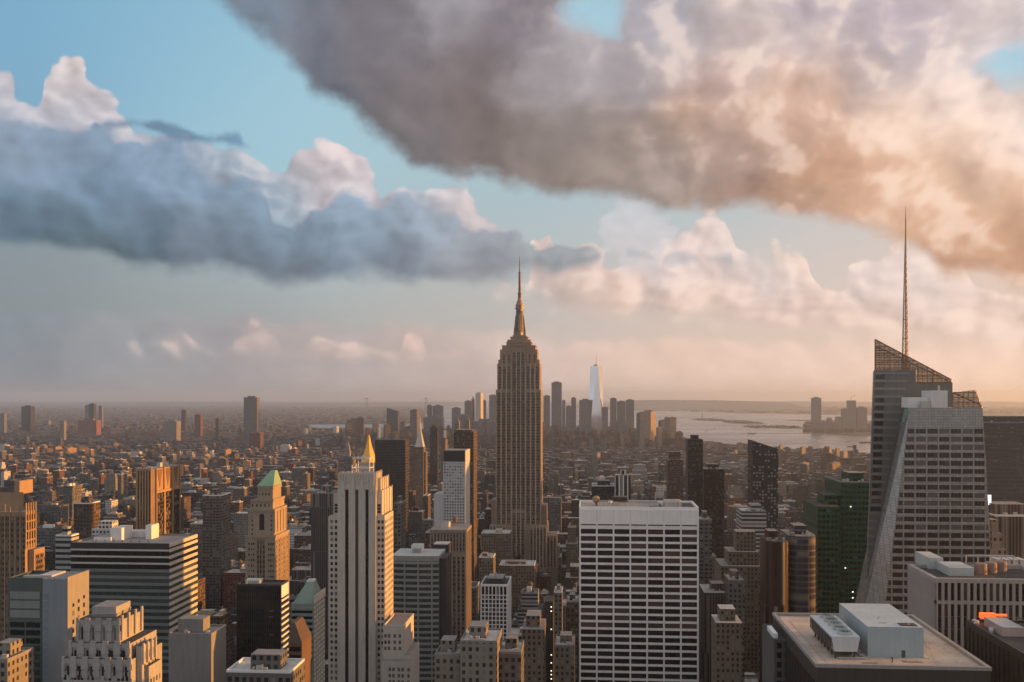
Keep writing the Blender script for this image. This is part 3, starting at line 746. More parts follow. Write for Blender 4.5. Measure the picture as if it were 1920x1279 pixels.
# ------------------------------------------------------------------ pale stone tower with three black slots
def slot_tower():
    y = 600.0
    X0 = lambda px: PX(px, y)
    Z = lambda py: PZ(py, 670, y)
    root = thing('stone_tower', 'tall pale stone tower with three full-height black slots and lit setbacks', 'skyscraper', X0(669), y)
    a, b = X0(633), X0(704.5)
    w = MB(M_PALESTONE, M_ROOF_GREY)
    F = north(a, b, y); U = lambda px: X0(px) - a
    slots = [(647, 653.5), (666, 672), (685, 691)]
    ze = Z(918)
    w.box(a, b, y + .8, y + 17, 0, Z(885) - 1, 0, 1)
    edges = [a] + [X0(p) for s in slots for p in s] + [b]
    for i in range(0, len(edges), 2):
        w.fbox(north(edges[i], edges[i + 1], y + .8), 0, edges[i + 1] - edges[i], 0, ze, 0, .8)
    w.fbox(north(a, b, y + .8), 0, b - a, ze + .003, Z(909), 0, .8)
    w.fbox(north(a, b, y + .8), .6, b - a - .6, Z(909) + .003, Z(888), 0, .5)     # crown with its fluted top
    for i in range(13):
        u = .7 + (b - a - 2.6) * i / 12
        w.fbox(north(a, b, y + .8), u, u + .9, Z(905), Z(886) + (0.8 if i % 2 else 0), .503, .95)
    for px in (642, 661.5, 678.5, 697):
        u = X0(px) - a; w.fbox(north(a, b, y + .8), u - 1.2, u + 1.2, Z(925), Z(902), .803, 1.2); w.fbox(north(a, b, y + .8), u - .6, u + .6, Z(902), Z(896), .803, 1.1)
    # wings, steps
    blocks = [(614, 633, 969, 2, 30), (623, 633, 926, 3, 28), (704.5, 720, 967, 2, 29), (704.5, 713, 921, 3, 36), (704.5, 709.5, 899, 5, 30)]
    xw = X0(720)
    for p0, p1, py, d0, d1 in blocks:
        w.box(X0(p0) + (.003 if p0 == 704.5 else 0), X0(p1) - (.003 if p1 == 633 else 0), y + d0, y + d1, 0, Z(py), 0, 1)
    for p1, d0, py in ((709.5, 5, 899), (713, 3, 921)):
        G = west(X0(p1), y + d0, y + (30 if p1 < 712 else 36))
        for i in range(5): u = i * (G.w - 1.1) / 4; w.fbox(G, u, u + 1.1, Z(967), Z(py) + .9, 0, .4)
    G = west(X0(704.5), y + .8, y + 17)
    for i in range(5): u = i * (G.w - 1.1) / 4; w.fbox(G, u, u + 1.1, Z(930), Z(884), 0, .35)
    # annexe at the foot, on the sunset side
    ax0, ax1, az = X0(727), X0(765), Z(1166)
    w.box(ax0, ax1, y - 14, y + 20, 0, az, 0, 1); w.box(X0(727) + .3, X0(779), y - 20, y - 14.01, 0, Z(1223), 0, 1); w.box(ax1 + .01, X0(777), y - 14, y + 18, 0, Z(1216), 0, 1)
    w.box(X0(722), ax0 - .01, y - 12, y + 2, 0, Z(1205), 0, 1)
    parapet(w, ax0, ax1, y - 14, y + 20, az, 1.4)
    w.build('wall', root)
    for s0, s1 in slots:
        m = MB(M_DARKGLASS); m.fbox(north(X0(s0), X0(s1), y + .8), .02, X0(s1) - X0(s0) - .02, 0, ze - .3, .01, .08); m.build('window_slot', root)
    # paired windows
    wins = []
    fl = 11.35 * y / FOC
    for k in range(27):
        v = Z(982 + 11.35 * k)
        for px in (620.3, 628.5): wins.append((north(X0(614), X0(633), y + 2), X0(px) - X0(614), v, 1.45, 1.9, .02))
        for px in (709, 716): wins.append((north(X0(704.5), X0(720), y + 2), X0(px) - X0(704.5), v, 1.35, 1.9, .02))
    for k in range(3):
        for (p0, px, d) in ((623, 628, 3), (704.5, 709, 3)): wins.insert(0, (north(X0(p0), X0(p0 + 10), y + d), X0(px) - X0(p0), Z(951 + 6 * k), 2.0, 1.6, .02))
    for k in range(10):
        for px in (731.5, 738, 748.5, 758): wins.append((north(ax0, ax1, y - 14), X0(px) - ax0, Z(1184 + 11.35 * k), 1.5, 2.0, .02)) if k < 3 else None
        for px in (731, 738, 748, 755, 766): wins.append((north(X0(727), X0(779), y - 20), X0(px) * .967 - X0(727) - 0, Z(1240 + 11.35 * k), 1.5, 2.0, .02)) if k < 4 else None
    add_windows(root, wins, M_WINGLASS, 100)
    # lit west face: fine vertical window strips
    fw = facade('pale_stone_windows', (0.46, 0.40, 0.355), (0.03, 0.025, 0.02), 2.6, fl, 1.2, 1.9)
    m = MB(fw); Fw = west(xw, y + 2, y + 29)
    m.fbox(Fw, .6, 26.4, 20, Z(975), 0.02, .12); m.build('west_facade', root)
    # roof frame of white pipes
    zr = Z(885) - 1; m = MB(M_WHITE)
    q = [(X0(657), y + 4), (X0(690), y + 4), (X0(690), y + 15), (X0(657), y + 15)]
    for zz in (zr + 3.0, zr + 9.0):
        for i in range(4):
            if zz > zr + 5 and i == 3: continue
            m.tube((*q[i], zz), (*q[(i + 1) % 4], zz), .28, n=5)
    for px_, py_ in q: m.tube((px_, py_, zr), (px_, py_, zr + (9 if px_ > X0(670) else 5)), .28, n=5)
    m.tube((X0(690), y + 4, zr + 9), (X0(676), y + 4, zr + 6.5), .25, n=5); m.tube((X0(666), y + 8, zr), (X0(666), y + 8, zr + 7), .2, n=5)
    m.build('roof_pipe_frame', root)
    reg(X0(612), X0(780), y - 22, y + 40)
slot_tower()

# ------------------------------------------------------------------ faceted glass tower with the sloping lattice crown and spire (right)
def faceted_glass_tower():
    yF, yB = 550.0, 590.0
    root = thing('glass_tower', 'faceted grey glass tower with slanting lattice crown and tall lattice spire', 'skyscraper', PX(1750, yF), yF)
    ZF = lambda py: PZ(py, 1760, yF)
    ZB = lambda py: PZ(py, 1700, yB)
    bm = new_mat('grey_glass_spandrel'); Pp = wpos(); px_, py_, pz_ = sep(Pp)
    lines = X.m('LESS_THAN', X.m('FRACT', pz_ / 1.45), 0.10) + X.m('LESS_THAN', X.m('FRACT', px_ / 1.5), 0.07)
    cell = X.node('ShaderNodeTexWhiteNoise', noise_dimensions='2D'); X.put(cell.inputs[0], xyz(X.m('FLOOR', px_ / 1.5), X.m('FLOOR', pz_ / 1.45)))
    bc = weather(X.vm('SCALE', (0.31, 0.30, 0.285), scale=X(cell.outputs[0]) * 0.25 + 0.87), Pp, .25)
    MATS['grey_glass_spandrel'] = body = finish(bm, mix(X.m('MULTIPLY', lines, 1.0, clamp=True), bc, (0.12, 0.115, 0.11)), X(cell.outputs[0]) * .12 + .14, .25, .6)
    dark = stone('dark_core_panel', (0.15, 0.145, 0.135), 0.45, 0.25)  # darker panel colour of the rear volume
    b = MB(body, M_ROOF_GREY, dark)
    # rear, taller volume (edges lean)
    lean = lambda px0, py0, slope, z, y: PX(px0 + slope * ((EYE_ROW + (EYE - z) * FOC / (y / _d(px0)[1])) - py0), y)
    xl = lambda z: lean(1640.7, 635, -.034, z, yB)
    zt1 = ZB(694); x_m = PX(1717, yB); x_r = PX(1786, yB)
    yb2 = yB + 46
    za = ZB(717)
    xq = lambda z: lean(1639.0, 635, -.034, z, yb2)        # the rear edge splays away, so its flank faces the river
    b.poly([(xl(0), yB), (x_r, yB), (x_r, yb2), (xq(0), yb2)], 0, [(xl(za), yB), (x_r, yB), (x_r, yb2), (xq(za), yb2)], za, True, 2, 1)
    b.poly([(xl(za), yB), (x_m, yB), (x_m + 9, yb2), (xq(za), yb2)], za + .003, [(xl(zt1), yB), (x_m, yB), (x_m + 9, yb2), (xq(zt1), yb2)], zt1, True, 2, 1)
    # front volume: chamfered corner widening downwards
    zf = ZF(765)
    fl = lambda z: lean(1706, 765, -.128, z, yF)
    ch = lambda z: lean(1695, 765, -.212, z, yB - .5)
    fr = lambda z: lean(1842, 760, .0595, z, yF)
    ring = lambda z: [(fl(z), yF), (fr(z), yF), (fr(z) + 1.5, yb2 - 6), (ch(z) + 8, yb2 - 6), (ch(z), yB - .5)]
    b.poly(ring(0), 0, ring(zf), zf, True, 0, 1)
    b.build('wall', root)
    # chamfer facet laid with pale glass courses
    cm = metal('pale_facet_glass', (0.42, 0.43, 0.42), .16, .45, .12)
    m = MB(cm)
    n_ = Vector((-(yB - yF), 1, 0))
    def cp(z, t, o=.05):
        a_, c_ = Vector((ch(z), yB - .5, z)), Vector((fl(z), yF, z)); p = a_.lerp(c_, t)
        d = (c_ - a_).normalized(); return p + Vector((d.y, -d.x, 0)) * o
    zs = [zf - 12 - i * 14 for i in range(19)]
    for z0, z1 in zip(zs[1:], zs): 
        if z0 > 5: m.face([tuple(cp(z0, 0)), tuple(cp(z0, 1)), tuple(cp(z1, 1)), tuple(cp(z1, 0))], [(0, z0), (40, z0), (40, z1), (0, z1)])
    m.build('chamfer_facet', root)
    m = MB(glass('pale_green_glass', (0.18, 0.30, 0.25), None, .1, .2))
    m.face([tuple(cp(zf - 12, 0)), tuple(cp(zf - 12, 1)), tuple(cp(zf - .1, 1)), tuple(cp(zf - .1, 0))]); m.build('green_corner_pane', root)
    # front windows: rows of wide panes, clipped by the leaning edges
    F = north(0, 1, yF); wins = []
    pitch = 15.0 * yF / FOC; cw = 20.7 * yF / FOC; xr0 = PX(1846, yF)
    for k in range(34):
        zt = ZF(803 + 15.0 * k)
        if zt < 20: break
        x = xr0 + 3 * cw
        mb = MB(body); mb.fbox(F, fl(zt) + .2, fr(zt) - .2, zt - .3, zt + 1.35, 0.02, .35); mb.build('floor_band', root)           # raised floor band
        while x > fl(zt) + 1:
            xa, xb = max(x - cw + .8, fl(zt - 2.6) + .6), min(x, fr(zt) - .5)
            if xb - xa > 1.2: wins.append((F, (xa + xb) / 2, zt - 2.95, xb - xa, 2.6, .10))
            x -= cw
    add_windows(root, wins, glass('grey_tower_glass', (0.020, 0.014, 0.013), (0.095, 0.085, 0.078), 0.26, 0.12), 100, bar=3)
    # rear volume windows, in the left-hand column and beside it
    wins2 = []; FB = north(0, 1, yB)
    core_b = stone('core_band', (0.20, 0.19, 0.175), 0.35, 0.2, spec=.6)
    for k in range(46):
        py = 702 + 14.6 * k; zt = ZB(py)
        if zt < 15: break
        xa = xl(zt) + 1.0
        lim = min(ch(zt), x_r) - 1
        if xa + 5 < lim: wins2.append((FB, xa + 2.6, zt - 2.6, 5.0 if k < 17 else 6.0, 2.5, .03))
        if k > 16 and xa + 13 < lim: wins2.append((FB, xa + 9.6, zt - 2.6, 5.4, 2.5, .03))
        if lim > xa: mb = MB(core_b); mb.fbox(FB, xl(zt) + .1, max(xl(zt) + .5, lim), zt, zt + 1.3, 0.02, .25); mb.build('floor_band', root)
    add_windows(root, wins2, M_DARKGLASS, 40)
    # lattice crowns of slim bars, sloping tops
    def lattice(name, prof, y, x_lo, x_hi, zbase, nx, nz, rr=.13):
        """prof(x) gives the height of the top rail"""
        m = MB(metal('crown_bar', (0.26, 0.17, 0.11), 0.5, 0.4))
        for i in range(nx + 1):
            x = x_lo + (x_hi - x_lo) * i / nx; zb = zbase(x)
            if prof(x) - zb > .3: m.tube((x, y, zb), (x, y, prof(x)), rr if i % 4 else rr * 2, n=4, cap=False)
        zmax, zmin = max(prof(x_lo), prof(x_hi)), min(zbase(x_lo), zbase(x_hi))
        for j in range(nz + 1):
            z = zmin + (zmax - zmin) * j / nz
            seg = [x_lo + (x_hi - x_lo) * i / 60 for i in range(61)]
            ok = [x for x in seg if zbase(x) - .01 <= z <= prof(x)]
            if len(ok) > 1: m.tube((ok[0], y, z), (ok[-1], y, z), rr * (2.1 if j % 3 == 0 else 1), n=4, cap=False)
        m.tube((x_lo, y, prof(x_lo)), (x_hi, y, prof(x_hi)), rr * 2.6, n=4); m.tube((x_lo, y, zbase(x_lo)), (x_lo, y, prof(x_lo)), rr * 2.4, n=4)
        m.tube((x_hi, y, zbase(x_hi)), (x_hi, y, prof(x_hi)), rr * 2.4, n=4)
        return m.build(name, root)
    lerp = lambda p, q: (lambda x: p[1] + (q[1] - p[1]) * (x - p[0]) / (q[0] - p[0]))
    pA = (PX(1640.7, yB), ZB(636)); pB = (PX(1784, yB), ZB(712))
    step = lambda x: zt1 if x < x_m else za
    lattice('lattice_crown', lerp(pA, pB), yB, pA[0], pB[0], step, 64, 36)
    rA, rB = (PX(1642.5, yb2), ZB(641)), (PX(1782, yb2), ZB(714))
    lattice('lattice_crown', lerp(rA, rB), yb2, rA[0], rB[0], lambda x: step(x - (rA[0] - pA[0])), 26, 16)
    tint = new_mat('crown_screen_glass')
    MATS['crown_screen_glass'] = finish(tint, (0.30, 0.22, 0.17), .3, 0, .5, alpha=.48)
    m = MB(tint)
    for xa, xb, zb in ((pA[0], x_m, zt1), (x_m, pB[0], za)):
        f = lerp(pA, pB); m.face([(xa, yB + .3, zb), (xb, yB + .3, zb), (xb, yB + .3, f(xb)), (xa, yB + .3, f(xa))])
    m.build('crown_screen', root)
    yc = yF + 1
    q0, q1 = (PX(1788, yF), ZF(736)), (PX(1831, yF), ZF(731)); xr_ = PX(1842, yF); zcut = ZF(760)
    def prof2(x): return lerp(q0, q1)(x) if x <= q1[0] else lerp(q1, (xr_, zcut))(x)
    lattice('lattice_crown', prof2, yc, q0[0], xr_, lambda x: zf, 22, 9)
    m = MB(tint); m.face([(q0[0], yc + .2, zf), (xr_, yc + .2, zf), (q1[0], yc + .2, q1[1]), (q0[0], yc + .2, q0[1])]); m.build('crown_screen', root)
    # white plant rooms on the front roof
    m = MB(M_WHITE, M_ROOF_PALE)
    m.box(PX(1703, yF + 14), PX(1744, yF + 14), yF + 14, yF + 26, zf, ZF(745), 0, 1)
    m.box(PX(1746, yF + 12), PX(1777, yF + 12), yF + 12, yF + 28, zf, ZF(732), 0, 1); m.build('plant_room', root)
    bits(root, 'roof_vent', M_STEEL, [(PX(1728, yF + 9), PX(1745, yF + 9), yF + 9, yF + 12, zf, ZF(753))], [((PX(1760, yF + 18), yF + 18, ZF(733)), (PX(1760, yF + 18), yF + 18, ZF(722)), .6)])
    # spire: three-legged lattice that narrows into a pole
    sy = yB + 22; sx = PX(1698, sy)
    sm = metal('spire_steel', (0.40, 0.27, 0.18), .45, .5)
    s_l = metal('spire_pole_steel', (0.50, 0.40, 0.32), .45, .4)
    m = MB(sm, s_l); ZS = lambda py: PZ(py, 1698, sy)
    z0, z1, z2 = ZS(705), ZS(448), ZS(387)
    def leg(i, t):
        r = 2.0 * (1 - t) + .32 * t; a_ = (2.0944 * i + 2.6)
        return Vector((sx + r * math.cos(a_), sy + r * math.sin(a_), z0 + (z1 - z0) * t))
    for i in range(3): m.tube(leg(i, 0), leg(i, 1), .55 if i == 0 else .28, .22, n=6, m=1 if i == 0 else 0)
    N = 22
    for j in range(N):
        for i in range(3):
            m.tube(leg(i, j / N), leg((i + 1) % 3, j / N), .16, n=4, cap=False)
            m.tube(leg(i, j / N), leg((i + 1) % 3, (j + 1) / N), .11, n=4, cap=False)
        if j % 3 == 0:
            for i in range(3): m.tube(leg(i, j / N + .002), leg((i + 1) % 3, j / N + .002), .3, n=4, cap=False)
    m.tube((sx, sy, z0), (sx, sy, z1), .45, .35, n=6, m=1)
    m.tube((sx, sy, z1), (sx, sy, z1 + (z2 - z1) * .6), .5, .34, n=6); m.tube((sx, sy, z1 + (z2 - z1) * .6), (sx, sy, z2), .3, .12, n=6)
    m.build('spire', root)
    reg(PX(1600, yF), PX(1880, yF), yF - 3, yb2 + 3)
faceted_glass_tower()
# ------------------------------------------------------------------ left-hand group
def banded_slab():
    y = 540.0; x0, x1 = PX(133, y), PX(318, y); y1 = PY(369, x1); z = PZ(1018, 220, y)
    root = thing('office_slab', 'wide flat-roofed slab of dark glass bands, its end wall striped by sunlight', 'office building', (x0 + x1) / 2, y)
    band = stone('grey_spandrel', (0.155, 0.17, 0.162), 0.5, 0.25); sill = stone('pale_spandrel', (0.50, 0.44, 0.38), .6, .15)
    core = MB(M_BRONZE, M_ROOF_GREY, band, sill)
    core.box(x0, x1, y, y1, 0, z - 1.0, 0, 1)
    F, G = north(x0, x1, y), west(x1, y, y1)
    pitch = 12.9 * y / FOC; z0 = z
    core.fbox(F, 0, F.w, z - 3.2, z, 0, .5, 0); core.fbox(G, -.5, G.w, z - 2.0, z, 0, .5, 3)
    for k in range(1, 20):
        zt = z0 - k * pitch
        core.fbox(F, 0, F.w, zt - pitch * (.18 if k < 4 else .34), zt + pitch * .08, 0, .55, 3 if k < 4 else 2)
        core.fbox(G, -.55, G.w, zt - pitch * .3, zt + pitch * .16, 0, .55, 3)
    core.build('wall', root)
    for k in range(20):
        zt = z0 - k * pitch
        m = MB(M_GREENGLASS if k > 3 else M_BLACK); m.fbox(F, .05, F.w - .05, zt - pitch + .4, zt - pitch * .3, .01, .06)
        for i in range(1, 30): u = F.w * i / 30; m.fbox(F, u - .06, u + .06, zt - pitch + .4, zt - pitch * .3, .061, .16)
        m.fbox(G, .05, G.w - .05, zt - pitch + .5, zt - pitch * .3, .01, .06); m.build('window_band', root)
    rf = MB(M_WHITE, M_ROOF_PALE, M_ROOF_GREY)
    zr = z - 1
    rf.box(PX(207, y + 16), PX(228, y + 16), y + 16, y + 30, zr, zr + 7, 0, 1); rf.box(PX(273, y + 22), PX(284, y + 22), y + 22, y + 32, zr, zr + 8, 0, 1)
    rf.box(PX(240, y + 30), PX(272, y + 30), y + 30, y + 38, zr, zr + 3.5, 0, 1); rf.box(x0 + 6, x0 + 16, y + 14, y + 40, zr, zr + 2.2, 0, 2)
    rf.build('penthouse', root)
    pp = MB(M_ROOF_GREY); parapet(pp, x0, x1, y, y1, zr, 1.0, .5); 
    for i in range(7): pp.tube((x0 + 10 + i * 5, y + 9, zr), (x0 + 10 + i * 5, y + 9, zr + 1.4), .35, n=6)
    pp.tube((PX(351, y1 - 6), y1 - 6, zr), (PX(351, y1 - 6), y1 - 6, zr + 5), .15, n=5); pp.build('parapet', root)
    reg(x0, x1, y, y1)
banded_slab()

def corner_glass_block():
    y = 430.0; x0, x1, x2 = PX(16, y), PX(80, y), PX(127, y); y1 = PY(167, x2); z = PZ(1090, 60, y)
    root = thing('glass_office', 'grey-green glass block with blue corner bay and blank beige end wall', 'office building', (x0 + x2) / 2, y)
    fr = stone('green_grey_frame', (0.075, 0.095, 0.088), .5, .2); bl = stone('blue_grey_panel', (0.19, 0.22, 0.245), .35, .2, spec=.6); beige = stone('beige_render', (0.25, 0.235, 0.22), .85, .2)
    w = MB(fr, M_ROOF_GREY, bl, beige)
    w.box(x0, x1, y, y1, 0, z, 0, 1); w.box(x1 + .003, x2 - .4, y - .02, y1, 0, z + 1.2, 2, 1)
    w.box(x2 - .397, x2, y - .02, y1, 0, z + 2.0, 3, 3)
    parapet(w, x0, x1, y, y1, z, 1.5, .5)
    w.build('wall', root)
    F = north(x0, x1, y); s = y / FOC
    for k in range(3):
        m = MB(stone('grey_louvre', (0.19, 0.20, 0.195), .6, .15)); zt = z - (20 + k * 18) * s; m.fbox(F, .8, F.w - 1.2, zt - 15 * s, zt, .02, .3); m.build('louvre_panel', root)
    for k in range(12):
        zt = z - (80 + k * 15.5) * s
        for c in range(2):
            m = MB(M_GREENGLASS if k > 2 else M_BLACK); u0 = .8 + c * (F.w - 1.2) / 2; m.fbox(F, u0, u0 + (F.w - 2.6) / 2, zt - 10 * s, zt, .02, .08)
            m.build('window_band', root)
    m = MB(glass('blue_bay_glass', (0.10, 0.125, 0.15), (0.2, 0.24, 0.28), .2, .15)); F2 = north(x1, x2, y - .02)
    for k in range(22): m.fbox(F2, .6, 2.6, z - 8 - k * 3.4, z - 5.4 - k * 3.4, .02, .07)
    m.build('bay_glazing', root)
    G = west(x2, y, y1); wins = []
    for i, px in enumerate((137.5, 147.5, 157.5)):
        u = PY(px, x2) - y
        for k in range(9):
            if i == 0 or k < 4: wins.append((G, u, z + 2 - (62 - i * 4 + k * 17 - (0 if k else 0)) * s, 1.6, 2.0 if k else 1.6, .02))
    add_windows(root, wins, M_WINGLASS, 100)
    m = MB(M_ROOF_PALE); m.box(x0 + 2, x2 - 4, y + 8, y + 10, z, z + 1); m.box(x1 - 4, x1 + 2, y + 4, y1 - 3, z, z + 2.0); m.build('roof_ducts', root)
    reg(x0, x2, y, y1)
corner_glass_block()

def scalloped_tower():
    y = 300.0; s = y / FOC
    X0 = lambda px, d=0: PX(px, y + d)
    Z = lambda py, d=0: PZ(py, 190, y + d)
    st = stone('warm_grey_masonry', (0.315, 0.298, 0.285), .88, .35, 1.6)
    root = thing('stone_tower', 'ornate grey masonry tower with scalloped stepped crown, low at the lower left', 'tower', X0(195), y)
    w = MB(st, M_ROOF_DARK)
    tiers = [(117, 247, 1236, 0), (130, 244, 1206, 1.5), (144, 226, 1163, 3.0)]
    dep = 22
    for px0, px1, py, d in tiers:
        w.box(X0(px0, d), X0(px1, d), y + d, y + dep - d, 0, Z(py, d), 0, 1)
    # west-side steps
    w.box(X0(247) + .003, X0(258), y + 3, y + 13, 0, Z(1215), 0, 1); w.box(X0(258) + .003, X0(266), y + 5, y + 14, 0, Z(1256), 0, 1)
    # buttresses with round-headed niches between, at every parapet
    niche = []
    for (px0, px1, py, d, n, h) in ((144, 226, 1163, 3.0, 4, 42), (130, 244, 1206, 1.5, 5, 30), (117, 247, 1236, 0, 6, 36)):
        F = north(X0(px0, d), X0(px1, d), y + d); zt = Z(py, d); pw = F.w / n
        for i in range(n + 1):
            u = pw * i; a, b = max(0, u - .85), min(F.w, u + .85)
            w.fbox(F, a, b, zt - h * s, zt + .7, 0, .55)
            w.fbox(F, max(0, u - 1.1), min(F.w, u + 1.1), zt - 3.2, zt - 1.4, .003, .75)
        for i in range(n):
            u0 = pw * i + .85; ww = pw - 1.7
            w.fbox(F, u0 + .003, u0 + ww - .003, zt - 1.5, zt - .3, .002, .22)
            niche.append((F, u0 + ww / 2, zt - h * s + .6, ww * .36, h * s - 2.8))
    G = west(X0(226, 3), y + 3, y + dep - 3)
    for i in range(4): w.fbox(G, i * 4.6, i * 4.6 + 1.2, Z(1205), Z(1163) + .8, 0, .5)
    G2 = west(X0(258), y + 3, y + 13)
    for i in range(4): w.fbox(G2, .2 + i * 2.9, 1.0 + i * 2.9, Z(1250), Z(1215) + .8, 0, .5)
    w.build('wall', root)
    for F, u, v, ww, hh in niche:
        m = MB(M_WINGLASS); r_ = ww / 2; N = 6
        pts = [(u - r_, v), (u + r_, v)] + [(u + r_ * math.cos(math.pi * j / N), v + hh - r_ + r_ * math.sin(math.pi * j / N)) for j in range(N + 1)]
        m.face([tuple(F.p(p, q, .012)) for p, q in pts]); m.build('niche', root)
    m = MB(st, M_ROOF_GREY); m.poly([(X0(176, 8), y + 8), (X0(215, 8), y + 8), (X0(215, 8), y + 17), (X0(176, 8), y + 17)], Z(1165, 8), [(X0(170, 7), y + 7), (X0(217, 7), y + 7), (X0(217, 7), y + 18), (X0(170, 7), y + 18)], Z(1150, 8))
    m.box(X0(171, 7), X0(216, 7), y + 7.5, y + 17.5, Z(1150, 8) + .003, Z(1137, 8), 0, 1); m.build('roof_house', root)
    wins = []
    for px in (161, 182, 205): wins.append((north(X0(144, 3), X0(226, 3), y + 3), X0(px, 3) - X0(144, 3), Z(1202, 3), 1.0, 3.0, .02))
    F = north(X0(130, 1.5), X0(244, 1.5), y + 1.5)
    for px in (134.5, 157, 181, 205, 229): wins.append((F, X0(px, 1.5) - X0(130, 1.5), Z(1233, 1.5), 1.0, 2.4, .02))
    F = north(X0(117), X0(247), y)
    for k in range(5):
        for px in (122, 135, 141, 147.5, 153.5, 166, 174, 198, 206, 222, 230, 238): wins.append((F, X0(px) - X0(117), Z(1259 + 17 * k), .85, 1.5, .02))
    for k in range(4):
        for i in range(4): wins.append((west(X0(266), y + 5, y + 14), 1.5 + i * 2.1, Z(1275 + 17 * k), .9, 1.6, .02)) if k else wins.extend((west(X0(258), y + 3, y + 13), 2.05 + i * 2.9 if i < 3 else 9.6, Z(qy), .9, qh, .02) for qy, qh in ((1243, 2.4), (1262, 1.6), (1274, 1.6)))
    add_windows(root, wins, M_WINGLASS, 100)
    reg(X0(110), X0(275), y, y + 30)
scalloped_tower()

def sunlit_gothic_tower():
    y = 700.0; X0 = lambda px: PX(px, y); Z = lambda py: PZ(py, 30, y)
    st = stone('brown_gothic_brick', (0.30, 0.20, 0.125), .88, .3)
    root = thing('stone_tower', 'stepped brown tower at the far edge, its west faces glowing orange', 'tower', X0(30), y)
    w = MB(st, M_ROOF_GREY); xa = X0(47)
    d1 = PY(67, xa) - y
    w.box(X0(-40), xa, y, y + d1, 0, Z(960), 0, 1); w.box(X0(-30), X0(32), y + 8, y + d1 - 6, Z(960) - 3, Z(925), 0, 1); w.box(X0(9), X0(19), y + 12, y + 30, Z(925) - 2, Z(905), 0, 1)
    xb = X0(58); d2 = PY(84, xb) - y
    w.box(xa + .01, xb, y + 4, y + d2, 0, Z(1032), 0, 1)
    F = north(X0(-40), xa, y)
    for i in range(9): u = F.w * i / 9; w.fbox(F, u, u + .9, 40, Z(950) + (2 if i % 2 else 0), 0, .6)
    G = west(xa, y, y + d1)
    for i in range(5): u = i * (d1 - 1.2) / 4; w.fbox(G, u, u + 1.2, Z(1030), Z(950) + 2.5, 0, .6)
    for i in range(3): w.fbox(G, 0, d1, Z(980 + 18 * i), Z(977 + 18 * i), 0, .35)
    w.build('wall', root)
    m = MB(M_WINGLASS)
    for i in range(4):
        u = 1.6 + i * (d1 - 1.2) / 4; m.fbox(G, u, u + (d1 - 1.2) / 4 - 1.6, Z(1022), Z(966), .01, .06)
    G2 = west(xb, y + 4, y + d2)
    m.build('west_windows', root)
    gf = facade('gothic_windows', (0.16, 0.11, 0.075), (0.03, 0.022, 0.018), 2.2, 4.05, 1.3, 2.1)
    for i in range(9): m = MB(gf); m.fbox(F, 1.1 + i * F.w / 9, (i + 1) * F.w / 9 - .2, 40, Z(968), .01, .08); m.build('window_strip', root)
    for i in range(5): m = MB(gf); m.fbox(G2, 2 + i * (d2 - 8) / 5, 4.6 + i * (d2 - 8) / 5, 40, Z(1042), .01, .08); m.build('window_strip', root)
    reg(X0(-40), xb, y, y + d2)
sunlit_gothic_tower()

def notched_brick_tower():
    y = 1000.0; xa, xb, xc = PX(252, y), PX(281, y), PX(289, y); z = PZ(878, 290, y); y1 = PY(341, xc)
    br = stone('amber_brick', (0.34, 0.21, 0.11), .85, .25)
    root = thing('brick_tower', 'square amber brick tower with dark glass bays and a row of wedge arches on top', 'tower', xb, y)
    w = MB(br, M_ROOF_GREY, M_BRONZE)
    w.poly([(xa + 3, y), (xc - 3, y), (xc, y + 3), (xc, y1 - 6), (xc - 5, y1), (xa + 3, y1), (xa, y1 - 4), (xa, y + 3)], 0, [(xa + 3, y), (xc - 3, y), (xc, y + 3), (xc, y1 - 6), (xc - 5, y1), (xa + 3, y1), (xa, y1 - 4), (xa, y + 3)], z - 1, True, 0, 1)
    G = west(xc, y + 3, y1 - 6); n = 3; pw = G.w / n; zb = z - 26
    for i in range(n + 1): u = pw * i; w.fbox(G, max(0, u - 1.5), min(G.w, u + 1.5), 0, z, 0, 1.4)
    for i in range(n):
        a, b, c = pw * i + 1.5, pw * (i + 1) - 1.5, pw * (i + .5)
        w.fbox(G, a + .003, b - .003, zb, zb + 2.4, 0, 1.35)
    F = north(xa + 3, xc - 3, y)
    for i in range(6): u = F.w * i / 5; w.fbox(F, max(0, u - .8), min(F.w, u + .8), 0, z, 0, .8)
    w.build('wall', root)
    for i in range(n):
        a, b, c = pw * i + 1.5, pw * (i + 1) - 1.5, pw * (i + .5)
        m = MB(stone('amber_recess', (0.17, 0.10, 0.055), .9, .3)); q = (b - a) * .12
        m.face([tuple(G.p(c, zb + 5, .3)), tuple(G.p(b - q, z - 2, .3)), tuple(G.p(a + q, z - 2, .3))]); m.build('wedge_recess', root)
        m = MB(facade('amber_bay', (0.055, 0.036, 0.025), (0.016, 0.012, 0.01), 2.5, 4.0, 2.1, 2.6)); m.fbox(G, a, b, 0, zb - .1, .02, .25); m.build('window_bay', root)
    for i in range(5):
        m = MB(facade('amber_bay', (0.055, 0.036, 0.025), (0.016, 0.012, 0.01), 2.5, 4.0, 2.1, 2.6)); u = F.w * i / 5 + .9; m.fbox(F, u, u + F.w / 5 - 1.8, 0, z - 3, .02, .15); m.build('window_bay', root)
    roof_kit(root, xa + 5, xc - 5, y + 8, y1 - 8, z - 1, 5, 3, False)
    reg(xa, xc, y, y1)
notched_brick_tower()

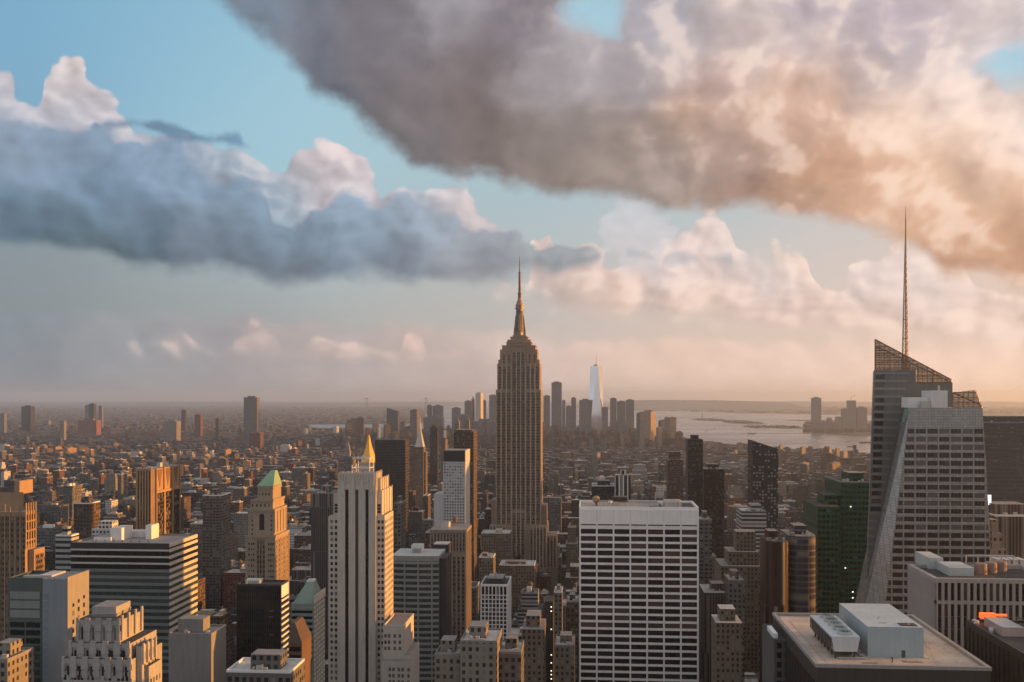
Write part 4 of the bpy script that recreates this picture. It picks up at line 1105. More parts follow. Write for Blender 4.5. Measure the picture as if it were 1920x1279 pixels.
def green_roof_tower():
    y = 750.0; X0 = lambda px: PX(px, y); Z = lambda py: PZ(py, 490, y)
    root = thing('hotel_tower', 'tan brick tower with green pyramid roof, its west side blazing orange', 'tower', X0(490), y)
    tb = stone('golden_tan_brick', (0.31, 0.238, 0.172), .88, .28)
    w = MB(tb, M_ROOF_GREY)
    def tier(p0, p1, back, py, d):
        x0, x1 = X0(p0), X0(p1); yb = PY(back, x1); w.box(x0, x1, y + d, yb, 0, Z(py), 0, 1); return x0, x1, yb
    a = tier(460, 516, 541.5, 1005, 0); b = tier(463.5, 513.5, 537, 955, 1.2); c = tier(468, 510, 533, 938, 2.2); d = tier(480, 508.5, 527, 912, 4)
    for (x0, x1, yb), py, dd in ((a, 1005, 0), (b, 956, 1.2), (c, 938, 2.2), (d, 914, 4)):
        F = north(x0, x1, y + dd); G = west(x1, y + dd, yb)
        w.fbox(F, 0, F.w, Z(py) - 1.4, Z(py) + .5, 0, .6); w.fbox(G, -.6, G.w, Z(py) - 1.4, Z(py) + .5, 0, .6)
    x0, x1, yb = b; G = west(x1, y + 1.2, yb)
    for i in range(5): u = i * (G.w - 1.6) / 4; w.fbox(G, u, u + 1.6, Z(1000), Z(958), 0, .5)
    x0, x1, yb = a; G = west(x1, y, yb)
    for i in range(6): u = i * (G.w - 1.6) / 5; w.fbox(G, u, u + 1.6, 60, Z(1012), 0, .4)
    w.build('wall', root)
    x0, x1, yb = d
    m = MB(M_COPPER)
    m.poly([(x0 - .5, y + 3.6), (x1 + .5, y + 3.6), (x1 + .5, yb + .5), (x0 - .5, yb + .5)], Z(912), [(X0(496.5), y + 14), (X0(505), y + 14), (X0(505), y + 20), (X0(496.5), y + 20)], Z(885)); m.build('pyramid_roof', root)
    wins = []
    F = north(b[0], b[1], y + 1.2)
    for k in range(5):
        for px in (472, 508): wins.append((F, X0(px) - b[0], Z(970 + 8.5 * k), 1.0, 1.5, .02))
    F = north(c[0], c[1], y + 2.2)
    for i in range(5): wins.append((F, 1.6 + i * 3.2, Z(951), 1.0, 2.2, .02))
    F = north(d[0], d[1], y + 4)
    for i in range(4): wins.append((F, 1.4 + i * 2.5, Z(930), .9, 2.0, .02))
    F = north(a[0], a[1], y)
    for k in range(9):
        for px in (467, 472, 476, 504, 508, 512): wins.append((F, X0(px) - a[0], Z(1022 + 10.2 * k), 1.0, 1.7, .02))
    add_windows(root, wins, M_WINGLASS, 100)
    m = MB(M_WINGLASS); F = north(b[0], b[1], y + 1.2); u = X0(490) - b[0]; N = 8; hw = 1.9; zb_, zt_ = Z(994), Z(968)
    pts = [(u - hw, zb_), (u + hw, zb_)] + [(u + hw * math.cos(math.pi * j / N), zt_ + hw * math.sin(math.pi * j / N)) for j in range(N + 1)]
    m.face([tuple(F.p(p, q, .05)) for p, q in pts]); m.build('arched_window', root)
    m = MB(M_STRIP); F = north(a[0], a[1], y); u = X0(489) - a[0]
    for i in (-1, 0, 1): m.fbox(F, u + i * 2.2 - .8, u + i * 2.2 + .8, 50, Z(1012), .02, .06)
    m.build('middle_windows', root)
    m = MB(M_STRIP); x0, x1, yb = a; G = west(x1, y, yb)
    for i in range(5): u = i * (G.w - 1.6) / 5 + 1.9; m.fbox(G, u, u + 2.6, 60, Z(1014), .02, .08)
    m.build('west_windows', root)
    reg(a[0], a[1], y, a[2])
green_roof_tower()

def black_glass_block():
    y = 470.0; x0, x1 = PX(444, y), PX(527, y); z = PZ(1099, 480, y); y1 = PY(541, x1)
    root = thing('glass_office', 'matt black glass block with white diagonal-looking stripes down its west end', 'office building', (x0 + x1) / 2, y)
    w = MB(M_BLACK, M_ROOF_DARK, M_WHITE, M_BRONZE)
    w.box(x0, x1, y, y1, 0, z, 0, 1)
    F, G = north(x0, x1, y), west(x1, y, y1); s = y / FOC
    for i in range(0, 22): u = F.w * i / 21; w.fbox(F, max(0, u - .05), min(F.w, u + .05), 0, z, .003, .14, 3)
    w.fbox(G, 0, G.w, z - 22 * s, z + .2, .003, .3, 2)
    for k in range(15): zt = z - (26 + k * 11.4) * s; w.fbox(G, 0, G.w, zt - 3.6 * s, zt, .003, .4, 2)
    parapet(w, x0, x1, y, y1, z, .9, .4, 3)
    w.build('wall', root)
    for k in range(13):
        m = MB(M_BLACK); zt = z - (4 + k * 14) * s; m.fbox(F, .1, F.w - .1, zt - 9 * s, zt, .02, .06); m.build('window_band', root)
    m = MB(glass('pale_office_pane', (0.05, 0.05, 0.045), (0.25, 0.24, 0.22), .5, .3))  # a few paler panes in the black front
    for k, px in ((4, 509), (5, 508), (8, 509), (12, 509), (15, 509), (18, 517)): zt = z - (k * 11.4) * s; u = PX(px, y) - x0; m.fbox(F, u - 1, u + 1, zt - 3 * s, zt, .065, .08)
    m.build('blind_panes', root)
    bits(root, 'roof_vent', M_STEEL, [(x0 + 2, x0 + 9, y + 6, y + 12, z, z + 1.6)], [((x0 + 4, y + 2, z), (x0 + 4.6, y + 2, z + 3.4), .2)])
    reg(x0, x1, y, y1)
black_glass_block()

def mansard_tower():
    y = 520.0; X0 = lambda px: PX(px, y); Z = lambda py: PZ(py, 570, y)
    root = thing('office_tower', 'grey tower with steep truncated green-grey pyramid top behind the black block', 'tower', X0(570), y)
    x0, x1 = X0(545), X0(588); yb = PY(609, x1)
    pan = stone('grey_green_panel', (0.20, 0.235, 0.215), .6, .2)
    w = MB(pan, M_ROOF_GREY, M_PALESTONE)
    w.box(x0, x1, y, yb, 0, Z(1132), 0, 1); F, G = north(x0, x1, y), west(x1, y, yb)
    for k in range(10): w.fbox(F, 0, F.w, Z(1144 + 11 * k) , Z(1139 + 11 * k), 0, .35, 0)
    for k in range(18):
        for i in range(5): u = i * (G.w - .4) / 5 + .4; w.fbox(G, u, u + G.w / 9, Z(1142 + 9 * k), Z(1137.5 + 9 * k), 0, .5, 2)
    w.fbox(G, -.2, G.w, Z(1132), Z(1117), 0, .4, 2)
    w.build('wall', root)
    m = MB(stone('green_slate', (0.17, 0.225, 0.19), .6, .2)); m.poly([(x0 + 1, y + .5), (x1 - .3, y + .5), (x1 - .3, yb - 1), (x0 + 1, yb - 1)], Z(1132), [(X0(566), y + 9), (X0(578), y + 9), (X0(578), y + 15), (X0(566), y + 15)], Z(1097)); m.build('pyramid_roof', root)
    m = MB(M_WHITE); parapet(m, X0(566), X0(578), y + 9, y + 15, Z(1097), .8, .3); m.build('roof_rail', root)
    for k in range(9):
        m = MB(M_BLACK); m.fbox(F, .6, F.w - .6, Z(1151 + 11 * k), Z(1145 + 11 * k), .02, .08); m.build('window_band', root)
    reg(x0, x1, y, yb)
    # small rust-brown block in front of it
    y = 440.0; x0, x1 = PX(541, y), PX(566, y); yb = PY(584, x1); z = PZ(1192, 560, y)
    rb = stone('rust_brick', (0.12, 0.072, 0.05), .88, .3)
    r2 = thing('brick_block', 'dark rust-brown brick block with slanted roof wedged beside the black block', 'building', (x0 + x1) / 2, y)
    w = MB(rb, M_ROOF_DARK)
    w.box(x0, x1, y, yb, 0, z - 3, 0, 1); w.build('wall', r2)
    m = MB(stone('rust_roof', (0.09, 0.06, 0.048), .8, .3)); m.poly([(x0, y), (x1, y), (x1, yb), (x0, yb)], z - 2.997, [(x0, y + 3), (x0 + 2, y + 3), (x0 + 2, yb), (x0, yb)], z + 5); m.build('roof', r2)
    m = MB(M_BLACK); F = north(x0, x1, y)
    for k in range(8): m.fbox(F, .5, F.w - .5, z - 7 - k * 3.6, z - 5 - k * 3.6, .02, .07)
    m.build('window_bands', r2)
    reg(x0, x1, y, yb)
mansard_tower()

def convex_glass_block():
    y = 722.0; x0, x1 = PX(734, y), PX(823, y); z = PZ(1042, 780, y)
    root = thing('glass_office', 'grey-green office block with bowed front of ribbon windows behind the slot tower', 'office building', (x0 + x1) / 2, y)
    N = 14; bulge = 1.4
    arc = [(x0 + (x1 - x0) * i / N, y - bulge * (1 - ((2 * i / N) - 1) ** 2)) for i in range(N + 1)]
    off = lambda o: [(p[0], p[1] - o) for p in arc]
    sp = stone('grey_green_spandrel', (0.27, 0.265, 0.245), .5, .18)
    w = MB(sp, M_ROOF_PALE)
    w.poly(arc + [(x1, y + 34), (x0, y + 34)], 0, arc + [(x1, y + 34), (x0, y + 34)], z, True, 0, 1)
    pitch = 10.9 * y / FOC
    for k in range(22):
        zt = z - k * pitch - (0 if k else 0); h = pitch * .42 if k else pitch * .9
        o = off(.5); w.strip(o, zt - h, zt)
        for a, b, c, d in zip(o, o[1:], arc[1:], arc): w.face([(a[0], a[1], zt), (b[0], b[1], zt), (c[0], c[1], zt), (d[0], d[1], zt)]); w.face([(d[0], d[1], zt - h), (c[0], c[1], zt - h), (b[0], b[1], zt - h), (a[0], a[1], zt - h)])
    for i in (4, 8, 12):
        p = arc[i]; w.box(p[0] - .5, p[0] + .5, p[1] - .8, p[1] + .1, 0, z - 1)
    w.build('wall', root)
    for k in range(22):
        zt = z - k * pitch - (pitch * .42 if k else pitch * .9); m = MB(M_GREENGLASS); m.strip(off(.04), zt - pitch * (.58 if k else .1), zt)
        m.build('window_band', root)
    m = MB(M_WHITE, M_ROOF_PALE); m.box(PX(771, y + 14), PX(791, y + 14), y + 14, y + 24, z, z + 5.5, 0, 1); m.build('plant_room', root)
    bits(root, 'roof_vent', M_STEEL, [(PX(773, y + 10) + i * 1.3, PX(773, y + 10) + i * 1.3 + .9, y + 11, y + 13.9, z, z + 3.4) for i in range(5)])
    reg(x0, x1, y - 8, y + 34)
    # dark shaft on its west side
    x2, x3 = PX(824, y), PX(836, y); r2 = thing('dark_slab', 'thin dark brown slab hugging the bowed glass block', 'building', (x2 + x3) / 2, y)
    w = MB(M_BRONZE, M_ROOF_DARK, M_ROOF_PALE); w.box(x2, x3, y + 2, y + 30, 0, PZ(1048, 830, y), 0, 1); w.build('wall', r2)
    w = MB(M_BRONZE, M_ROOF_PALE); w.box(PX(812, y + 36), PX(840, y + 36), y + 36, y + 52, 0, PZ(1021, 830, y + 36), 0, 1); w.build('lift_tower', r2)
    reg(x2, x3, y, y + 54)
convex_glass_block()

def pale_grid_pair():
    # silver slab with its lit end wall, and the stone block at its foot
    y = 900.0; x0, x1 = PX(831, y), PX(872, y); z = PZ(845, 850, y); y1 = PY(880.5, x1)
    root = thing('office_slab', 'slim silver-grey slab with close grid of windows and pink sunlit end wall', 'office tower', (x0 + x1) / 2, y)
    sv = stone('silver_panel', (0.44, 0.435, 0.44), .5, .15)
    w = MB(sv, M_ROOF_GREY, M_BRONZE); s = y / FOC
    w.box(x0, x1, y, y1, 0, z, 0, 1); F = north(x0, x1, y)
    zt = z - 21 * s
    wins = grid(w, F, 40, zt, 8, 26, 5.55 * s, .7, 1.0, .35, 0, sp_in=.08)
    w.fbox(F, .2, F.w - .2, zt + .2, z + .1, .003, .3, 2)
    for i in range(9): u = .3 + i * (F.w - 1.2) / 8; w.fbox(F, u, u + .6, zt + .2, z + .2, .31, .6, 2)
    w.fbox(west(x1, y, y1), 0, y1 - y, 0, z + .2, .003, .3)
    w.build('wall', root)
    add_windows(root, wins, glass('silver_pane', (0.10, 0.105, 0.115), (0.34, 0.34, 0.345), .45, .2), 100)
    m = MB(sv, M_ROOF_PALE); m.box(PX(813, y), x0 - .01, y + 2, y1 - 4, 0, PZ(927, 822, y), 0, 1); m.build('side_wing', root)
    reg(PX(813, y), x1, y, y1)
    y = 850.0; x0, x1 = PX(806, y), PX(874, y); z = PZ(993, 840, y); y1 = y + 42; y1 = min(PY(883, x1), 895)
    r2 = thing('stone_block', 'brown stone block with pilasters at the foot of the silver slab', 'building', (x0 + x1) / 2, y)
    w = MB(stone('brown_stone', (0.25, 0.20, 0.165), .88, .3), M_ROOF_GREY); w.box(x0, x1, y, y1, 0, z, 0, 1); F, G = north(x0, x1, y), west(x1, y, y1)
    for i in range(12): u = i * (F.w - 1.2) / 11; w.fbox(F, u, u + 1.2, PZ(1034, 840, y), z - 2.5, .003, .7)
    w.fbox(F, 0, F.w, z - 2.4, z, .003, .9)
    x3 = PX(838, y)
    for i in range(5): u = x3 - x0 + i * (F.w - (x3 - x0) - 1.4) / 4; w.fbox(F, u, u + 1.4, 40, PZ(1042, 840, y), .003, .8)
    for i in range(6): u = i * (G.w - 1.2) / 5; w.fbox(G, u, u + 1.2, 40, z - 3, .003, .5)
    w.fbox(G, 0, G.w, z - 2.4, z, .003, .6)
    w.build('wall', r2)
    m = MB(M_STRIP)
    for i in range(5): u = 1.6 + i * (G.w - 1.2) / 5; m.fbox(G, u, u + 3.2, 40, z - 4, .02, .08)
    for i in range(11): u = 1.3 + i * (F.w - 1.2) / 11; m.fbox(F, u, u + 1.7, PZ(1034, 840, y), z - 3, .02, .08)
    for i in range(4): u = x3 - x0 + 1.5 + i * (F.w - (x3 - x0) - 1.4) / 4; m.fbox(F, u, u + 2.3, 40, PZ(1044, 840, y), .02, .08)
    m.build('window_strips', r2)
    roof_kit(r2, x0, x0 + 25, y + 4, y1 - 2, z, 3, 3)
    reg(x0, x1, y, y1)
pale_grid_pair()

def small_white_grid():
    y = 720.0; x0, x1 = PX(901, y), PX(952, y); z = PZ(1096, 925, y); y1 = PY(960, x1); y1 = min(y1, y + 34)
    root = thing('office_block', 'small white-framed office block of seven window columns below the limestone skyscraper', 'office building', (x0 + x1) / 2, y)
    s = y / FOC
    w = MB(M_WHITE, M_ROOF_DARK); w.box(x0, x1, y, y1, 0, z - 1.2, 0, 1)
    F = north(x0, x1, y); ed, pier = .9, .75; cw = (F.w - 2 * ed + pier) / 7
    rows = [(z - 1.4, 15.5 * s)] + [(z - 1.4 - 17.2 * s - k * 7.9 * s, 6.2 * s) for k in range(14)]
    w.fbox(F, 0, ed, 0, z, .0, .5); w.fbox(F, F.w - ed, F.w, 0, z, 0, .5); w.fbox(F, ed + .003, F.w - ed - .003, z - 1.38, z, 0, .48)
    wins = []
    for c in range(7):
        u0 = ed + cw * c
        if c: w.fbox(F, u0 - pier, u0, 0, z - 1.385, 0, .5)
        for k, (zt, h) in enumerate(rows):
            zn = rows[k + 1][0] if k + 1 < len(rows) else 0
            w.fbox(F, u0 + .003, u0 + cw - pier - .003, zn, zt - h, 0, .42)
            wins.append((F, u0 + (cw - pier) / 2, zt - h + .01, cw - pier - .02, h - .03, .06))
    parapet(w, x0, x1, y + .003, y1, z - 1.2, 1.4, .5)
    w.build('wall', root)
    add_windows(root, wins, M_WINGLASS, 100)
    m = MB(M_ROOF_DARK, M_ROOF_GREY); m.box(x0 + 4, x1 - 4, y + 7, y1 - 7, z - 1.2, z + 3, 0, 1); m.build('penthouse', root)
    bits(root, 'roof_vent', M_STEEL, [(x0 + 6, x0 + 9, y + 9, y + 13, z + 3, z + 5)], [((x0 + 12, y + 9, z + 3), (x0 + 13, y + 9, z + 8), .12)]); m = MB(M_STEEL); m.lathe(x0 + 9, y + 16, [(.3, z + 3), (.3, z + 4), (1.5, z + 5.5)], 10); m.build('dish_antenna', root)
    reg(x0, x1, y, y1)
small_white_grid()
# ------------------------------------------------------------------ right-hand group
def flat_roof_block():
    """black block whose tan roof carries the cooling towers and the grey plant house"""
    y = 300.0; x0, x1 = PX(1531, y), PX(1857, y); z = PZ(1248, 1700, y); y1 = y + 70
    root = thing('office_block', 'black office block with broad tan roof at the lower right', 'office building', (x0 + x1) / 2, y)
    w = MB(M_BRONZE, stone('stained_tan_roof', (0.46, 0.35, 0.28), .95, .6, 2.2), stone('roof_coping', (0.27, 0.245, 0.23), .8, .2))
    w.box(x0, x1, y, y1, 0, z - 1.0, 0, 1)
    parapet(w, x0 - .3, x1 + .3, y - .3, y1 + .3, z - 1.0, 1.0, 1.2, 2)
    F = north(x0, x1, y)
    for i in range(0, 28): u = F.w * i / 27; w.fbox(F, max(0, u - .25), min(F.w, u + .25), 0, z - 5.5, .003, .5)
    w.fbox(F, 0, F.w, z - 5.4, z - 1.0, .003, .28)
    G = east(x0, y, y1)
    for i in range(0, 30): u = G.w * i / 29; w.fbox(G, max(0, u - .25), min(G.w, u + .25), 0, z - 5.5, .003, .5)
    w.build('wall', root)
    for k in range(4):
        m = MB(M_BLACK); m.fbox(F, .1, F.w - .1, z - 9 - k * 4, z - 6 - k * 4, .01, .06); m.build('window_band', root)
    zr = z - 1.0
    wear = stone('roof_patch', (0.22, 0.165, 0.13), .95, .4); rr = random.Random(3)
    for i in range(9):
        ax, ay = rr.uniform(x0 + 3, x1 - 8), rr.uniform(y + 3, y1 - 6); bits(root, 'roof_patch', wear, [(ax, ax + rr.uniform(1.5, 5), ay, ay + rr.uniform(1, 3), zr, zr + .02)])
    for i in range(4):
        ax = x0 + (x1 - x0) * (i + .6) / 4.4; bits(root, 'roof_drain', M_ROOF_DARK, [(ax, ax + .5, y + 3, y + 3.5, zr, zr + .12)])
    bits(root, 'roof_pipe', M_STEEL, (), [((x0 + 4, y + 5, zr + .3), (x0 + 4, y1 - 8, zr + .3), .12), ((x1 - 9, y + 24, zr + .3), (x1 - 9, y1 - 6, zr + .3), .1)])
    # grey plant house
    hx0 = PX(1627, y + 13); hx1 = PX(1732, y + 13); hz = PZ(1176, 1680, y + 13)
    hy1 = y + 48
    r2 = thing('plant_house', 'large blue-grey plant house on the tan roof beside the fan units', 'roof structure', (hx0 + hx1) / 2, y + 13, zr)
    m = MB(M_ZINC, stone('pale_grey_roof', (0.40, 0.43, 0.44), .6, .22)); m.box(hx0, hx1, y + 13, hy1, zr, hz, 0, 1); m.build('wall', r2)
    m = MB(stone('door_grey', (0.06, 0.065, 0.07), .6)); F2 = north(hx0, hx1, y + 13); u = PX(1694, y + 13) - hx0; m.fbox(F2, u - .55, u + .55, zr, zr + 2.2, .01, .08); m.build('door', r2)
    m = MB(M_ROOF_DARK); m.box(hx1 - 6.2, hx1 - 1.2, y + 14.5, y + 18.5, hz, hz + .15); m.build('roof_hatch', r2)
    bits(r2, 'roof_vent', M_STEEL, [(hx0 + 5, hx0 + 7, y + 18, y + 19, hz, hz + .25)], [((hx0 + 6, y + 24, hz), (hx0 + 6.4, y + 24, hz + .9), .2), ((hx1 - 3.5, y + 16, hz + .15), (hx1 - 3.5, y + 16, hz + .5), .3)])
    m = MB(stone('kerb_pale', (0.42, 0.39, 0.36), .8)); m.box(hx1 + .05, hx1 + 1.5, y + 12.3, y + 15, zr, zr + .2); m.build('plinth', r2)
    # row of cooling towers in one long trough
    cx0, cx1 = PX(1559, y + 10), PX(1613, y + 10); ca, cb = y + 10, y + 40
    cz0, cz1 = zr + 2.2, PZ(1194, 1585, ca)
    r3 = thing('cooling_tower', 'long white cooling unit with a row of round fans on the tan roof', 'cooling unit', (cx0 + cx1) / 2, ca, zr)
    m = MB(stone('cooling_casing', (0.46, 0.48, 0.48), .55, .2), M_BRONZE)
    m.poly([(cx0 + .9, ca), (cx1 - .9, ca), (cx1 - .9, cb), (cx0 + .9, cb)], cz0, [(cx0, ca), (cx1, ca), (cx1, cb), (cx0, cb)], cz1, True, 0, 0, True)
    G = east(cx0, ca, cb)
    for i in range(14): u = .8 + i * (G.w - 1.6) / 13.5; m.fbox(G, u, u + 1.3, cz0 + .6, cz1 - .6, -.05, .06, 1)
    m.build('casing', r3)
    m = MB(M_BRONZE); m.box(cx0 + .8, cx1 - .8, ca + .5, cb - .5, cz0 - .5, cz0 - .003)
    for i in range(7):
        for xx in (cx0 + 1.2, cx1 - 1.6): m.box(xx, xx + .4, ca + 1 + i * 4.5, ca + 1.4 + i * 4.5, zr, cz0 - .503)
    m.build('support_frame', r3)
    for i in range(5):
        fy = ca + 3.6 + i * 5.7; fx = (cx0 + cx1) / 2 + .5
        m = MB(stone('fan_shroud', (0.36, 0.37, 0.36), .5)); N = 20
        for (r0, r1, h0, h1) in ((2.25, 2.05, 0, 1.0), (2.05, 1.85, 1.0, 1.0), (1.85, 1.85, 1.0, .1)):
            for k in range(N):
                a, b = 2 * math.pi * k / N, 2 * math.pi * (k + 1) / N
                m.face([(fx + r0 * math.cos(a), fy + r0 * math.sin(a), cz1 + h0), (fx + r0 * math.cos(b), fy + r0 * math.sin(b), cz1 + h0), (fx + r1 * math.cos(b), fy + r1 * math.sin(b), cz1 + h1), (fx + r1 * math.cos(a), fy + r1 * math.sin(a), cz1 + h1)])
        f = m.build('fan', r3)
        m = MB(M_BLACK); m.lathe(fx, fy, [(1.84, cz1 + .05), (1.84, cz1 + .3)], 20); m.build('fan_well', f)
        m = MB(M_BRONZE)
        for k in range(4): m.obox(fx, fy, k * math.pi / 4, 3.5, .35, cz1 + .45, cz1 + .52 + k * .012)
        m.build('blades', f)
    m = MB(M_STEEL); m.tube((cx0 + 2, ca - .2, zr + .4), (cx1 + 1.5, ca - .2, zr + .4), .2, n=6); m.tube((cx1 + .8, ca + 1, zr + .5), (cx1 + .8, cb, zr + .5), .25, n=6); m.build('pipes', r3)
    vx = PX(1673, y + 7)
    r4 = thing('roof_vent', 'thin dark vent pipe standing alone on the tan roof', 'vent', vx, y + 7, zr)
    m = MB(M_ROOF_DARK); m.tube((vx, y + 7, zr), (vx, y + 7, zr + 1.2), .16, n=8); m.tube((vx, y + 7, zr + 1.2), (vx, y + 7, zr + 1.5), .3, n=8); m.build('pipe', r4)
    vx = PX(1794, y + 9); r5 = thing('roof_mast', 'slender mast on the tan roof near its sunset corner', 'mast', vx, y + 9, zr)
    m = MB(M_STEEL); m.tube((vx, y + 9, zr), (vx, y + 9, zr + 2.4), .05, n=5); m.box(vx - .3, vx + .3, y + 8.7, y + 9.3, zr, zr + .12); m.build('pole', r5)
    reg(x0, x1, y, y1)
    # perforated dark neighbour, lower left of it
    y = 345.0; x0, x1 = PX(1452, y), PX(1530, y); z = PZ(1200, 1480, y)
    r6 = thing('lattice_block', 'dark office block with honeycomb of small round-cornered windows, left of the tan roof', 'office building', (x0 + x1) / 2, y)
    w = MB(stone('dark_concrete', (0.085, 0.08, 0.078), .8, .3), M_ROOF_DARK, M_WHITE); w.box(x0, x1, y + 1, y + 24, 0, z, 0, 1); F = north(x0, x1, y + 1)
    wins = grid(w, F, 20, z, 5, 9, 3.2, .9, 1.1, .6, 0, sp_in=.05); w.box(x0, x0 + 1.5, y + 2, y + 14, z, z + 1.6, 2, 2); w.build('wall', r6)
    add_windows(r6, wins, M_BLACK, 100); reg(x0, x1, y, y + 25)
flat_roof_block()

def fin_window_block():
    y = 420.0; x0, x1 = PX(1755, y), PX(1985, y); z = PZ(1085, 1840, y); y1 = PY(1705, x0)
    root = thing('office_block', 'brown-grey block of tall narrow windows with crowded plant on its roof', 'office building', (x0 + x1) / 2, y)
    st = stone('brown_grey_stone', (0.33, 0.285, 0.26), .85, .18)
    w = MB(st, M_ROOF_DARK); w.box(x0, x1, y, y1, 0, z - 1.5, 0, 1)
    F, G = north(x0, x1, y), east(x0, y, y1); s = y / FOC
    n = round(F.w / (11.2 * s)); cw = F.w / n; wins = []
    rows = [(z - 8 * s, 32 * s), (z - 47 * s, 90 * s)]
    w.fbox(F, 0, F.w, z - 7.9 * s, z, 0, .8); w.fbox(F, 0, F.w, z - 46.5 * s, z - 40.5 * s, 0, .72)
    for c in range(n + 1): u = cw * c; w.fbox(F, max(0, u - .55), min(F.w, u + .55), 0, z - 7.95 * s, 0, .8)
    for c in range(n):
        for zt, h in rows:
            if h > 40 * s:
                for q in range(4): wins.append((F, cw * (c + .5), zt - h * (q + 1) / 4, cw - 1.2, h / 4 - .15, .06))
            else: wins.append((F, cw * (c + .5), zt - h, cw - 1.2, h, .06))
    ng = 26; gw = G.w / ng
    w.fbox(G, 0, G.w + .8, z - 7.9 * s, z, 0, .8); w.fbox(G, 0, G.w, z - 46.5 * s, z - 40.5 * s, 0, .72)
    for c in range(ng + 1): u = gw * c; w.fbox(G, max(0, u - .5), min(G.w, u + .5), 0, z - 7.95 * s, 0, .8)
    for c in range(ng):
        for zt, h in rows: wins.append((G, gw * (c + .5), zt - h, gw - 1.05, h, .06))
    parapet(w, x0, x1, y + .003, y1, z - 1.5, 1.5, 1.0)
    w.build('wall', root); add_windows(root, wins, M_DARKGLASS, 100)
    zr = z - 1.5
    m = MB(stone('plant_green_grey', (0.40, 0.44, 0.42), .5, .2), M_ROOF_PALE)
    m.box(x0 + 10, x0 + 20, y + 14, y + 30, zr, zr + 3.5, 0, 1); m.box(x0 + 7, x0 + 13, y + 30.1, y + 48, zr, zr + 5, 0, 1); m.build('plant_room', root)
    m = MB(stone('brown_tank', (0.24, 0.16, 0.13), .7, .3))
    for i in range(3): m.lathe(x0 + 25 + i * 5.2, y + 20 + i * 3, [(2.4, zr), (2.4, zr + 4.2), (2.0, zr + 4.6)], 14)
    m.build('tanks', root)
    m = MB(M_STEEL)
    for i in range(5): m.tube((x0 + 24 + i * 5, y + 34, zr), (x0 + 24 + i * 5, y + 34, zr + 5.5), .3, n=5)
    m.tube((x0 + 24, y + 34, zr + 5.5), (x0 + 44, y + 34, zr + 5.5), .35, n=5); m.tube((x0 + 34, y + 30, zr + 3), (x0 + 52, y + 20, zr + 3), .3, n=5)
    for i in range(4): m.box(x0 + 38 + i * 3.2, x0 + 40.4 + i * 3.2, y + 36, y + 44, zr, zr + 3.6)
    m.build('pipe_frames', root)
    reg(x0, x1, y, y1)
fin_window_block()

def orange_sign_block():
    y = 330.0; x0 = PX(1815, y + 40); x1 = x0 + 60; z = PZ(1168, 1815, y + 40)
    y0, y1 = y - 6, y + 42
    root = thing('office_block', 'black block in the lower corner with cluttered dark roof and orange-lit edge', 'office building', x0 + 30, y0)
    w = MB(M_BRONZE, M_ROOF_DARK); w.box(x0, x1, y0, y1, 0, z, 0, 1); G = east(x0, y0, y1); F = north(x0, x1, y0)
    for i in range(14): u = G.w * i / 13; w.fbox(G, max(0, u - .3), min(G.w, u + .3), 0, z - 1.5, .003, .5)
    for i in range(14): u = F.w * i / 13; w.fbox(F, max(0, u - .3), min(F.w, u + .3), 0, z - 1.5, .003, .5)
    parapet(w, x0, x1, y0, y1, z, .8, .6); w.build('wall', root)
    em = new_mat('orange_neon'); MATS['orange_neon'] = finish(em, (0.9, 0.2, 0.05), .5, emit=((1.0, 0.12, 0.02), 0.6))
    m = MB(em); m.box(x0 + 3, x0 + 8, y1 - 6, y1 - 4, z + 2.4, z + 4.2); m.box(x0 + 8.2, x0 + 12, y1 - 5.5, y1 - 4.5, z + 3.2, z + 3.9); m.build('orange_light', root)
    m = MB(stone('pale_plant', (0.40, 0.30, 0.27), .6), M_ROOF_PALE); m.box(x0 + 4, x0 + 11, y1 - 22, y1 - 6.1, z, z + 3.0, 0, 1); m.build('plant_box', root)
    rr = random.Random(4); m = MB(M_BRONZE, M_STEEL)
    for i in range(16): 
        ax, ay = x0 + rr.uniform(12, 40), y0 + rr.uniform(8, 44); m.box(ax, ax + rr.uniform(2, 6), ay, ay + rr.uniform(2, 5), z, z + rr.uniform(1, 4.5))
    for i in range(10): ax = x0 + 12 + i * 2.5; m.tube((ax, y1 - 14, z), (ax, y1 - 14, z + 5), .15, n=4); m.tube((ax, y1 - 14, z + 5), (ax, y1 - 30, z + 4.2), .2, n=4)
    for i in range(8): ax, ay = x0 + rr.uniform(1, 4), y1 - rr.uniform(2, 18); m.lathe(ax, ay, [(.7, z), (.8, z + 1), (.3, z + 1.5)], 8, 1)
    m.build('roof_plant', root)
    reg(x0, x1, y0, y1)
orange_sign_block()

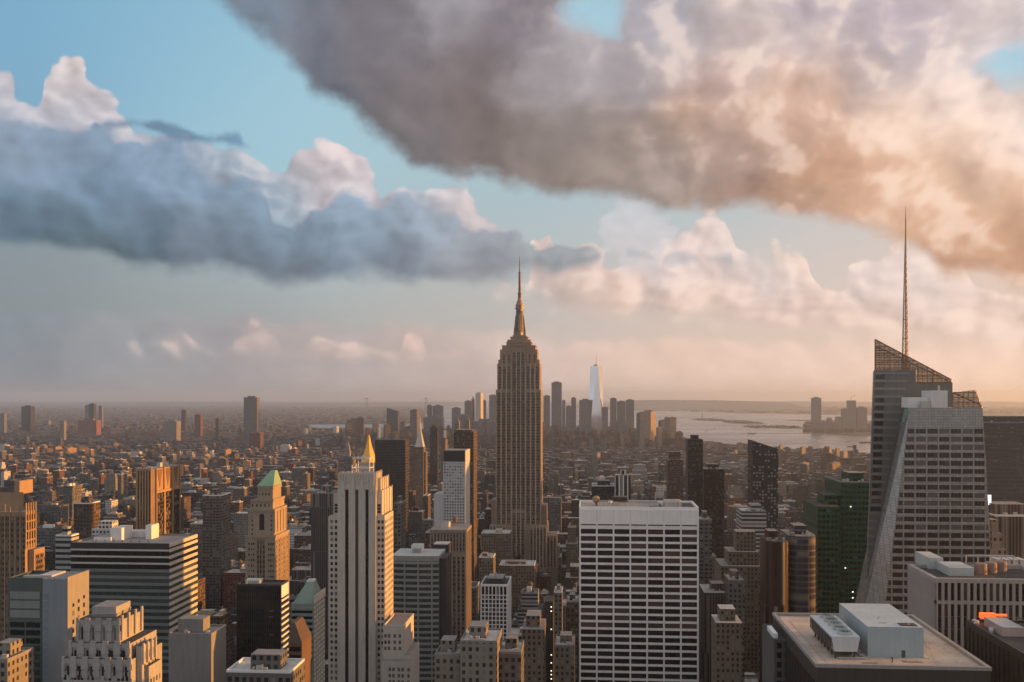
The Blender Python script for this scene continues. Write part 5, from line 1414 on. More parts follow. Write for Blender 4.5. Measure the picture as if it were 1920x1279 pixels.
# plain tower helper: walls (windowed), roof edge, penthouse ; shape 'box', 'curve', 'slant', 'octagon'
FAC = {}
def fac(kind):
    if kind not in FAC:
        A = dict(
            brown=((0.20, 0.135, 0.10), (0.03, 0.025, 0.022), 3.0, 3.5, 1.5, 1.7), tan=((0.34, 0.26, 0.19), (0.04, 0.034, 0.03), 3.0, 3.5, 1.4, 1.8),
            cream=((0.47, 0.41, 0.345), (0.05, 0.043, 0.038), 3.2, 3.6, 1.5, 1.9), grey=((0.27, 0.25, 0.235), (0.03, 0.03, 0.03), 3.0, 3.6, 1.7, 1.9),
            dark=((0.07, 0.06, 0.056), (0.018, 0.017, 0.018), 2.6, 3.5, 2.0, 2.2, (0.07, 0.06, 0.055), .2), red=((0.27, 0.115, 0.075), (0.03, 0.022, 0.02), 2.8, 3.2, 1.3, 1.6),
            white=((0.60, 0.57, 0.54), (0.05, 0.048, 0.047), 3.0, 3.5, 1.8, 1.9), glass=((0.09, 0.095, 0.10), (0.04, 0.045, 0.05), 2.0, 3.6, 1.7, 2.6),
            greyband=((0.36, 0.35, 0.34), (0.035, 0.035, 0.037), 40.0, 3.7, 39.9, 1.8), darkband=((0.14, 0.12, 0.115), (0.02, 0.018, 0.018), 40.0, 3.8, 39.9, 2.2),
            stripes=((0.70, 0.68, 0.66), (0.035, 0.03, 0.03), 5.2, 60.0, 3.9, 59.0), greenglass=((0.016, 0.072, 0.042), (0.006, 0.022, 0.014), 3.0, 4.0, 2.4, 2.2, (0.05, 0.07, 0.055), .06), checker=((0.05, 0.045, 0.045), (0.03, 0.03, 0.032), 3.4, 3.6, 2.2, 1.9, (0.18, 0.17, 0.17), .36),
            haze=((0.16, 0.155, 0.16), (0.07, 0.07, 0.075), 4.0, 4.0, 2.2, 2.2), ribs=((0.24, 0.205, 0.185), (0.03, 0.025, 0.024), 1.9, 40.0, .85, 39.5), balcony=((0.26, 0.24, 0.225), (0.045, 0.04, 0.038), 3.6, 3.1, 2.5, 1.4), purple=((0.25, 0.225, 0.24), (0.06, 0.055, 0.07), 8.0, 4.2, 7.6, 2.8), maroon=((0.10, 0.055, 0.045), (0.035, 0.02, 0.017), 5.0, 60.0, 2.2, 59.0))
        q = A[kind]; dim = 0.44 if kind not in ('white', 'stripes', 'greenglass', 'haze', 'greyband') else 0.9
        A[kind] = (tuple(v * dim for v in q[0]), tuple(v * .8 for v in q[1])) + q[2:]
        FAC[kind] = facade('facade_' + kind, *A[kind])
    return FAC[kind]
def tower(name, label, cat, p0, p1, py, y, depth, kind, roof=None, steps=(), shape='box', pent=True, group=None, seed=0, py1=None, side=None):
    x0, x1 = PX(p0, y), PX(p1, y); z = PZ(py, (p0 + p1) / 2, y); c = (x0 + x1) / 2
    y1 = y + depth
    if side is not None: y1 = PY(side, x1 if side > p1 else x0)
    root = thing(name, label, cat, c, y, group=group)
    m = fac(kind) if isinstance(kind, str) else kind
    w = MB(m, roof or M_ROOF_GREY); r = [(x0, y), (x1, y), (x1, y1), (x0, y1)]
    if shape == 'curve':
        n = 10; r = [(c + (x1 - x0) / 2 * math.sin(t), y + (x1 - x0) * .35 * (1 - math.cos(t))) for t in [-math.pi / 2 + math.pi * i / n for i in range(n + 1)]] + [(x1, y1), (x0, y1)]
    if shape == 'octagon':
        e = min(x1 - x0, y1 - y) * .25; r = [(x0 + e, y), (x1 - e, y), (x1, y + e), (x1, y1 - e), (x1 - e, y1), (x0 + e, y1), (x0, y1 - e), (x0, y + e)]
    w.poly(r, 0, r, z, True, 0, 1)
    k = z
    for (q0, q1, qy, d) in steps:                     # set-back upper stages
        a, b = PX(q0, y + d), PX(q1, y + d); zz = PZ(qy, (q0 + q1) / 2, y + d); w.box(a, b, y + d, max(y1 - d, y + d + 6), k - 2, zz, 0, 1); k = zz
    w.build('wall', root)
    if shape == 'slant':
        z2 = PZ(py1, p1, y); q = MB(m); q.face([(x0, y, z + .003), (x1, y, z + .003), (x0, y, z + (z2 - z))]); 
        q.face([(x1, y1, z + .003), (x0, y1, z + .003), (x0, y1, z2)]); q.face([(x0, y, z + .003), (x0, y, z2), (x0, y1, z2), (x0, y1, z + .003)]); q.face([(x0, y, z2), (x1, y, z + .003), (x1, y1, z + .003), (x0, y1, z2)])
        q.build('slanted_top', root)
    elif pent and not steps:
        rr = random.Random(int(p0 * 7 + py)); bw = (x1 - x0) * rr.uniform(.35, .6); bx = x0 + (x1 - x0 - bw) * rr.uniform(.2, .8)
        q = MB(m, M_ROOF_GREY); q.box(bx, bx + bw, y + (y1 - y) * .3, y + (y1 - y) * .75, z, z + min(6, max(2.5, .04 * z)), 0, 1); q.build('penthouse', root)
        if y < 1600:
            q = MB(M_WHITE if rr.random() < .4 else M_ROOF_GREY); parapet(q, x0, x1, y, y1, z, 1.0, .5) if shape == 'box' else q.box(x0 + 1, x0 + 4, y + 3, y + 6, z, z + 2); q.build('parapet', root)
            for i in range(4):
                ax, ay = x0 + (x1 - x0) * rr.uniform(.1, .85), y + (y1 - y) * rr.uniform(.08, .28); bits(root, 'roof_vent', M_STEEL, [(ax, ax + rr.uniform(.8, 2.5), ay, ay + 1.5, z, z + rr.uniform(.6, 2.2))])
    reg(min(x0, x1), max(x0, x1), y, y1)
    return root
T = tower
T('office_tower', 'big dark flat-topped tower behind the glass tower at the far right edge', 'office tower', 1845, 1990, 793, 1010, 60, facade('dark_flat_panel', (0.07, 0.066, 0.066), (0.05, 0.047, 0.047), 3.0, 4.0, 2.6, 1.6, (0.09, 0.078, 0.072), .1))
T('office_block', 'ribbed brown block at the far right edge below the dark flat-topped tower', 'office building', 1866, 1990, 969, 620, 40, 'ribs', M_ROOF_PALE)
T('stone_tower', 'slim stepped pale stone tower squeezed between glass tower and ribbed block', 'tower', 1858, 1886, 1030, 600, 14, 'cream', steps=((1860, 1879, 1000, 1), (1859, 1872, 975, 2)))
T('glass_tower', 'deep green glass tower hard against the faceted grey glass tower', 'office tower', 1576, 1640, 905, 760, 50, 'greenglass', M_ROOF_DARK)
T('glass_tower', 'lower dark green glass slab on the left shoulder of the deep green tower', 'office tower', 1533, 1575.5, 950, 745, 50, 'greenglass', M_ROOF_DARK, steps=((1545, 1572, 928, 14),))
T('apartment_tower', 'purple-grey curved tower with pale floor lines left of the green glass', 'tower', 1481, 1533, 1006, 700, 36, 'purple', M_ROOF_GREY, shape='curve')
T('apartment_tower', 'maroon tower with vertical grooves and curved shiny corner beside the purple-grey tower', 'tower', 1437, 1480, 1016, 690, 30, 'maroon', M_ROOF_DARK, shape='octagon')
T('stone_block', 'honey-cream stepped stone building in shade right of the white grid slab', 'building', 1352, 1432, 1062, 850, 40, 'tan', steps=((1366, 1424, 1035, 6), (1380, 1417, 997, 12)))
T('office_tower', 'pale grey banded tower just behind the honey-cream stepped building', 'office tower', 1390, 1437, 960, 950, 34, 'greyband', M_ROOF_PALE)
T('apartment_tower', 'narrow grey tower with rows of balconies at the shoulder of the white grid slab', 'tower', 1311, 1335, 976, 780, 22, 'balcony', M_ROOF_PALE)
T('apartment_tower', 'tall slim black-brown tower with little peaked top above the white grid slab', 'tower', 1290, 1318, 824, 1300, 30, 'dark', M_ROOF_DARK, steps=((1296, 1310, 816, 8),))
T('apartment_tower', 'dark grey tower capped by a pale mechanical band, right of the peaked slim tower', 'tower', 1320, 1358, 880, 1350, 34, 'dark', M_ROOF_PALE, steps=())
tw = T('apartment_tower', 'dark speckled tower with slanting parapet standing against the river', 'tower', 1411, 1459, 842, 1200, 36, 'checker', M_ROOF_DARK, shape='slant', py1=826)
T('apartment_tower', 'brown slim tower with stepped top left of the peaked black-brown tower', 'tower', 1252, 1281, 862, 1500, 30, 'brown', steps=((1255, 1276, 847, 6),))
T('office_tower', 'small block with bold white vertical stripes above the roof sphere', 'office building', 1153, 1182, 892, 1250, 24, 'stripes', M_WHITE)
T('office_block', 'dark green-grey block beside the white striped block', 'office building', 1110, 1152, 912, 1270, 40, 'dark', M_ROOF_GREY)
T('office_block', 'grey tower with pale cap left of the speckled slanted tower', 'tower', 1366, 1396, 1090, 700, 26, 'grey', M_ROOF_PALE)
T('stone_block', 'yellow-cream low building with twin chimneys under the narrow balcony tower', 'building', 1342, 1392, 1168, 640, 24, 'tan', M_ROOF_PALE, steps=((1350, 1379, 1142, 5),))
T('office_block', 'grey stone block with fluted piers under the dark grey pale-capped tower', 'building', 1320, 1378, 1112, 720, 28, 'ribs', M_ROOF_PALE)
# left
T('office_slab', 'grey gridded slab with striped lit end wall left of the green-roofed tower', 'office building', 380, 414, 930, 1050, 40, 'balcony', M_ROOF_GREY, side=433)
T('office_block', 'dark brown block with pale coping behind the flat-roofed banded slab', 'building', 138, 168, 945, 900, 30, 'brown', M_ROOF_PALE, side=188)
T('stone_block', 'small white block with ornamental gables rising behind the banded slab roof', 'building', 172, 220, 992, 780, 24, 'white', M_ROOF_PALE, steps=((184, 210, 978, 3),), side=238)
T('office_block', 'grey block with striped flank at the left shoulder of the banded slab', 'building', 104, 134, 1006, 640, 22, 'greyband', M_ROOF_PALE, side=148)
T('office_block', 'plain grey block with blank front panel between banded slab and black block', 'building', 316, 396, 1192, 430, 36, stone('plain_grey_render', (0.20, 0.19, 0.18), .85, .25), M_ROOF_GREY, side=424)
T('office_block', 'low block with pale roof at the foot of the black glass block', 'building', 424, 545, 1262, 400, 20, 'grey', M_ROOF_PALE)
T('stone_block', 'pale low block in the lower left corner', 'building', -30, 14, 1240, 400, 20, 'cream', M_ROOF_PALE)
T('office_slab', 'brown ribbed slab left of the slot tower crown', 'office building', 583, 622, 926, 900, 34, 'ribs', M_ROOF_GREY)
T('office_slab', 'huge black flat-topped slab behind the gold pyramid', 'office tower', 703, 760, 825, 1400, 30, facade('black_brown_panel', (0.045, 0.036, 0.033), (0.035, 0.03, 0.028), 3, 4, 2.6, 2, (0.045, 0.038, 0.035), .2), M_ROOF_DARK, pent=False)
T('apartment_tower', 'grey block in the gap between slot tower and black slab', 'building', 739, 752, 945, 905, 24, 'grey')
T('office_tower', 'brown colonnaded tower rising behind the silver-grey slab', 'tower', 851, 888, 809, 1100, 36, 'brown', steps=((852, 885, 806, 3),))
T('office_block', 'brown warehouse block with pale roof terrace at the foot of the limestone skyscraper', 'building', 936, 1002, 1061, 1120, 34, 'tan', M_ROOF_PALE)
T('stone_block', 'cream block with arched white parapet just below the skyscraper terrace', 'building', 898, 925, 1046, 1080, 26, 'tan', M_ROOF_PALE)
# foreground middle
T('stone_block', 'cream stepped block with blank wall panel at the bottom centre', 'building', 863, 932, 1205, 470, 26, 'cream', M_ROOF_PALE)
T('stone_block', 'cream lower wing with small square windows at the bottom, left of the blank panel', 'building', 815, 862.5, 1230, 475, 24, 'cream', M_ROOF_GREY)
T('stone_block', 'brown-grey block with small penthouse right of the cream stepped block', 'building', 932.5, 977, 1226, 480, 24, 'grey', M_ROOF_PALE)
T('stone_block', 'tall narrow brown block with window rows beside the dark avenue', 'building', 978, 1020, 1180, 600, 30, 'tan', M_ROOF_GREY, steps=((986, 1012, 1155, 6),))
T('stone_block', 'narrow corniced block between the avenue and the white grid slab', 'building', 1040, 1077, 1212, 600, 26, 'tan', M_ROOF_PALE)
T('stone_block', 'thin cream tower of paired windows along the avenue', 'building', 1039, 1054, 1112, 800, 24, 'cream', M_ROOF_PALE)
T('stone_block', 'brown block with white roof hut against the side of the white grid slab', 'building', 1062, 1085, 1130, 760, 26, 'brown', M_ROOF_PALE)

# gilded pyramid roof
def gilded_pyramid():
    y = 1900.0; X0 = lambda px: PX(px, y); Z = lambda py: PZ(py, 686, y); x0, x1 = X0(655), X0(710)
    root = thing('stone_tower', 'tower with shining gold pyramid roof peeping over the slot tower', 'tower', X0(686), y)
    w = MB(M_TANBRICK, M_ROOF_GREY); w.box(x0, x1, y, y + 56, 0, Z(885), 0, 1); w.box(X0(668), X0(704), y + 6, y + 46, Z(885), Z(868), 0, 1); w.build('wall', root)
    c = X0(686); m = MB(M_GOLD); N = 8; ring = lambda r: [(c + r * math.cos(2 * math.pi * i / N + .3927), y + 26 + r * math.sin(2 * math.pi * i / N + .3927)) for i in range(N)]
    for (r0, z0, r1, z1) in ((16, Z(868), 10.5, Z(852)), (10.5, Z(852), 6, Z(838)), (6, Z(838), 2.6, Z(824))): m.poly(ring(r0), z0, ring(r1), z1)
    m.lathe(c, y + 26, [(2.8, Z(824)), (2.8, Z(822)), (1.8, Z(820)), (.3, Z(816))], 8); m.build('gold_pyramid', root)
    m = MB(M_GOLD)
    for px in (664, 708): m.lathe(X0(px), y + 8, [(3, Z(885)), (3, Z(873)), (.3, Z(862))], 8)
    m.build('corner_turrets', root); reg(x0, x1, y, y + 56)
    y = 2500.0; x0, x1 = PX(645, y), PX(662, y); Z = lambda py: PZ(py, 653, y)
    r2 = thing('stone_tower', 'small dull clock tower with pointed lit top left of the gold pyramid', 'tower', (x0 + x1) / 2, y)
    w = MB(fac('grey')); w.box(x0, x1, y, y + 22, 0, Z(856)); w.build('wall', r2); c = PX(651, y)
    m = MB(stone('weathered_stone', (0.22, 0.19, 0.165))); m.poly([(c - 6, y + 3), (c + 6, y + 3), (c + 6, y + 15), (c - 6, y + 15)], Z(856), [(c - 4, y + 5), (c + 4, y + 5), (c + 4, y + 13), (c - 4, y + 13)], Z(836)); m.lathe(c, y + 9, [(4, Z(836)), (.3, Z(827))], 8); m.build('spire', r2)
    # marble clock tower with pointed roof
    y = 1950.0; x0, x1 = PX(777, y), PX(794, y); Z = lambda py: PZ(py, 786, y); yb = PY(797.5, x1) 
    r3 = thing('stone_tower', 'slim tower with pointed roof, rims lit orange, right of the black slab', 'tower', (x0 + x1) / 2, y)
    w = MB(fac('tan'), M_PALESTONE); yb = y + 24; w.box(x0, x1, y, yb, 0, Z(838), 0, 1)
    w.box(PX(767, y), x0 - .01, y + 6, y + 24, 0, Z(836), 0, 1); w.box(x1 + .01, PX(797.5, y), y + 6, y + 26, 0, Z(848), 0, 1); w.build('wall', r3)
    m = MB(M_PALESTONE); m.poly([(x0 + 1, y + 1), (x1 - 1, y + 1), (x1 - 1, yb - 1), (x0 + 1, yb - 1)], Z(838), [(x0 + 6.5, y + 9.5), (x1 - 6.5, y + 9.5), (x1 - 6.5, y + 14.5), (x0 + 6.5, y + 14.5)], Z(808)); m.lathe((x0 + x1) / 2, y + 12, [(2.6, Z(808)), (2.4, Z(797)), (1.2, Z(793)), (.2, Z(779))], 8); m.build('pyramid_roof', r3)
    reg(x0 - 12, x1 + 8, y, yb + 4)
gilded_pyramid()

# digital billboard on the side of the right-hand towers
def billboard():
    y = 640.0; x0, x1 = PX(1852, y), PX(1858.5, y); z0, z1 = PZ(947, 1855, y), PZ(928, 1855, y)
    em = new_mat('screen_glow'); MATS['screen'] = finish(em, (0.7, 0.72, 0.75), .4, emit=((0.93, 0.95, 1.0), 0.75))
    root = thing('billboard', 'bright white vertical screen beside the glass tower', 'screen', (x0 + x1) / 2, y, 0)
    m = MB(M_BRONZE); m.box(x0 - .3, x1 + .3, y, y + .8, z0 - .3, z1 + .3); m.box((x0 + x1) / 2 - .5, (x0 + x1) / 2 + .5, y + .1, y + .7, 0, z0 - .31); m.build('frame', root)
    m = MB(em); m.fbox(north(x0, x1, y), 0, x1 - x0, z0, z1, .003, .05); m.build('screen', root)
billboard()
# ------------------------------------------------------------------ ground, water, hills
def sheet(name, polys, z, mat, skirt=None):
    m = MB(mat)
    for p in polys:
        m.face([(x, y, z) for x, y in p])
        if skirt is not None:
            for a, b in zip(p, p[1:] + p[:1]): m.face([(a[0], a[1], skirt), (b[0], b[1], skirt), (b[0], b[1], z), (a[0], a[1], z)])
    return tag(m.build(name), kind='structure')
wm = new_mat('bay_water'); P3 = wpos()
rip = noise(P3, 0.02, 3, 0.6) + noise(P3, 0.002, 3, 0.6) * 1.5
streak = noise(X.vm('MULTIPLY', P3, (0.0006, 0.0035, 0.0)), 1.0, 4, 0.6)
MATS['bay_water'] = finish(wm, (0.10, 0.105, 0.11), lin(streak, .35, .7, .18, .42), 0.0, 0.5, bump=(rip, 6.0))
sheet('water', [[(-44000, -2500), (44000, -2500), (44000, 61000), (-44000, 61000)]], 0.0, wm)
gm = new_mat('city_ground'); P3 = wpos()
tone = noise(P3, 0.004, 4, 0.6); fine = noise(P3, 0.03, 3, 0.7)
blk = X.node('ShaderNodeTexVoronoi', voronoi_dimensions='2D'); X.put(blk.inputs['Vector'], P3); blk.inputs['Scale'].default_value = 0.011
patch = mix(sep(X(blk.outputs['Color']))[0], (0.045, 0.042, 0.035), (0.14, 0.115, 0.10))
far_mix = mix(smooth(fine + tone * .5, 0.5, 0.95), patch, (0.05, 0.06, 0.04))
near = mix(smooth(fine, .35, .65), (0.045, 0.043, 0.042), (0.065, 0.06, 0.057))
MATS['city_ground'] = finish(gm, mix(smooth(sep(P3)[1], 2600.0, 4200.0), near, far_mix), 0.95, 0, .2)
LAND = [
    [(-43000, -2000), (2200, -2000), (1800, 2200), (1270, 4100), (930, 5000), (600, 5900), (380, 6700), (-200, 7350), (-1000, 7550), (-1500, 7900), (-2300, 8050), (-2600, 9300), (-2000, 9500), (-1500, 9900), (-1900, 12000), (-2300, 14000), (-2900, 19000), (-3800, 26000), (-4500, 60500), (-43000, 60500)],
]
sheet('ground', LAND, 2.0, gm, -1)
far = [GR(*p) for p in ((1150, 768.5), (1240, 769.5), (1300, 771), (1350, 773), (1390, 775.5), (1450, 775), (1500, 777), (1560, 778), (1650, 780), (1720, 783))]
sheet('ground', [far + [(20000, 12000), (43000, 14000), (43000, 60500), (-3200, 60500), (-2000, 30000)]], 2.0, gm, -1)
pier_land = [GR(*p) for p in ((1506, 806), (1525, 812), (1560, 815), (1610, 817.5), (1660, 818), (1760, 822), (1760, 792), (1640, 789), (1520, 787.5), (1470, 788), (1512, 790), (1520, 796))]
sheet('ground', [pier_land], 2.5, gm, -1)
tm = stone('tree_mass', (0.045, 0.05, 0.03), .95, .5)
def island(name, px0, px1, py0, py1, humps, seed):
    rr = random.Random(seed); a, b = GR(px0, (py0 + py1) / 2), GR(px1, (py0 + py1) / 2)
    c = ((a[0] + b[0]) / 2, (a[1] + b[1]) / 2); rx = (b[0] - a[0]) / 2; ya, yb = GR((px0 + px1) / 2, py1)[1], GR((px0 + px1) / 2, py0)[1]; ry = (yb - ya) / 2; cy = (ya + yb) / 2
    ring = [(c[0] + rx * math.cos(t) * rr.uniform(.88, 1.05), cy + ry * math.sin(t) * rr.uniform(.85, 1.05)) for t in [2 * math.pi * i / 22 for i in range(22)]]
    m = MB(gm, tm); m.poly(ring, -1, ring, 3.0)
    for i in range(humps):
        t = rr.uniform(0, 6.28); q = math.sqrt(rr.random()) * .8; s = rr.uniform(9, 17); hx, hy = c[0] + rx * q * math.cos(t), cy + ry * q * math.sin(t)
        m.lathe(hx, hy, [(s, 2.9), (s * 1.15, 3 + s * .25), (s * .8, 3 + s * .55), (s * .3, 3 + s * .75)], 7, 1)
    return tag(m.build(name), kind='structure')
island('island', 1300, 1366, 785.5, 789.5, 34, 1); island('island', 1357, 1427, 788.5, 796, 60, 2); island('island', 1396, 1446, 798.5, 803, 26, 3); island('island', 1440, 1504, 799.5, 804, 40, 4)
# far ridge
hm = stone('far_wooded_ridge', (0.10, 0.10, 0.085), .95, .3)
m = MB(hm); N = 60; rr = random.Random(8)
def ridge(px0, px1, y, prof, dep):
    P = []
    for i in range(N + 1):
        px = px0 + (px1 - px0) * i / N; P.append((PX(px, y), max(8.0, PZ(prof(px) + rr.uniform(-.25, .25), px, y))))
    for (xa, za), (xb, zb) in zip(P, P[1:]):
        m.face([(xa, y - dep, 2.05), (xb, y - dep, 2.05), (xb, y, zb), (xa, y, za)]); m.face([(xa, y, za), (xb, y, zb), (xb, y + dep, 2.05), (xa, y + dep, 2.05)])
ridge(1150, 1480, 21000, lambda p: 750.0 + ((p - 1260) / 110) ** 2 * (1.2 if p > 1260 else 1.6), 2400)
ridge(1380, 2000, 30000, lambda p: 753.5 + math.sin(p * .02) * .8, 2500)
ridge(-60, 900, 32000, lambda p: 754.6 + math.sin(p * .013) * .6, 2500)
tag(m.build('hills'), kind='structure')

# ------------------------------------------------------------------ harbour: statue, bridge, boats
def statue():
    x, y = GR(1317, 787)
    root = thing('statue', 'tiny standing statue with raised arm on an island pedestal in the bay', 'statue', x, y, 3)
    m = MB(stone('pedestal_stone', (0.34, 0.30, 0.26))); m.box(x - 26, x + 26, y - 26, y + 26, 3, 14); m.poly([(x - 9, y - 9), (x + 9, y - 9), (x + 9, y + 9), (x - 9, y + 9)], 14, [(x - 6.5, y - 6.5), (x + 6.5, y - 6.5), (x + 6.5, y + 6.5), (x - 6.5, y + 6.5)], 47); m.build('pedestal', root)
    m = MB(M_COPPER); m.lathe(x, y, [(5.5, 47), (5, 60), (4.4, 72), (4.8, 78), (2.0, 82), (2.6, 85), (2.4, 88), (.5, 90)], 10); m.tube((x - 4, y, 77), (x - 6.5, y, 91), 1.3, .9, 6); m.lathe(x - 6.5, y, [(.6, 90), (1.4, 92), (.2, 96)], 6); m.build('figure', root)
statue()
def bay_bridge():
    y = 16500.0; xa, xb = PX(687.5, y), PX(799, y); zt = PZ(746, 740, y)
    root = thing('suspension_bridge', 'hazy far suspension bridge, only its two towers clear on the skyline', 'bridge', (xa + xb) / 2, y)
    sm = metal('bridge_steel', (0.20, 0.21, 0.22), .6, .2)
    for x in (xa, xb):
        m = MB(sm)
        for s in (-14, 14): m.box(x + s - 4.5, x + s + 4.5, y - 5, y + 5, 0, zt)
        m.box(x - 9.4, x + 9.4, y - 4, y + 4, zt - 16, zt - 2); m.box(x - 9.4, x + 9.4, y - 4, y + 4, 84, 94); m.build('tower', root)
    m = MB(sm); m.box(xa - 520, xb + 520, y - 14, y + 14, 70, 77); m.build('deck', root)
    m = MB(sm); L = xb - xa
    pts = [(xa + L * t / 24, 84 + (zt - 84) * (2 * t / 24 - 1) ** 2) for t in range(25)]
    pts = [(xa - 480, 78)] + pts + [(xb + 480, 78)]
    for (p, q), (r, s) in zip(pts, pts[1:]): m.tube((p, y, q), (r, y, s), 1.6, n=4, cap=False)
    m.build('cable', root)
bay_bridge()
hull_m = stone('hull_dark', (0.07, 0.055, 0.05), .6); sup_m = stone('boat_white', (0.62, 0.58, 0.55), .6)
def boat(px, py, wpx, label, name='boat', tall=0.25, white=False):
    x, y = GR(px, py); L = wpx * y / FOC
    root = thing(name, label, name, x, y, group='boats on the bay'); b = min(L * .22, 16)
    ring = lambda k: [(x - L / 2 * k, y - b / 2), (x + L * .36 * k, y - b / 2), (x + L / 2 * k, y), (x + L * .36 * k, y + b / 2), (x - L / 2 * k, y + b / 2)]
    m = MB(sup_m if white else hull_m); m.poly(ring(.93), -.5, ring(1), L * .09 + 1, True); m.build('hull', root)
    m = MB(sup_m); h = L * .09 + 1; m.box(x - L * .34, x - L * .34 + L * tall, y - b * .35, y + b * .35, h, h + L * .10 + 2); m.box(x - L * .30, x - L * .2, y - b * .25, y + b * .25, h + L * .1 + 2.003, h + L * .15 + 3); m.build('cabin', root)
for a in ((1410, 814, 17, 'long low barge in the bay under the wooded islands', 'barge', .12), (1340, 803.5, 6, 'small white boat catching light left of the barge', 'boat', .5, True), (1325, 808, 5, 'tiny boat left of the small white boat', 'boat', .4), (1371, 812.5, 6, 'small pale boat between white boat and barge', 'boat', .5, True),
          (1590, 829, 9, 'dark boat on the river below the far shore towers', 'boat', .3), (1594, 838, 12, 'dark barge nearer than the dark river boat', 'barge', .2), (1624, 831, 26, 'longest dark ship on the river, beside the glass tower edge', 'ship', .14), (1530, 828, 16, 'thin pale boat with a long wake on the river', 'boat', .3, True)):
    boat(*a[:4], *a[4:])

# ------------------------------------------------------------------ far towers, each with its real place
def cat_slab(n): return n == 'apartment_slab'
def far_tower(name, label, p0, p1, py, y, kind='haze', depth=None, group=None, top=None, rot=0.0):
    x0, x1 = PX(p0, y), PX(p1, y); z = PZ(py, (p0 + p1) / 2, y); d = depth or min(x1 - x0, 60)
    root = thing(name, label, 'tower', (x0 + x1) / 2, y, group=group)
    m = MB(fac(kind) if isinstance(kind, str) else kind, M_ROOF_GREY); cx, cy = (x0 + x1) / 2, y + d / 2
    if rot and cat_slab(name):
        a = .85; wd = (x1 - x0) / (math.cos(a) + .3 * math.sin(a)); m.obox(cx, cy, a, wd, wd * .3, 0, z, 0, 1)
    elif rot:
        wd = (x1 - x0) / (abs(math.cos(rot)) + abs(math.sin(rot))); m.obox(cx, cy, rot, wd, wd, 0, z, 0, 1)
    else: m.box(x0, x1, y, y + d, 0, z, 0, 1)
    m.build('wall', root)
    q = MB(fac(kind) if isinstance(kind, str) else kind, M_ROOF_GREY); w = x1 - x0
    if top == 'spire': q.poly([(cx - w * .3, cy - w * .3), (cx + w * .3, cy - w * .3), (cx + w * .3, cy + w * .3), (cx - w * .3, cy + w * .3)], z, [(cx - 1, cy - 1), (cx + 1, cy - 1), (cx + 1, cy + 1), (cx - 1, cy + 1)], z + w * 1.0); q.build('spire', root)
    elif top == 'crane': q.tube((cx, cy, z), (cx, cy, z + 26), 1.2, n=4); q.tube((cx - 8, cy, z + 20), (cx + 30, cy, z + 40), 1.0, n=4); q.build('crane', root)
    elif top == 'slant': q.face([(x0, y, z + .01), (x1, y, z + .01), (x0, y, z + w * .3)]); q.face([(x0, y, z + w * .3), (x1, y, z + .01), (x1, y + d, z + .01), (x0, y + d, z + w * .3)]); q.face([(x0, y, z + .01), (x0, y, z + w * .3), (x0, y + d, z + w * .3), (x0, y + d, z + .01)]); q.build('slanted_top', root)
    elif cat_slab(name): q.obox(cx, cy, .85, w * .3, w * .15, z, z + max(3, w * .08), 0, 1); q.build('penthouse', root)
    else: q.box(cx - w * .25, cx + w * .25, cy - d * .2, cy + d * .2, z, z + max(4, w * .1), 0, 1); q.build('penthouse', root)
    return root
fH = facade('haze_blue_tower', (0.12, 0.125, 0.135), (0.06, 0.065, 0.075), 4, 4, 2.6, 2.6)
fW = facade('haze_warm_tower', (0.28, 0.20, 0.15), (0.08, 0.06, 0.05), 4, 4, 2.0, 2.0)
G1 = 'towers of the downtown cluster'
for a in (
    (1019, 1031, 742, 'haze', 'hazy tower directly right of the limestone skyscraper shaft'), (1034, 1053, 717, fH, 'tall dark flat-topped tower between limestone skyscraper and tapering white tower'),
    (1054, 1060, 751, 'haze', 'low grey shoulder tower touching the tall dark flat-topped one'), (1061, 1071, 762, 'haze', 'short hazy block left of the thin dark downtown tower'),
    (1071, 1080, 746, fH, 'thin dark tower with a glint, left of the broad dark one'), (1086, 1109, 750, fH, 'broad dark flat slab touching the tapering white tower'), (1129, 1140, 764, 'haze', 'rounded hazy tower at the foot of the tapering white tower'),
    (1144, 1156, 747, fH, 'slim dark tower first to the right of the tapering white tower'), (1157, 1173, 753, 'haze', 'grey tower between the slim dark one and the frame-topped one'), (1174, 1189, 750, 'haze', 'frame-topped grey tower with a lit face beside the bay'),
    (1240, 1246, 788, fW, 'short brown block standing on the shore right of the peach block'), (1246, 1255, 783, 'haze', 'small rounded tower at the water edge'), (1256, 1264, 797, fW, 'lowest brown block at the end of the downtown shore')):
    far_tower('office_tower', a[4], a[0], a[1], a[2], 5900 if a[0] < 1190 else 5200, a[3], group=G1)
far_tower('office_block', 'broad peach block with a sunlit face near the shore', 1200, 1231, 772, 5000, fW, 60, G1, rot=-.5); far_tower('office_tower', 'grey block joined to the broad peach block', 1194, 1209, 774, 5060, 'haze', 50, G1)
for a in ((917, 930, 741, 'hazy tower cut by the left edge of the limestone skyscraper'), (905, 911, 751, 'narrow hazy tower right of the rippling steel tower'), (871, 884, 752, 'stepped hazy tower left of the rippling steel tower'), (847, 862, 765, 'short hazy block beside two pointed spires'), (811, 829, 761, 'hazy block, wider of the pair left of the pointed spires'), (801, 809, 760, 'hazy slim block, narrower of the pair left of the pointed spires'), (794, 830, 783, 'low wide hazy block below the hazy pair'), (862, 872, 778, 'low hazy block between the two pointed spires'), (886, 930, 790, 'wide low hazy mass at the feet of the rippling steel tower')):
    far_tower('office_tower', a[3], a[0], a[1], a[2], 5700 if a[1] - a[0] < 25 else 5600, 'haze' if a[0] % 2 else fH, group=G1)
far_tower('office_tower', 'pointed hazy tower with needle top left of the rippling steel tower', 884, 889.5, 748, 5750, 'haze', group=G1, top='spire')
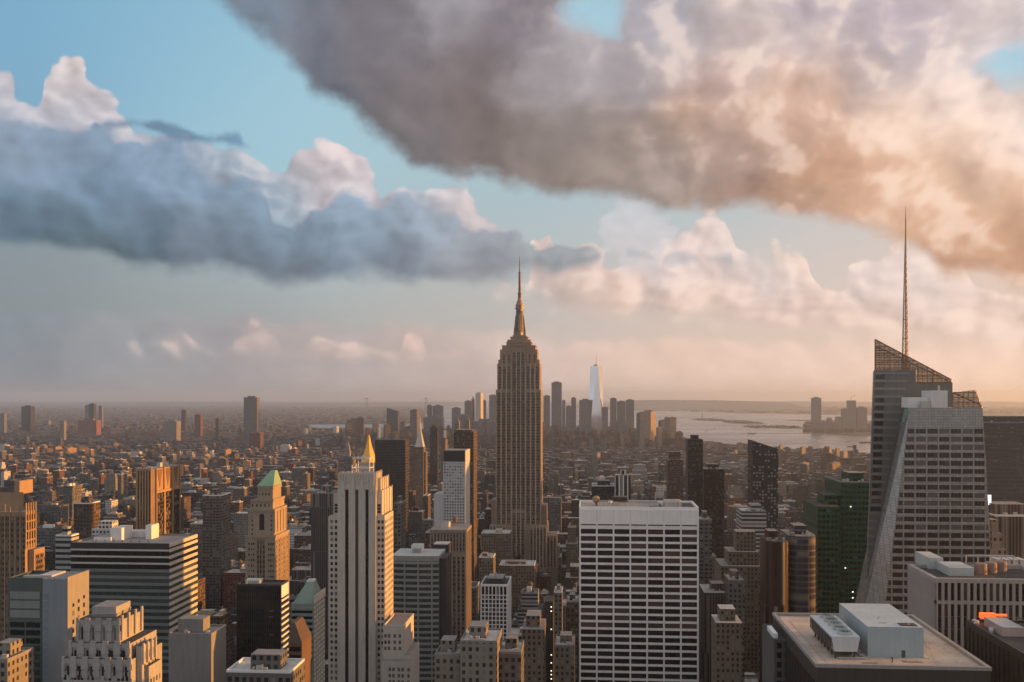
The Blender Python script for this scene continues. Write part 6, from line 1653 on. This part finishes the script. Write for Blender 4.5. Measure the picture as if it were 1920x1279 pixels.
far_tower('office_tower', 'rippling steel tower with a gleaming stripe', 891, 905, 737, 5650, stone('rippled_steel', (0.42, 0.36, 0.30), .35, .3, spec=.7), 50, G1, rot=-.35)
far_tower('church_tower', 'left one of two pale pointed spires above the brown colonnaded tower', 852, 861, 790, 2300, 'cream', 16, top='spire'); far_tower('church_tower', 'right one of two pale pointed spires above the brown colonnaded tower', 871, 880, 788, 2350, 'cream', 16, top='spire')
far_tower('apartment_tower', 'dark slim tower with slanting top rising behind the black slab', 725, 746, 771, 5400, stone('blue_black_panel', (0.03, 0.035, 0.04), .4, .2, spec=.7), 50, top='slant')
far_tower('apartment_tower', 'brown-grey tower with a sunlit edge right of the dark slanted tower', 768, 785, 769, 5300, 'grey', 50, rot=-.25)
far_tower('apartment_tower', 'near-black square tower poking up left of the colonnaded tower', 806, 820, 801, 2600, 'dark', 18)
far_tower('apartment_tower', 'orange-lit slab right of the near-black square tower', 826, 838, 824, 2400, 'tan', 22, rot=-.4)
far_tower('apartment_tower', 'lone tall grey tower standing alone on the left skyline', 457, 482, 745, 5400, facade('lone_tower_panel', (0.13, 0.115, 0.115), (0.07, 0.065, 0.068), 3, 3.4, 2.4, 2.2), 46)
far_tower('chimney_block', 'brown boxy block on the plain left of the black slab', 650, 679, 787, 6200, 'brown', 60)
for a in ((40, 57, 762, 7000, 'dark', 'dark tower at the far left end of the skyline'), (159, 167, 760, 7600, 'cream', 'pale half of the twin towers above the red block'), (167, 176, 757, 7600, 'dark', 'dark half of the twin towers above the red block'), (185, 191, 761, 7800, 'haze', 'thin tower right of the twin towers on the left skyline'), (146, 181, 788, 6400, facade('red_far', (0.20, 0.075, 0.06), (0.10, 0.045, 0.04), 4, 4, 2, 2), 'wide red block on the plain under the twin towers'), (365, 376, 778, 6200, 'red', 'reddish tower left of the lone grey tower'), (340, 347, 769, 7400, 'dark', 'thin dark tower midway between twin towers and lone grey tower'), (308, 331, 790, 5600, 'cream', 'pale framed block on the plain left of the reddish tower'), (404, 410, 785, 6000, 'dark', 'slim dark block between the reddish tower and lone grey tower'), (468, 488, 812, 4600, 'red', 'red brick tower group at the foot of the lone grey tower'), (0, 8, 776, 6800, 'haze', 'hazy block touching the left edge of the skyline'), (112, 120, 790, 5600, 'cream', 'small pale tower left of the wide red block')):
    far_tower('apartment_tower', a[5], a[0], a[1], a[2], a[3], a[4])
G2 = 'towers across the river'
for a in ((1523, 1540, 746, 'tallest riverside tower across the water, with an open frame top', None), (1579, 1590, 767, 'middle-height tower left of the one with a crane', None), (1590, 1605, 751, 'unfinished tower across the water with a crane on top', 'crane'), (1607, 1626, 764, 'broad tower right of the crane tower', None), (1552, 1560, 784, 'short tower right of the tallest riverside tower', None), (1568, 1578, 782, 'short tower left of the middle-height riverside tower', None), (1540, 1552, 791, 'lowest riverside block beside the tallest tower', None), (1561, 1568, 795, 'low riverside block between the two short towers', None)):
    far_tower('riverside_tower', a[3], a[0], a[1], a[2], 7600, 'haze', 45, G2, top=a[4])
def tapering_tower():
    y = 5900.0; xa, xb = PX(1105, y), PX(1131, y); c = (xa + xb) / 2; w = (xb - xa) / 2; z = PZ(686, 1118, y); cy = y + w
    root = thing('glass_tower', 'tapering white-faced glass tower with a mast, tallest of the downtown cluster', 'skyscraper', c, y, group=None)
    gl = metal('silver_mirror_glass', (0.72, 0.72, 0.75), .06, .92, .06); m = MB(gl); t = w * .92
    B = [(c - w, cy - w, 60), (c + w, cy - w, 60), (c + w, cy + w, 60), (c - w, cy + w, 60)]; Tt = [(c, cy - t, z), (c + t, cy, z), (c, cy + t, z), (c - t, cy, z)]
    a_ = math.atan2(1, 1) * .18
    Tt = [(c + t * math.cos(q), cy + t * math.sin(q), z) for q in (-math.pi / 2 + .25, .25, math.pi / 2 + .25, math.pi + .25)]
    for i in range(4):
        m.face([B[i], B[(i + 1) % 4], Tt[i]]); m.face([Tt[i], B[(i + 1) % 4], Tt[(i + 1) % 4]])
    m.face(Tt); m.build('wall', root)
    m = MB(gl); m.box(c - w, c + w, cy - w, cy + w, 0, 60); m.build('base', root)
    m = MB(M_STEEL); m.lathe(c, cy, [(16, z), (16, z + 8), (3, z + 9), (1.6, z + 40), (.5, PZ(659, 1118, y))], 10); m.build('mast', root)
tapering_tower()
# ------------------------------------------------------------------ the city between: street blocks filled lot by lot
RC = random.Random(2024)
LOT = []      # (x0, x1, y0, y1, z, rot)
def free(x0, x1, y0, y1):
    for a, b, c, d in FOOT:
        if x0 < b and x1 > a and y0 < d and y1 > c: return False
    return True
def in_sight(x0, x1, y):
    a, b = to_px(x0, y, 0)[0], to_px(x1, y, 0)[0]
    return b > -60 and a < 1980
def zone_height(x, y):
    r = RC.random()
    if y < 1700:
        h = RC.lognormvariate(math.log(37), .42); h = min(h, 56 + .03 * y) if r > .025 else RC.uniform(65, 95)
    elif y < 3000:
        h = RC.lognormvariate(math.log(24), .38); h = h if r > .03 else RC.uniform(42, 72)
    elif y < 4800:
        h = RC.lognormvariate(math.log(14), .36); h = h if r > .03 else RC.uniform(28, 48)
        if x > 300: h = h * 1.1 if r > .03 else RC.uniform(36, 62)
    else:
        h = RC.lognormvariate(math.log(10), .38); h = h if r > .010 else RC.uniform(28, 50)
        if -1300 < x < 480 and 4900 < y < 6900: h = RC.lognormvariate(math.log(34), .5)
    h = max(h, 6)
    lim = EYE - (838 - EYE_ROW) / FOC * y if y < 2600 else EYE - (800 - EYE_ROW) / FOC * y if y < 4800 else 150
    return min(h, max(12, lim), 150)
def on_land(x, y):
    if y < 4200: return x < 1270 + (4100 - y) * .27
    p = LAND[0]; c = False
    for (xa, ya), (xb, yb) in zip(p, p[1:] + p[:1]):
        if (ya > y) != (yb > y) and x < (xb - xa) * (y - ya) / (yb - ya) + xa: c = not c
    return c
AVS, STS = 250.0, 80.0
def AVE(y): return -37.0 if y < 1280 else 48.0 if y < 1900 else -110.0 if y < 2700 else 20.0      # the avenues jog from quarter to quarter
pave = MB(stone('pavement', (0.17, 0.16, 0.15), .9, .3))
y = 480.0
while y < 4800:
    AV0 = AVE(y)
    k0, k1 = int((-.66 * y - AV0) / AVS) - 2, int((.5 * y - AV0) / AVS) + 2
    for k in range(k0, k1 + 1):
        bx0, bx1 = AV0 + k * AVS + 10, AV0 + (k + 1) * AVS - 10
        if not in_sight(bx0, bx1, y): continue
        if y < 2400: pave.box(bx0 - 4, bx1 + 4, y - 3, y + STS - 15, 2.0, 2.15)
        for row in (0, 1):
            yy0 = y + row * 31.0; x = bx0
            while x < bx1 - 8:
                w = min(RC.choice(((9, 14, 18, 22, 28, 36, 46) if y < 1900 else (8, 10, 13, 16, 20, 28, 40))) * RC.uniform(.85, 1.2), bx1 - x)
                if bx1 - x - w < 8: w = bx1 - x
                d = 29.5 - (RC.uniform(0, 9) if row == 0 and RC.random() < .4 else 0)
                if in_sight(x, x + w, yy0) and on_land(x, yy0) and free(x, x + w, yy0, yy0 + d) and RC.random() > .03:
                    LOT.append((x + .15, x + w - .15, yy0, yy0 + d, zone_height(x, yy0), 0.0))
                x += w
    y += STS
# older quarters and the boroughs beyond: looser, turned grids
n_far = 0
while n_far < 13000:
    u = RC.random(); y = 4800 * (26000 / 4800) ** (u ** 1.25); px = RC.uniform(-30, 1960)
    x = PX(px, y)
    if not on_land(x, y): 
        n_far += .2; continue
    s = 1 + (y - 4800) / 9000
    w, d = RC.uniform(11, 34) * s, RC.uniform(11, 28) * s
    if not free(x, x + w, y, y + d): continue
    a = (.35 if x > -900 else -.3 if (x * .37 + y) % 3000 < 1500 else .55) + RC.choice((0, math.pi / 2))
    LOT.append((x - w / 2, x + w / 2, y, y + d, zone_height(x, y) * (1 if y < 9000 else .75), a)); n_far += 1
for i in range(900):      # low quays and sheds across the water
    px = RC.uniform(1180, 1960); y = RC.uniform(15500, 26000) if px > 1500 or RC.random() < .5 else RC.uniform(18600, 27000)
    x = PX(px, y); w = RC.uniform(30, 120); 
    if to_px(x, y, 0)[1] < 770 + (px - 1180) * .02: LOT.append((x - w / 2, x + w / 2, y, y + RC.uniform(30, 80), RC.uniform(8, 34), RC.uniform(-.4, .4)))
for i in range(150):
    px = RC.uniform(1512, 1700); y = RC.uniform(6900, 9500); x = PX(px, y); p = to_px(x, y, 0)
    if 794 < p[1] < 814: LOT.append((x - 25, x + 25, y, y + 40, RC.uniform(10, 38), RC.uniform(-.3, .3)))
tag(pave.build('pavement'), kind='structure')

# which of them show largest from the deck: a coarse depth picture
import numpy as np
GW, GH = 640, 426
ids = np.full((GH, GW), -2, dtype=np.int32)
rects = []
bpy.context.view_layer.update()
def bound(o):
    cs = [o.matrix_world @ Vector(c) for c in o.bound_box]; return [min(c[i] for c in cs) for i in range(3)] + [max(c[i] for c in cs) for i in range(3)]
LANDMARK = []
for o in list(COL.objects):
    if o.parent is None and o.type == 'EMPTY' and o.get('category') not in (None, 'boat', 'barge', 'ship', 'statue', 'bridge'):
        bb = [bound(c) for c in o.children if c.type == 'MESH' and c.name.split('.')[0] in ('wall', 'crown_steps', 'gold_pyramid', 'pyramid_roof')]
        for b in bb: rects.append((b[1], b[0], b[3], b[4], b[5], -1))
        if bb:
            q = [to_px((b[0] + b[3]) / 2, b[1], b[5]) for b in bb]; LANDMARK.append((o, bb[0][1], q[0][0], min(p[1] for p in q)))
for i, (x0, x1, y0, y1, z, a) in enumerate(LOT): rects.append((y0, x0, x1, y1, z, i))
rects.sort(key=lambda r: -r[0])
S = GW / 1920
for y0, x0, x1, y1, z, i in rects:
    xa, ya = to_px(x0, y0, z); xb, _ = to_px(x1, y0, z); xc, yc = to_px(x0, y1, z); xd, _ = to_px(x1, y1, z); yb = to_px(x0, y0, 0)[1]
    a, b = max(0, int(min(xa, xc) * S)), min(GW, int(max(xb, xd) * S) + 1); c, d = max(0, int(min(ya, yc) * S)), min(GH, int(yb * S) + 1)
    if a < b and c < d: ids[c:d, a:b] = i
cnt = np.bincount(ids[ids >= 0].ravel(), minlength=len(LOT))
order = np.argsort(-cnt)
OWN = [int(i) for i in order[:300] if cnt[i] > 0]
own = set(OWN)
ctr = {}
ys_, xs_ = np.nonzero(ids >= 0)
for i in OWN:
    m_ = ids == i; yy, xx = np.nonzero(m_); ctr[i] = (xx.mean() / S, yy.mean() / S)

# one mesh for the uncountable rest
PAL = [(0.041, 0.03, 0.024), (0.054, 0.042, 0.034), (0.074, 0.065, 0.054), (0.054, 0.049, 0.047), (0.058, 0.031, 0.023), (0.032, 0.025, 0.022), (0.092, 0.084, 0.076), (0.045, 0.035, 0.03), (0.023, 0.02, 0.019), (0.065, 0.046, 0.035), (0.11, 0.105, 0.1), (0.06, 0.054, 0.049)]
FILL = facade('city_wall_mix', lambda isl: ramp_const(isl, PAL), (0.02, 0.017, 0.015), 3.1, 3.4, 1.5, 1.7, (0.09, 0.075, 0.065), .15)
rm = new_mat('city_roof_mix')
isl = X(X.node('ShaderNodeNewGeometry').outputs['Random Per Island'])
MATS['rm'] = finish(rm, weather(ramp_const(X.m('FRACT', isl * 7.3), [(0.059, 0.054, 0.052), (0.027, 0.025, 0.024), (0.109, 0.102, 0.097), (0.272, 0.256, 0.24), (0.079, 0.065, 0.054), (0.198, 0.191, 0.183), (0.042, 0.038, 0.037), (0.094, 0.086, 0.082), (0.258, 0.248, 0.238), (0.05, 0.04, 0.034), (0.208, 0.2, 0.192)]), wpos(), .4), .9, 0, .2)
def clutter(m, x0, x1, y0, y1, z, rr, mw=0, mr=1):
    w, d = x1 - x0, y1 - y0
    if w < 7 or d < 7: return
    a, b = x0 + w * rr.uniform(.1, .6), y0 + d * rr.uniform(.2, .6); m.box(a, a + w * rr.uniform(.15, .35), b, b + d * rr.uniform(.15, .35), z, z + rr.uniform(2.4, 5), mw, mr)
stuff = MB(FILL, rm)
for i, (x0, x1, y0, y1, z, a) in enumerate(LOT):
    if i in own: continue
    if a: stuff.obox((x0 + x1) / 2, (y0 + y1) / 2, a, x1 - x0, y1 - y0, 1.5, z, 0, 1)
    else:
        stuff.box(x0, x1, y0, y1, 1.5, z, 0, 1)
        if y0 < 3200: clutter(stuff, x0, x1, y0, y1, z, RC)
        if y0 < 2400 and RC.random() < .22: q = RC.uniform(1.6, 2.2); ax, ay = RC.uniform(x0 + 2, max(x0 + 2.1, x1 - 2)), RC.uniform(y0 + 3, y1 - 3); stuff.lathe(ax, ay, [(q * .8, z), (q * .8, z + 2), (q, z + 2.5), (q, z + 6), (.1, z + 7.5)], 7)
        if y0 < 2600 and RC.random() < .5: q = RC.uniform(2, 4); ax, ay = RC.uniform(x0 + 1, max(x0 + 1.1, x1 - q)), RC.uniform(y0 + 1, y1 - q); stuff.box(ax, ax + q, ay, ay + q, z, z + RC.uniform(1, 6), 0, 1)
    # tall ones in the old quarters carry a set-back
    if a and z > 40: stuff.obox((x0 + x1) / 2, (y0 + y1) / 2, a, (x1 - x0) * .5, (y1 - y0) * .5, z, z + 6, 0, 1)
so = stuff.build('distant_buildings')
tag(so, 'countless low brown and grey city blocks spreading to the horizon', 'buildings', kind='stuff')

# the largest of them, one by one
KINDS = [('brown', 'brown'), ('tan', 'tan'), ('cream', 'cream'), ('grey', 'grey'), ('red', 'brick-red'), ('dark', 'near-black'), ('white', 'off-white'), ('ribs', 'ribbed brown'), ('balcony', 'balconied grey'), ('greyband', 'grey-banded'), ('darkband', 'dark-banded'), ('checker', 'speckled dark')]
WT = [18, 16, 12, 14, 14, 6, 5, 6, 5, 4, 5, 2]
ROOFS = [(M_ROOF_DARK, 'tarry'), (M_ROOF_GREY, 'grey'), (M_ROOF_PALE, 'pale'), (M_ROOF_TAN, 'tan')]
SHORT = {}
USED = set()
for o in COL.objects:
    if 'label' in o: USED.add(o['label'])
REFS = [(L[2], L[1], s) for s, key in (
    ('limestone skyscraper', 'tallest tower of the view'), ('white grid slab', 'broad white slab'), ('slot tower', 'tall pale stone tower'), ('faceted glass tower', 'faceted grey glass'), ('flat banded slab', 'wide flat-roofed slab'), ('black glass block', 'matt black glass'),
    ('bowed glass block', 'grey-green office block with bowed'), ('silver slab', 'slim silver-grey'), ('amber tower', 'square amber'), ('green pyramid tower', 'tan brick tower with green'), ('white-framed block', 'small white-framed'), ('gold pyramid', 'tower with shining gold'), ('black slab', 'huge black flat'), ('purple-grey tower', 'purple-grey curved'), ('maroon tower', 'maroon tower'),
    ('speckled slanted tower', 'dark speckled tower'), ('peaked dark tower', 'tall slim black-brown'), ('striped block', 'small block with bold'), ('honey stepped building', 'honey-cream'), ('deep green tower', 'deep green glass'), ('orange-lit edge tower', 'stepped brown tower'), ('striped-end slab', 'grey gridded slab'), ('colonnaded tower', 'brown colonnaded'), ('pointed slim tower', 'slim tower with pointed'), ('lone grey tower', 'lone tall grey'), ('ribbed slab', 'brown ribbed slab'))
    for L in LANDMARK if L[0]['label'].startswith(key)]
def describe(i, kindw, form, roofw, extra):
    cx, cy = ctr[i]; y = LOT[i][2]
    cands = sorted(REFS, key=lambda r: abs(r[0] - cx) + abs(r[1] - y) * .12)
    for depth in range(5):
        for px, ry, s in cands[:4 + depth * 4]:
            dx = cx - px; far_ = y - ry
            side = 'left of' if dx < 0 else 'right of'; q = 'close' if abs(dx) < 45 else 'a little' if abs(dx) < 110 else 'well'
            where = (('beyond' if far_ > 0 else 'before') if abs(dx) < 18 else f'{q} {side}')
            dd = 'far beyond' if far_ > 900 else 'behind' if far_ > 60 else 'nearer than' if far_ < -60 else 'level with'
            for det in (f'{kindw} {form} with {roofw} roof and {extra}, {where} and {dd} the {s}', f'{kindw} {form} with {roofw} roof and {extra}, {where} the {s}', f'{kindw} {form} with {extra}, {where} and {dd} the {s}', f'{kindw} {form} with {roofw} roof {where} the {s}', f'{kindw} {form} with {extra} {where} the {s}'):
                if det not in USED and len(det.replace('-', ' ').split()) <= 16:
                    USED.add(det); return det
    det = f'{kindw} {form} with {roofw} roof between the {cands[0][2]} and the {cands[1][2]}'
    while det in USED: cands = cands[1:] + cands[:1]; det = f'{kindw} {form} with {extra} between the {cands[0][2]} and the {cands[1][2]}'
    USED.add(det); return det
OWN.sort(key=lambda i: LOT[i][2])
for i in OWN:
    x0, x1, y0, y1, z, a = LOT[i]
    rr = random.Random(i * 13 + 5)
    kind, kw = rr.choices(KINDS, WT)[0]; roof, rw = rr.choice(ROOFS)
    w, d = x1 - x0, y1 - y0
    slim = z / max(w, 8)
    form = 'slender tower' if slim > 3.2 else 'tower' if z > 75 else 'tall block' if z > 52 else 'wide block' if w > 32 else 'low block' if z < 26 else 'block'
    setb = z > 30 and w > 13 and rr.random() < .45; tank = rr.random() < .38 and w > 9 and not a; twin = rr.random() < .25 and not tank
    extra = 'stepped-back top' if setb else 'round water tank' if tank else 'twin roof huts' if twin else 'single roof hut'
    root = thing('city_building', describe(i, kw, form, rw, extra), 'building', (x0 + x1) / 2, y0, group='city buildings filling the street blocks')
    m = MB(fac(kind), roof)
    if a:
        m.obox((x0 + x1) / 2, (y0 + y1) / 2, a, w, d, 1.5, z, 0, 1); m.build('wall', root)
        m = MB(fac(kind), roof); m.obox((x0 + x1) / 2, (y0 + y1) / 2, a, w * .4, d * .4, z, z + 4, 0, 1); m.build('bulkhead', root); continue
    zt = z * (rr.uniform(.72, .86) if setb else 1)
    m.box(x0, x1, y0, y1, 1.5, zt, 0, 1)
    ux0, ux1, uy0, uy1 = x0, x1, y0, y1
    if setb:
        ux0, ux1, uy0, uy1 = x0 + w * rr.uniform(.08, .2), x1 - w * rr.uniform(.08, .2), y0 + d * .18, y1 - d * .1; m.box(ux0, ux1, uy0, uy1, zt, z, 0, 1)
    m.build('wall', root)
    pmat = fac(kind) if rr.random() < .5 else M_CREAM
    pm = MB(pmat); parapet(pm, ux0, ux1, uy0, uy1, z, 1.1, .45); pm.build('parapet', root)
    if setb: pm = MB(pmat); parapet(pm, x0, x1, y0, y1, zt, 1.0, .4); pm.build('parapet', root)
    bm_ = MB(rr.choice([M_CREAM, M_ROOF_GREY, M_TANBRICK, M_WHITE]), M_ROOF_PALE)
    clutter(bm_, ux0, ux1, uy0, uy1, z, rr)
    if bm_.f: bm_.build('bulkhead', root)
    if twin:
        bm_ = MB(*bm_.mats); clutter(bm_, ux0, ux1, uy0, uy1, z, rr)
        if bm_.f: bm_.build('bulkhead', root)
    if y0 < 2200:
        for q in range(rr.randint(1, 3)):
            ax, ay, s_ = rr.uniform(ux0 + 1, ux1 - 3), rr.uniform(uy0 + 1, uy0 + (uy1 - uy0) * .4), rr.uniform(.6, 1.8); bits(root, 'roof_vent', M_STEEL, [(ax, ax + s_ * 1.4, ay, ay + s_, z, z + s_)])
    if tank: water_tank(root, rr.uniform(ux0 + 3, ux1 - 3), rr.uniform(uy0 + 5, uy1 - 3), z, rr.uniform(1.6, 2.3), rr.uniform(3, 4.2), rr.uniform(2, 4))

# sunlit housing slabs on the plain, turned towards the evening sun
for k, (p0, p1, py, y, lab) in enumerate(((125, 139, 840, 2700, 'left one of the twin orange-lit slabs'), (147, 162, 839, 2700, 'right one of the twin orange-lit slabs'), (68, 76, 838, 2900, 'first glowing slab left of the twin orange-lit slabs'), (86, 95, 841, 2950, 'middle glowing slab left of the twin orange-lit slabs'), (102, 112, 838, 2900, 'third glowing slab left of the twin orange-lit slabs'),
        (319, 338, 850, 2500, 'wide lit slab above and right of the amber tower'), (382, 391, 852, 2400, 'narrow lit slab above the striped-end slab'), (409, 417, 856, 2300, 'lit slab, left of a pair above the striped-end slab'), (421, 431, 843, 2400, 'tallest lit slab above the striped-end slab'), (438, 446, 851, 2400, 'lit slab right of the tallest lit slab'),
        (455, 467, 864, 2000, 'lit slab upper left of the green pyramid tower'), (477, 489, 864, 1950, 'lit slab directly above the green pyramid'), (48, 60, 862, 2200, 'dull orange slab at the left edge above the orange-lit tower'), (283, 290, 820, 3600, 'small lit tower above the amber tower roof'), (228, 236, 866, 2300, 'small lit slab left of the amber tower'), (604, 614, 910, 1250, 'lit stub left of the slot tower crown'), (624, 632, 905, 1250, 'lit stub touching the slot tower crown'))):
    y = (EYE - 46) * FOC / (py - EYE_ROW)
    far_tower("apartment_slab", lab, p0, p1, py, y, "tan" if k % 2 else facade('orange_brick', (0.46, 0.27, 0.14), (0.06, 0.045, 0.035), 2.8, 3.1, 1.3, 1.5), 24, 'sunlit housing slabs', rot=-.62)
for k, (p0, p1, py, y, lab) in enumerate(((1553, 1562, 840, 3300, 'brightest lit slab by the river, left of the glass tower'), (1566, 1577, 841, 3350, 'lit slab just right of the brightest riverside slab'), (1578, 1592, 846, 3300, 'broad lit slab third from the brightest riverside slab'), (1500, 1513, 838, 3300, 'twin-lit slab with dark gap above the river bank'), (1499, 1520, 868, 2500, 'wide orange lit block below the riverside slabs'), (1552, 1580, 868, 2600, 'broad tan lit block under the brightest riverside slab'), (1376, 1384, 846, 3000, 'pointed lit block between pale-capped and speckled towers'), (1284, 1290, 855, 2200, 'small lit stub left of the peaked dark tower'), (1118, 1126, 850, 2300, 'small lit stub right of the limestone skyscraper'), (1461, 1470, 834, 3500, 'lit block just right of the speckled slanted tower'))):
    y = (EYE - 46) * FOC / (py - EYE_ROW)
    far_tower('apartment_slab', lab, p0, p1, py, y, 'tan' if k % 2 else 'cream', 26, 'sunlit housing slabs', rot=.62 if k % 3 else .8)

# lit windows: evening lamps behind glass
em = new_mat('lamp_glow'); MATS['lamp'] = finish(em, (0.9, 0.8, 0.6), .5, emit=((1.0, 0.86, 0.62), 1.1))
def glow_windows(root, spots, y, s=.55):
    for px, py in spots:
        m = MB(em); x, z = PX(px, y), PZ(py, px, y); m.fbox(north(x - s, x + s, y), 0, 2 * s, z, z + s * 1.6, .02, .08); m.build('lit_window', root)
for o in list(COL.objects):
    lab = o.get('label', '')
    if lab.startswith('deep green glass'): glow_windows(o, [(1595, 951), (1585, 1066), (1620, 1076), (1620, 1088), (1599, 1111), (1620, 1110), (1599, 1122)], 760, .5)
dk = T('office_block', 'thin black slab added for the dark avenue void, with a column of lit windows', 'building', 1021, 1037, 1128, 640, 20, stone('avenue_void_black', (0.04, 0.035, 0.033), .85, .3), M_ROOF_DARK, pent=False)  # added slab: its black colour stands in for the dark avenue void
glow_windows(dk, [(1033.7, q) for q in (1139, 1147, 1181, 1229, 1244, 1259, 1266, 1274)], 640, .4)

# ------------------------------------------------------------------ haze over the whole city
hz = new_mat('haze_air')
pv = X.node('ShaderNodeVolumePrincipled'); pv.inputs['Color'].default_value = (0.80, 0.88, 1.0, 1); pv.inputs['Density'].default_value = HAZE_DENSITY; pv.inputs['Anisotropy'].default_value = 0.62
vo = X.node('ShaderNodeOutputMaterial'); X.nt.links.new(pv.outputs[0], vo.inputs['Volume'])
m = MB(hz); m.poly([(-46000, -4000), (46000, -4000), (46000, 63000), (-46000, 63000)], -2.0, [(-46000, -4000), (46000, -4000), (46000, 63000), (-46000, 63000)], 480.0, True, 0, 0, True)
tag(m.build('haze'), kind='stuff')
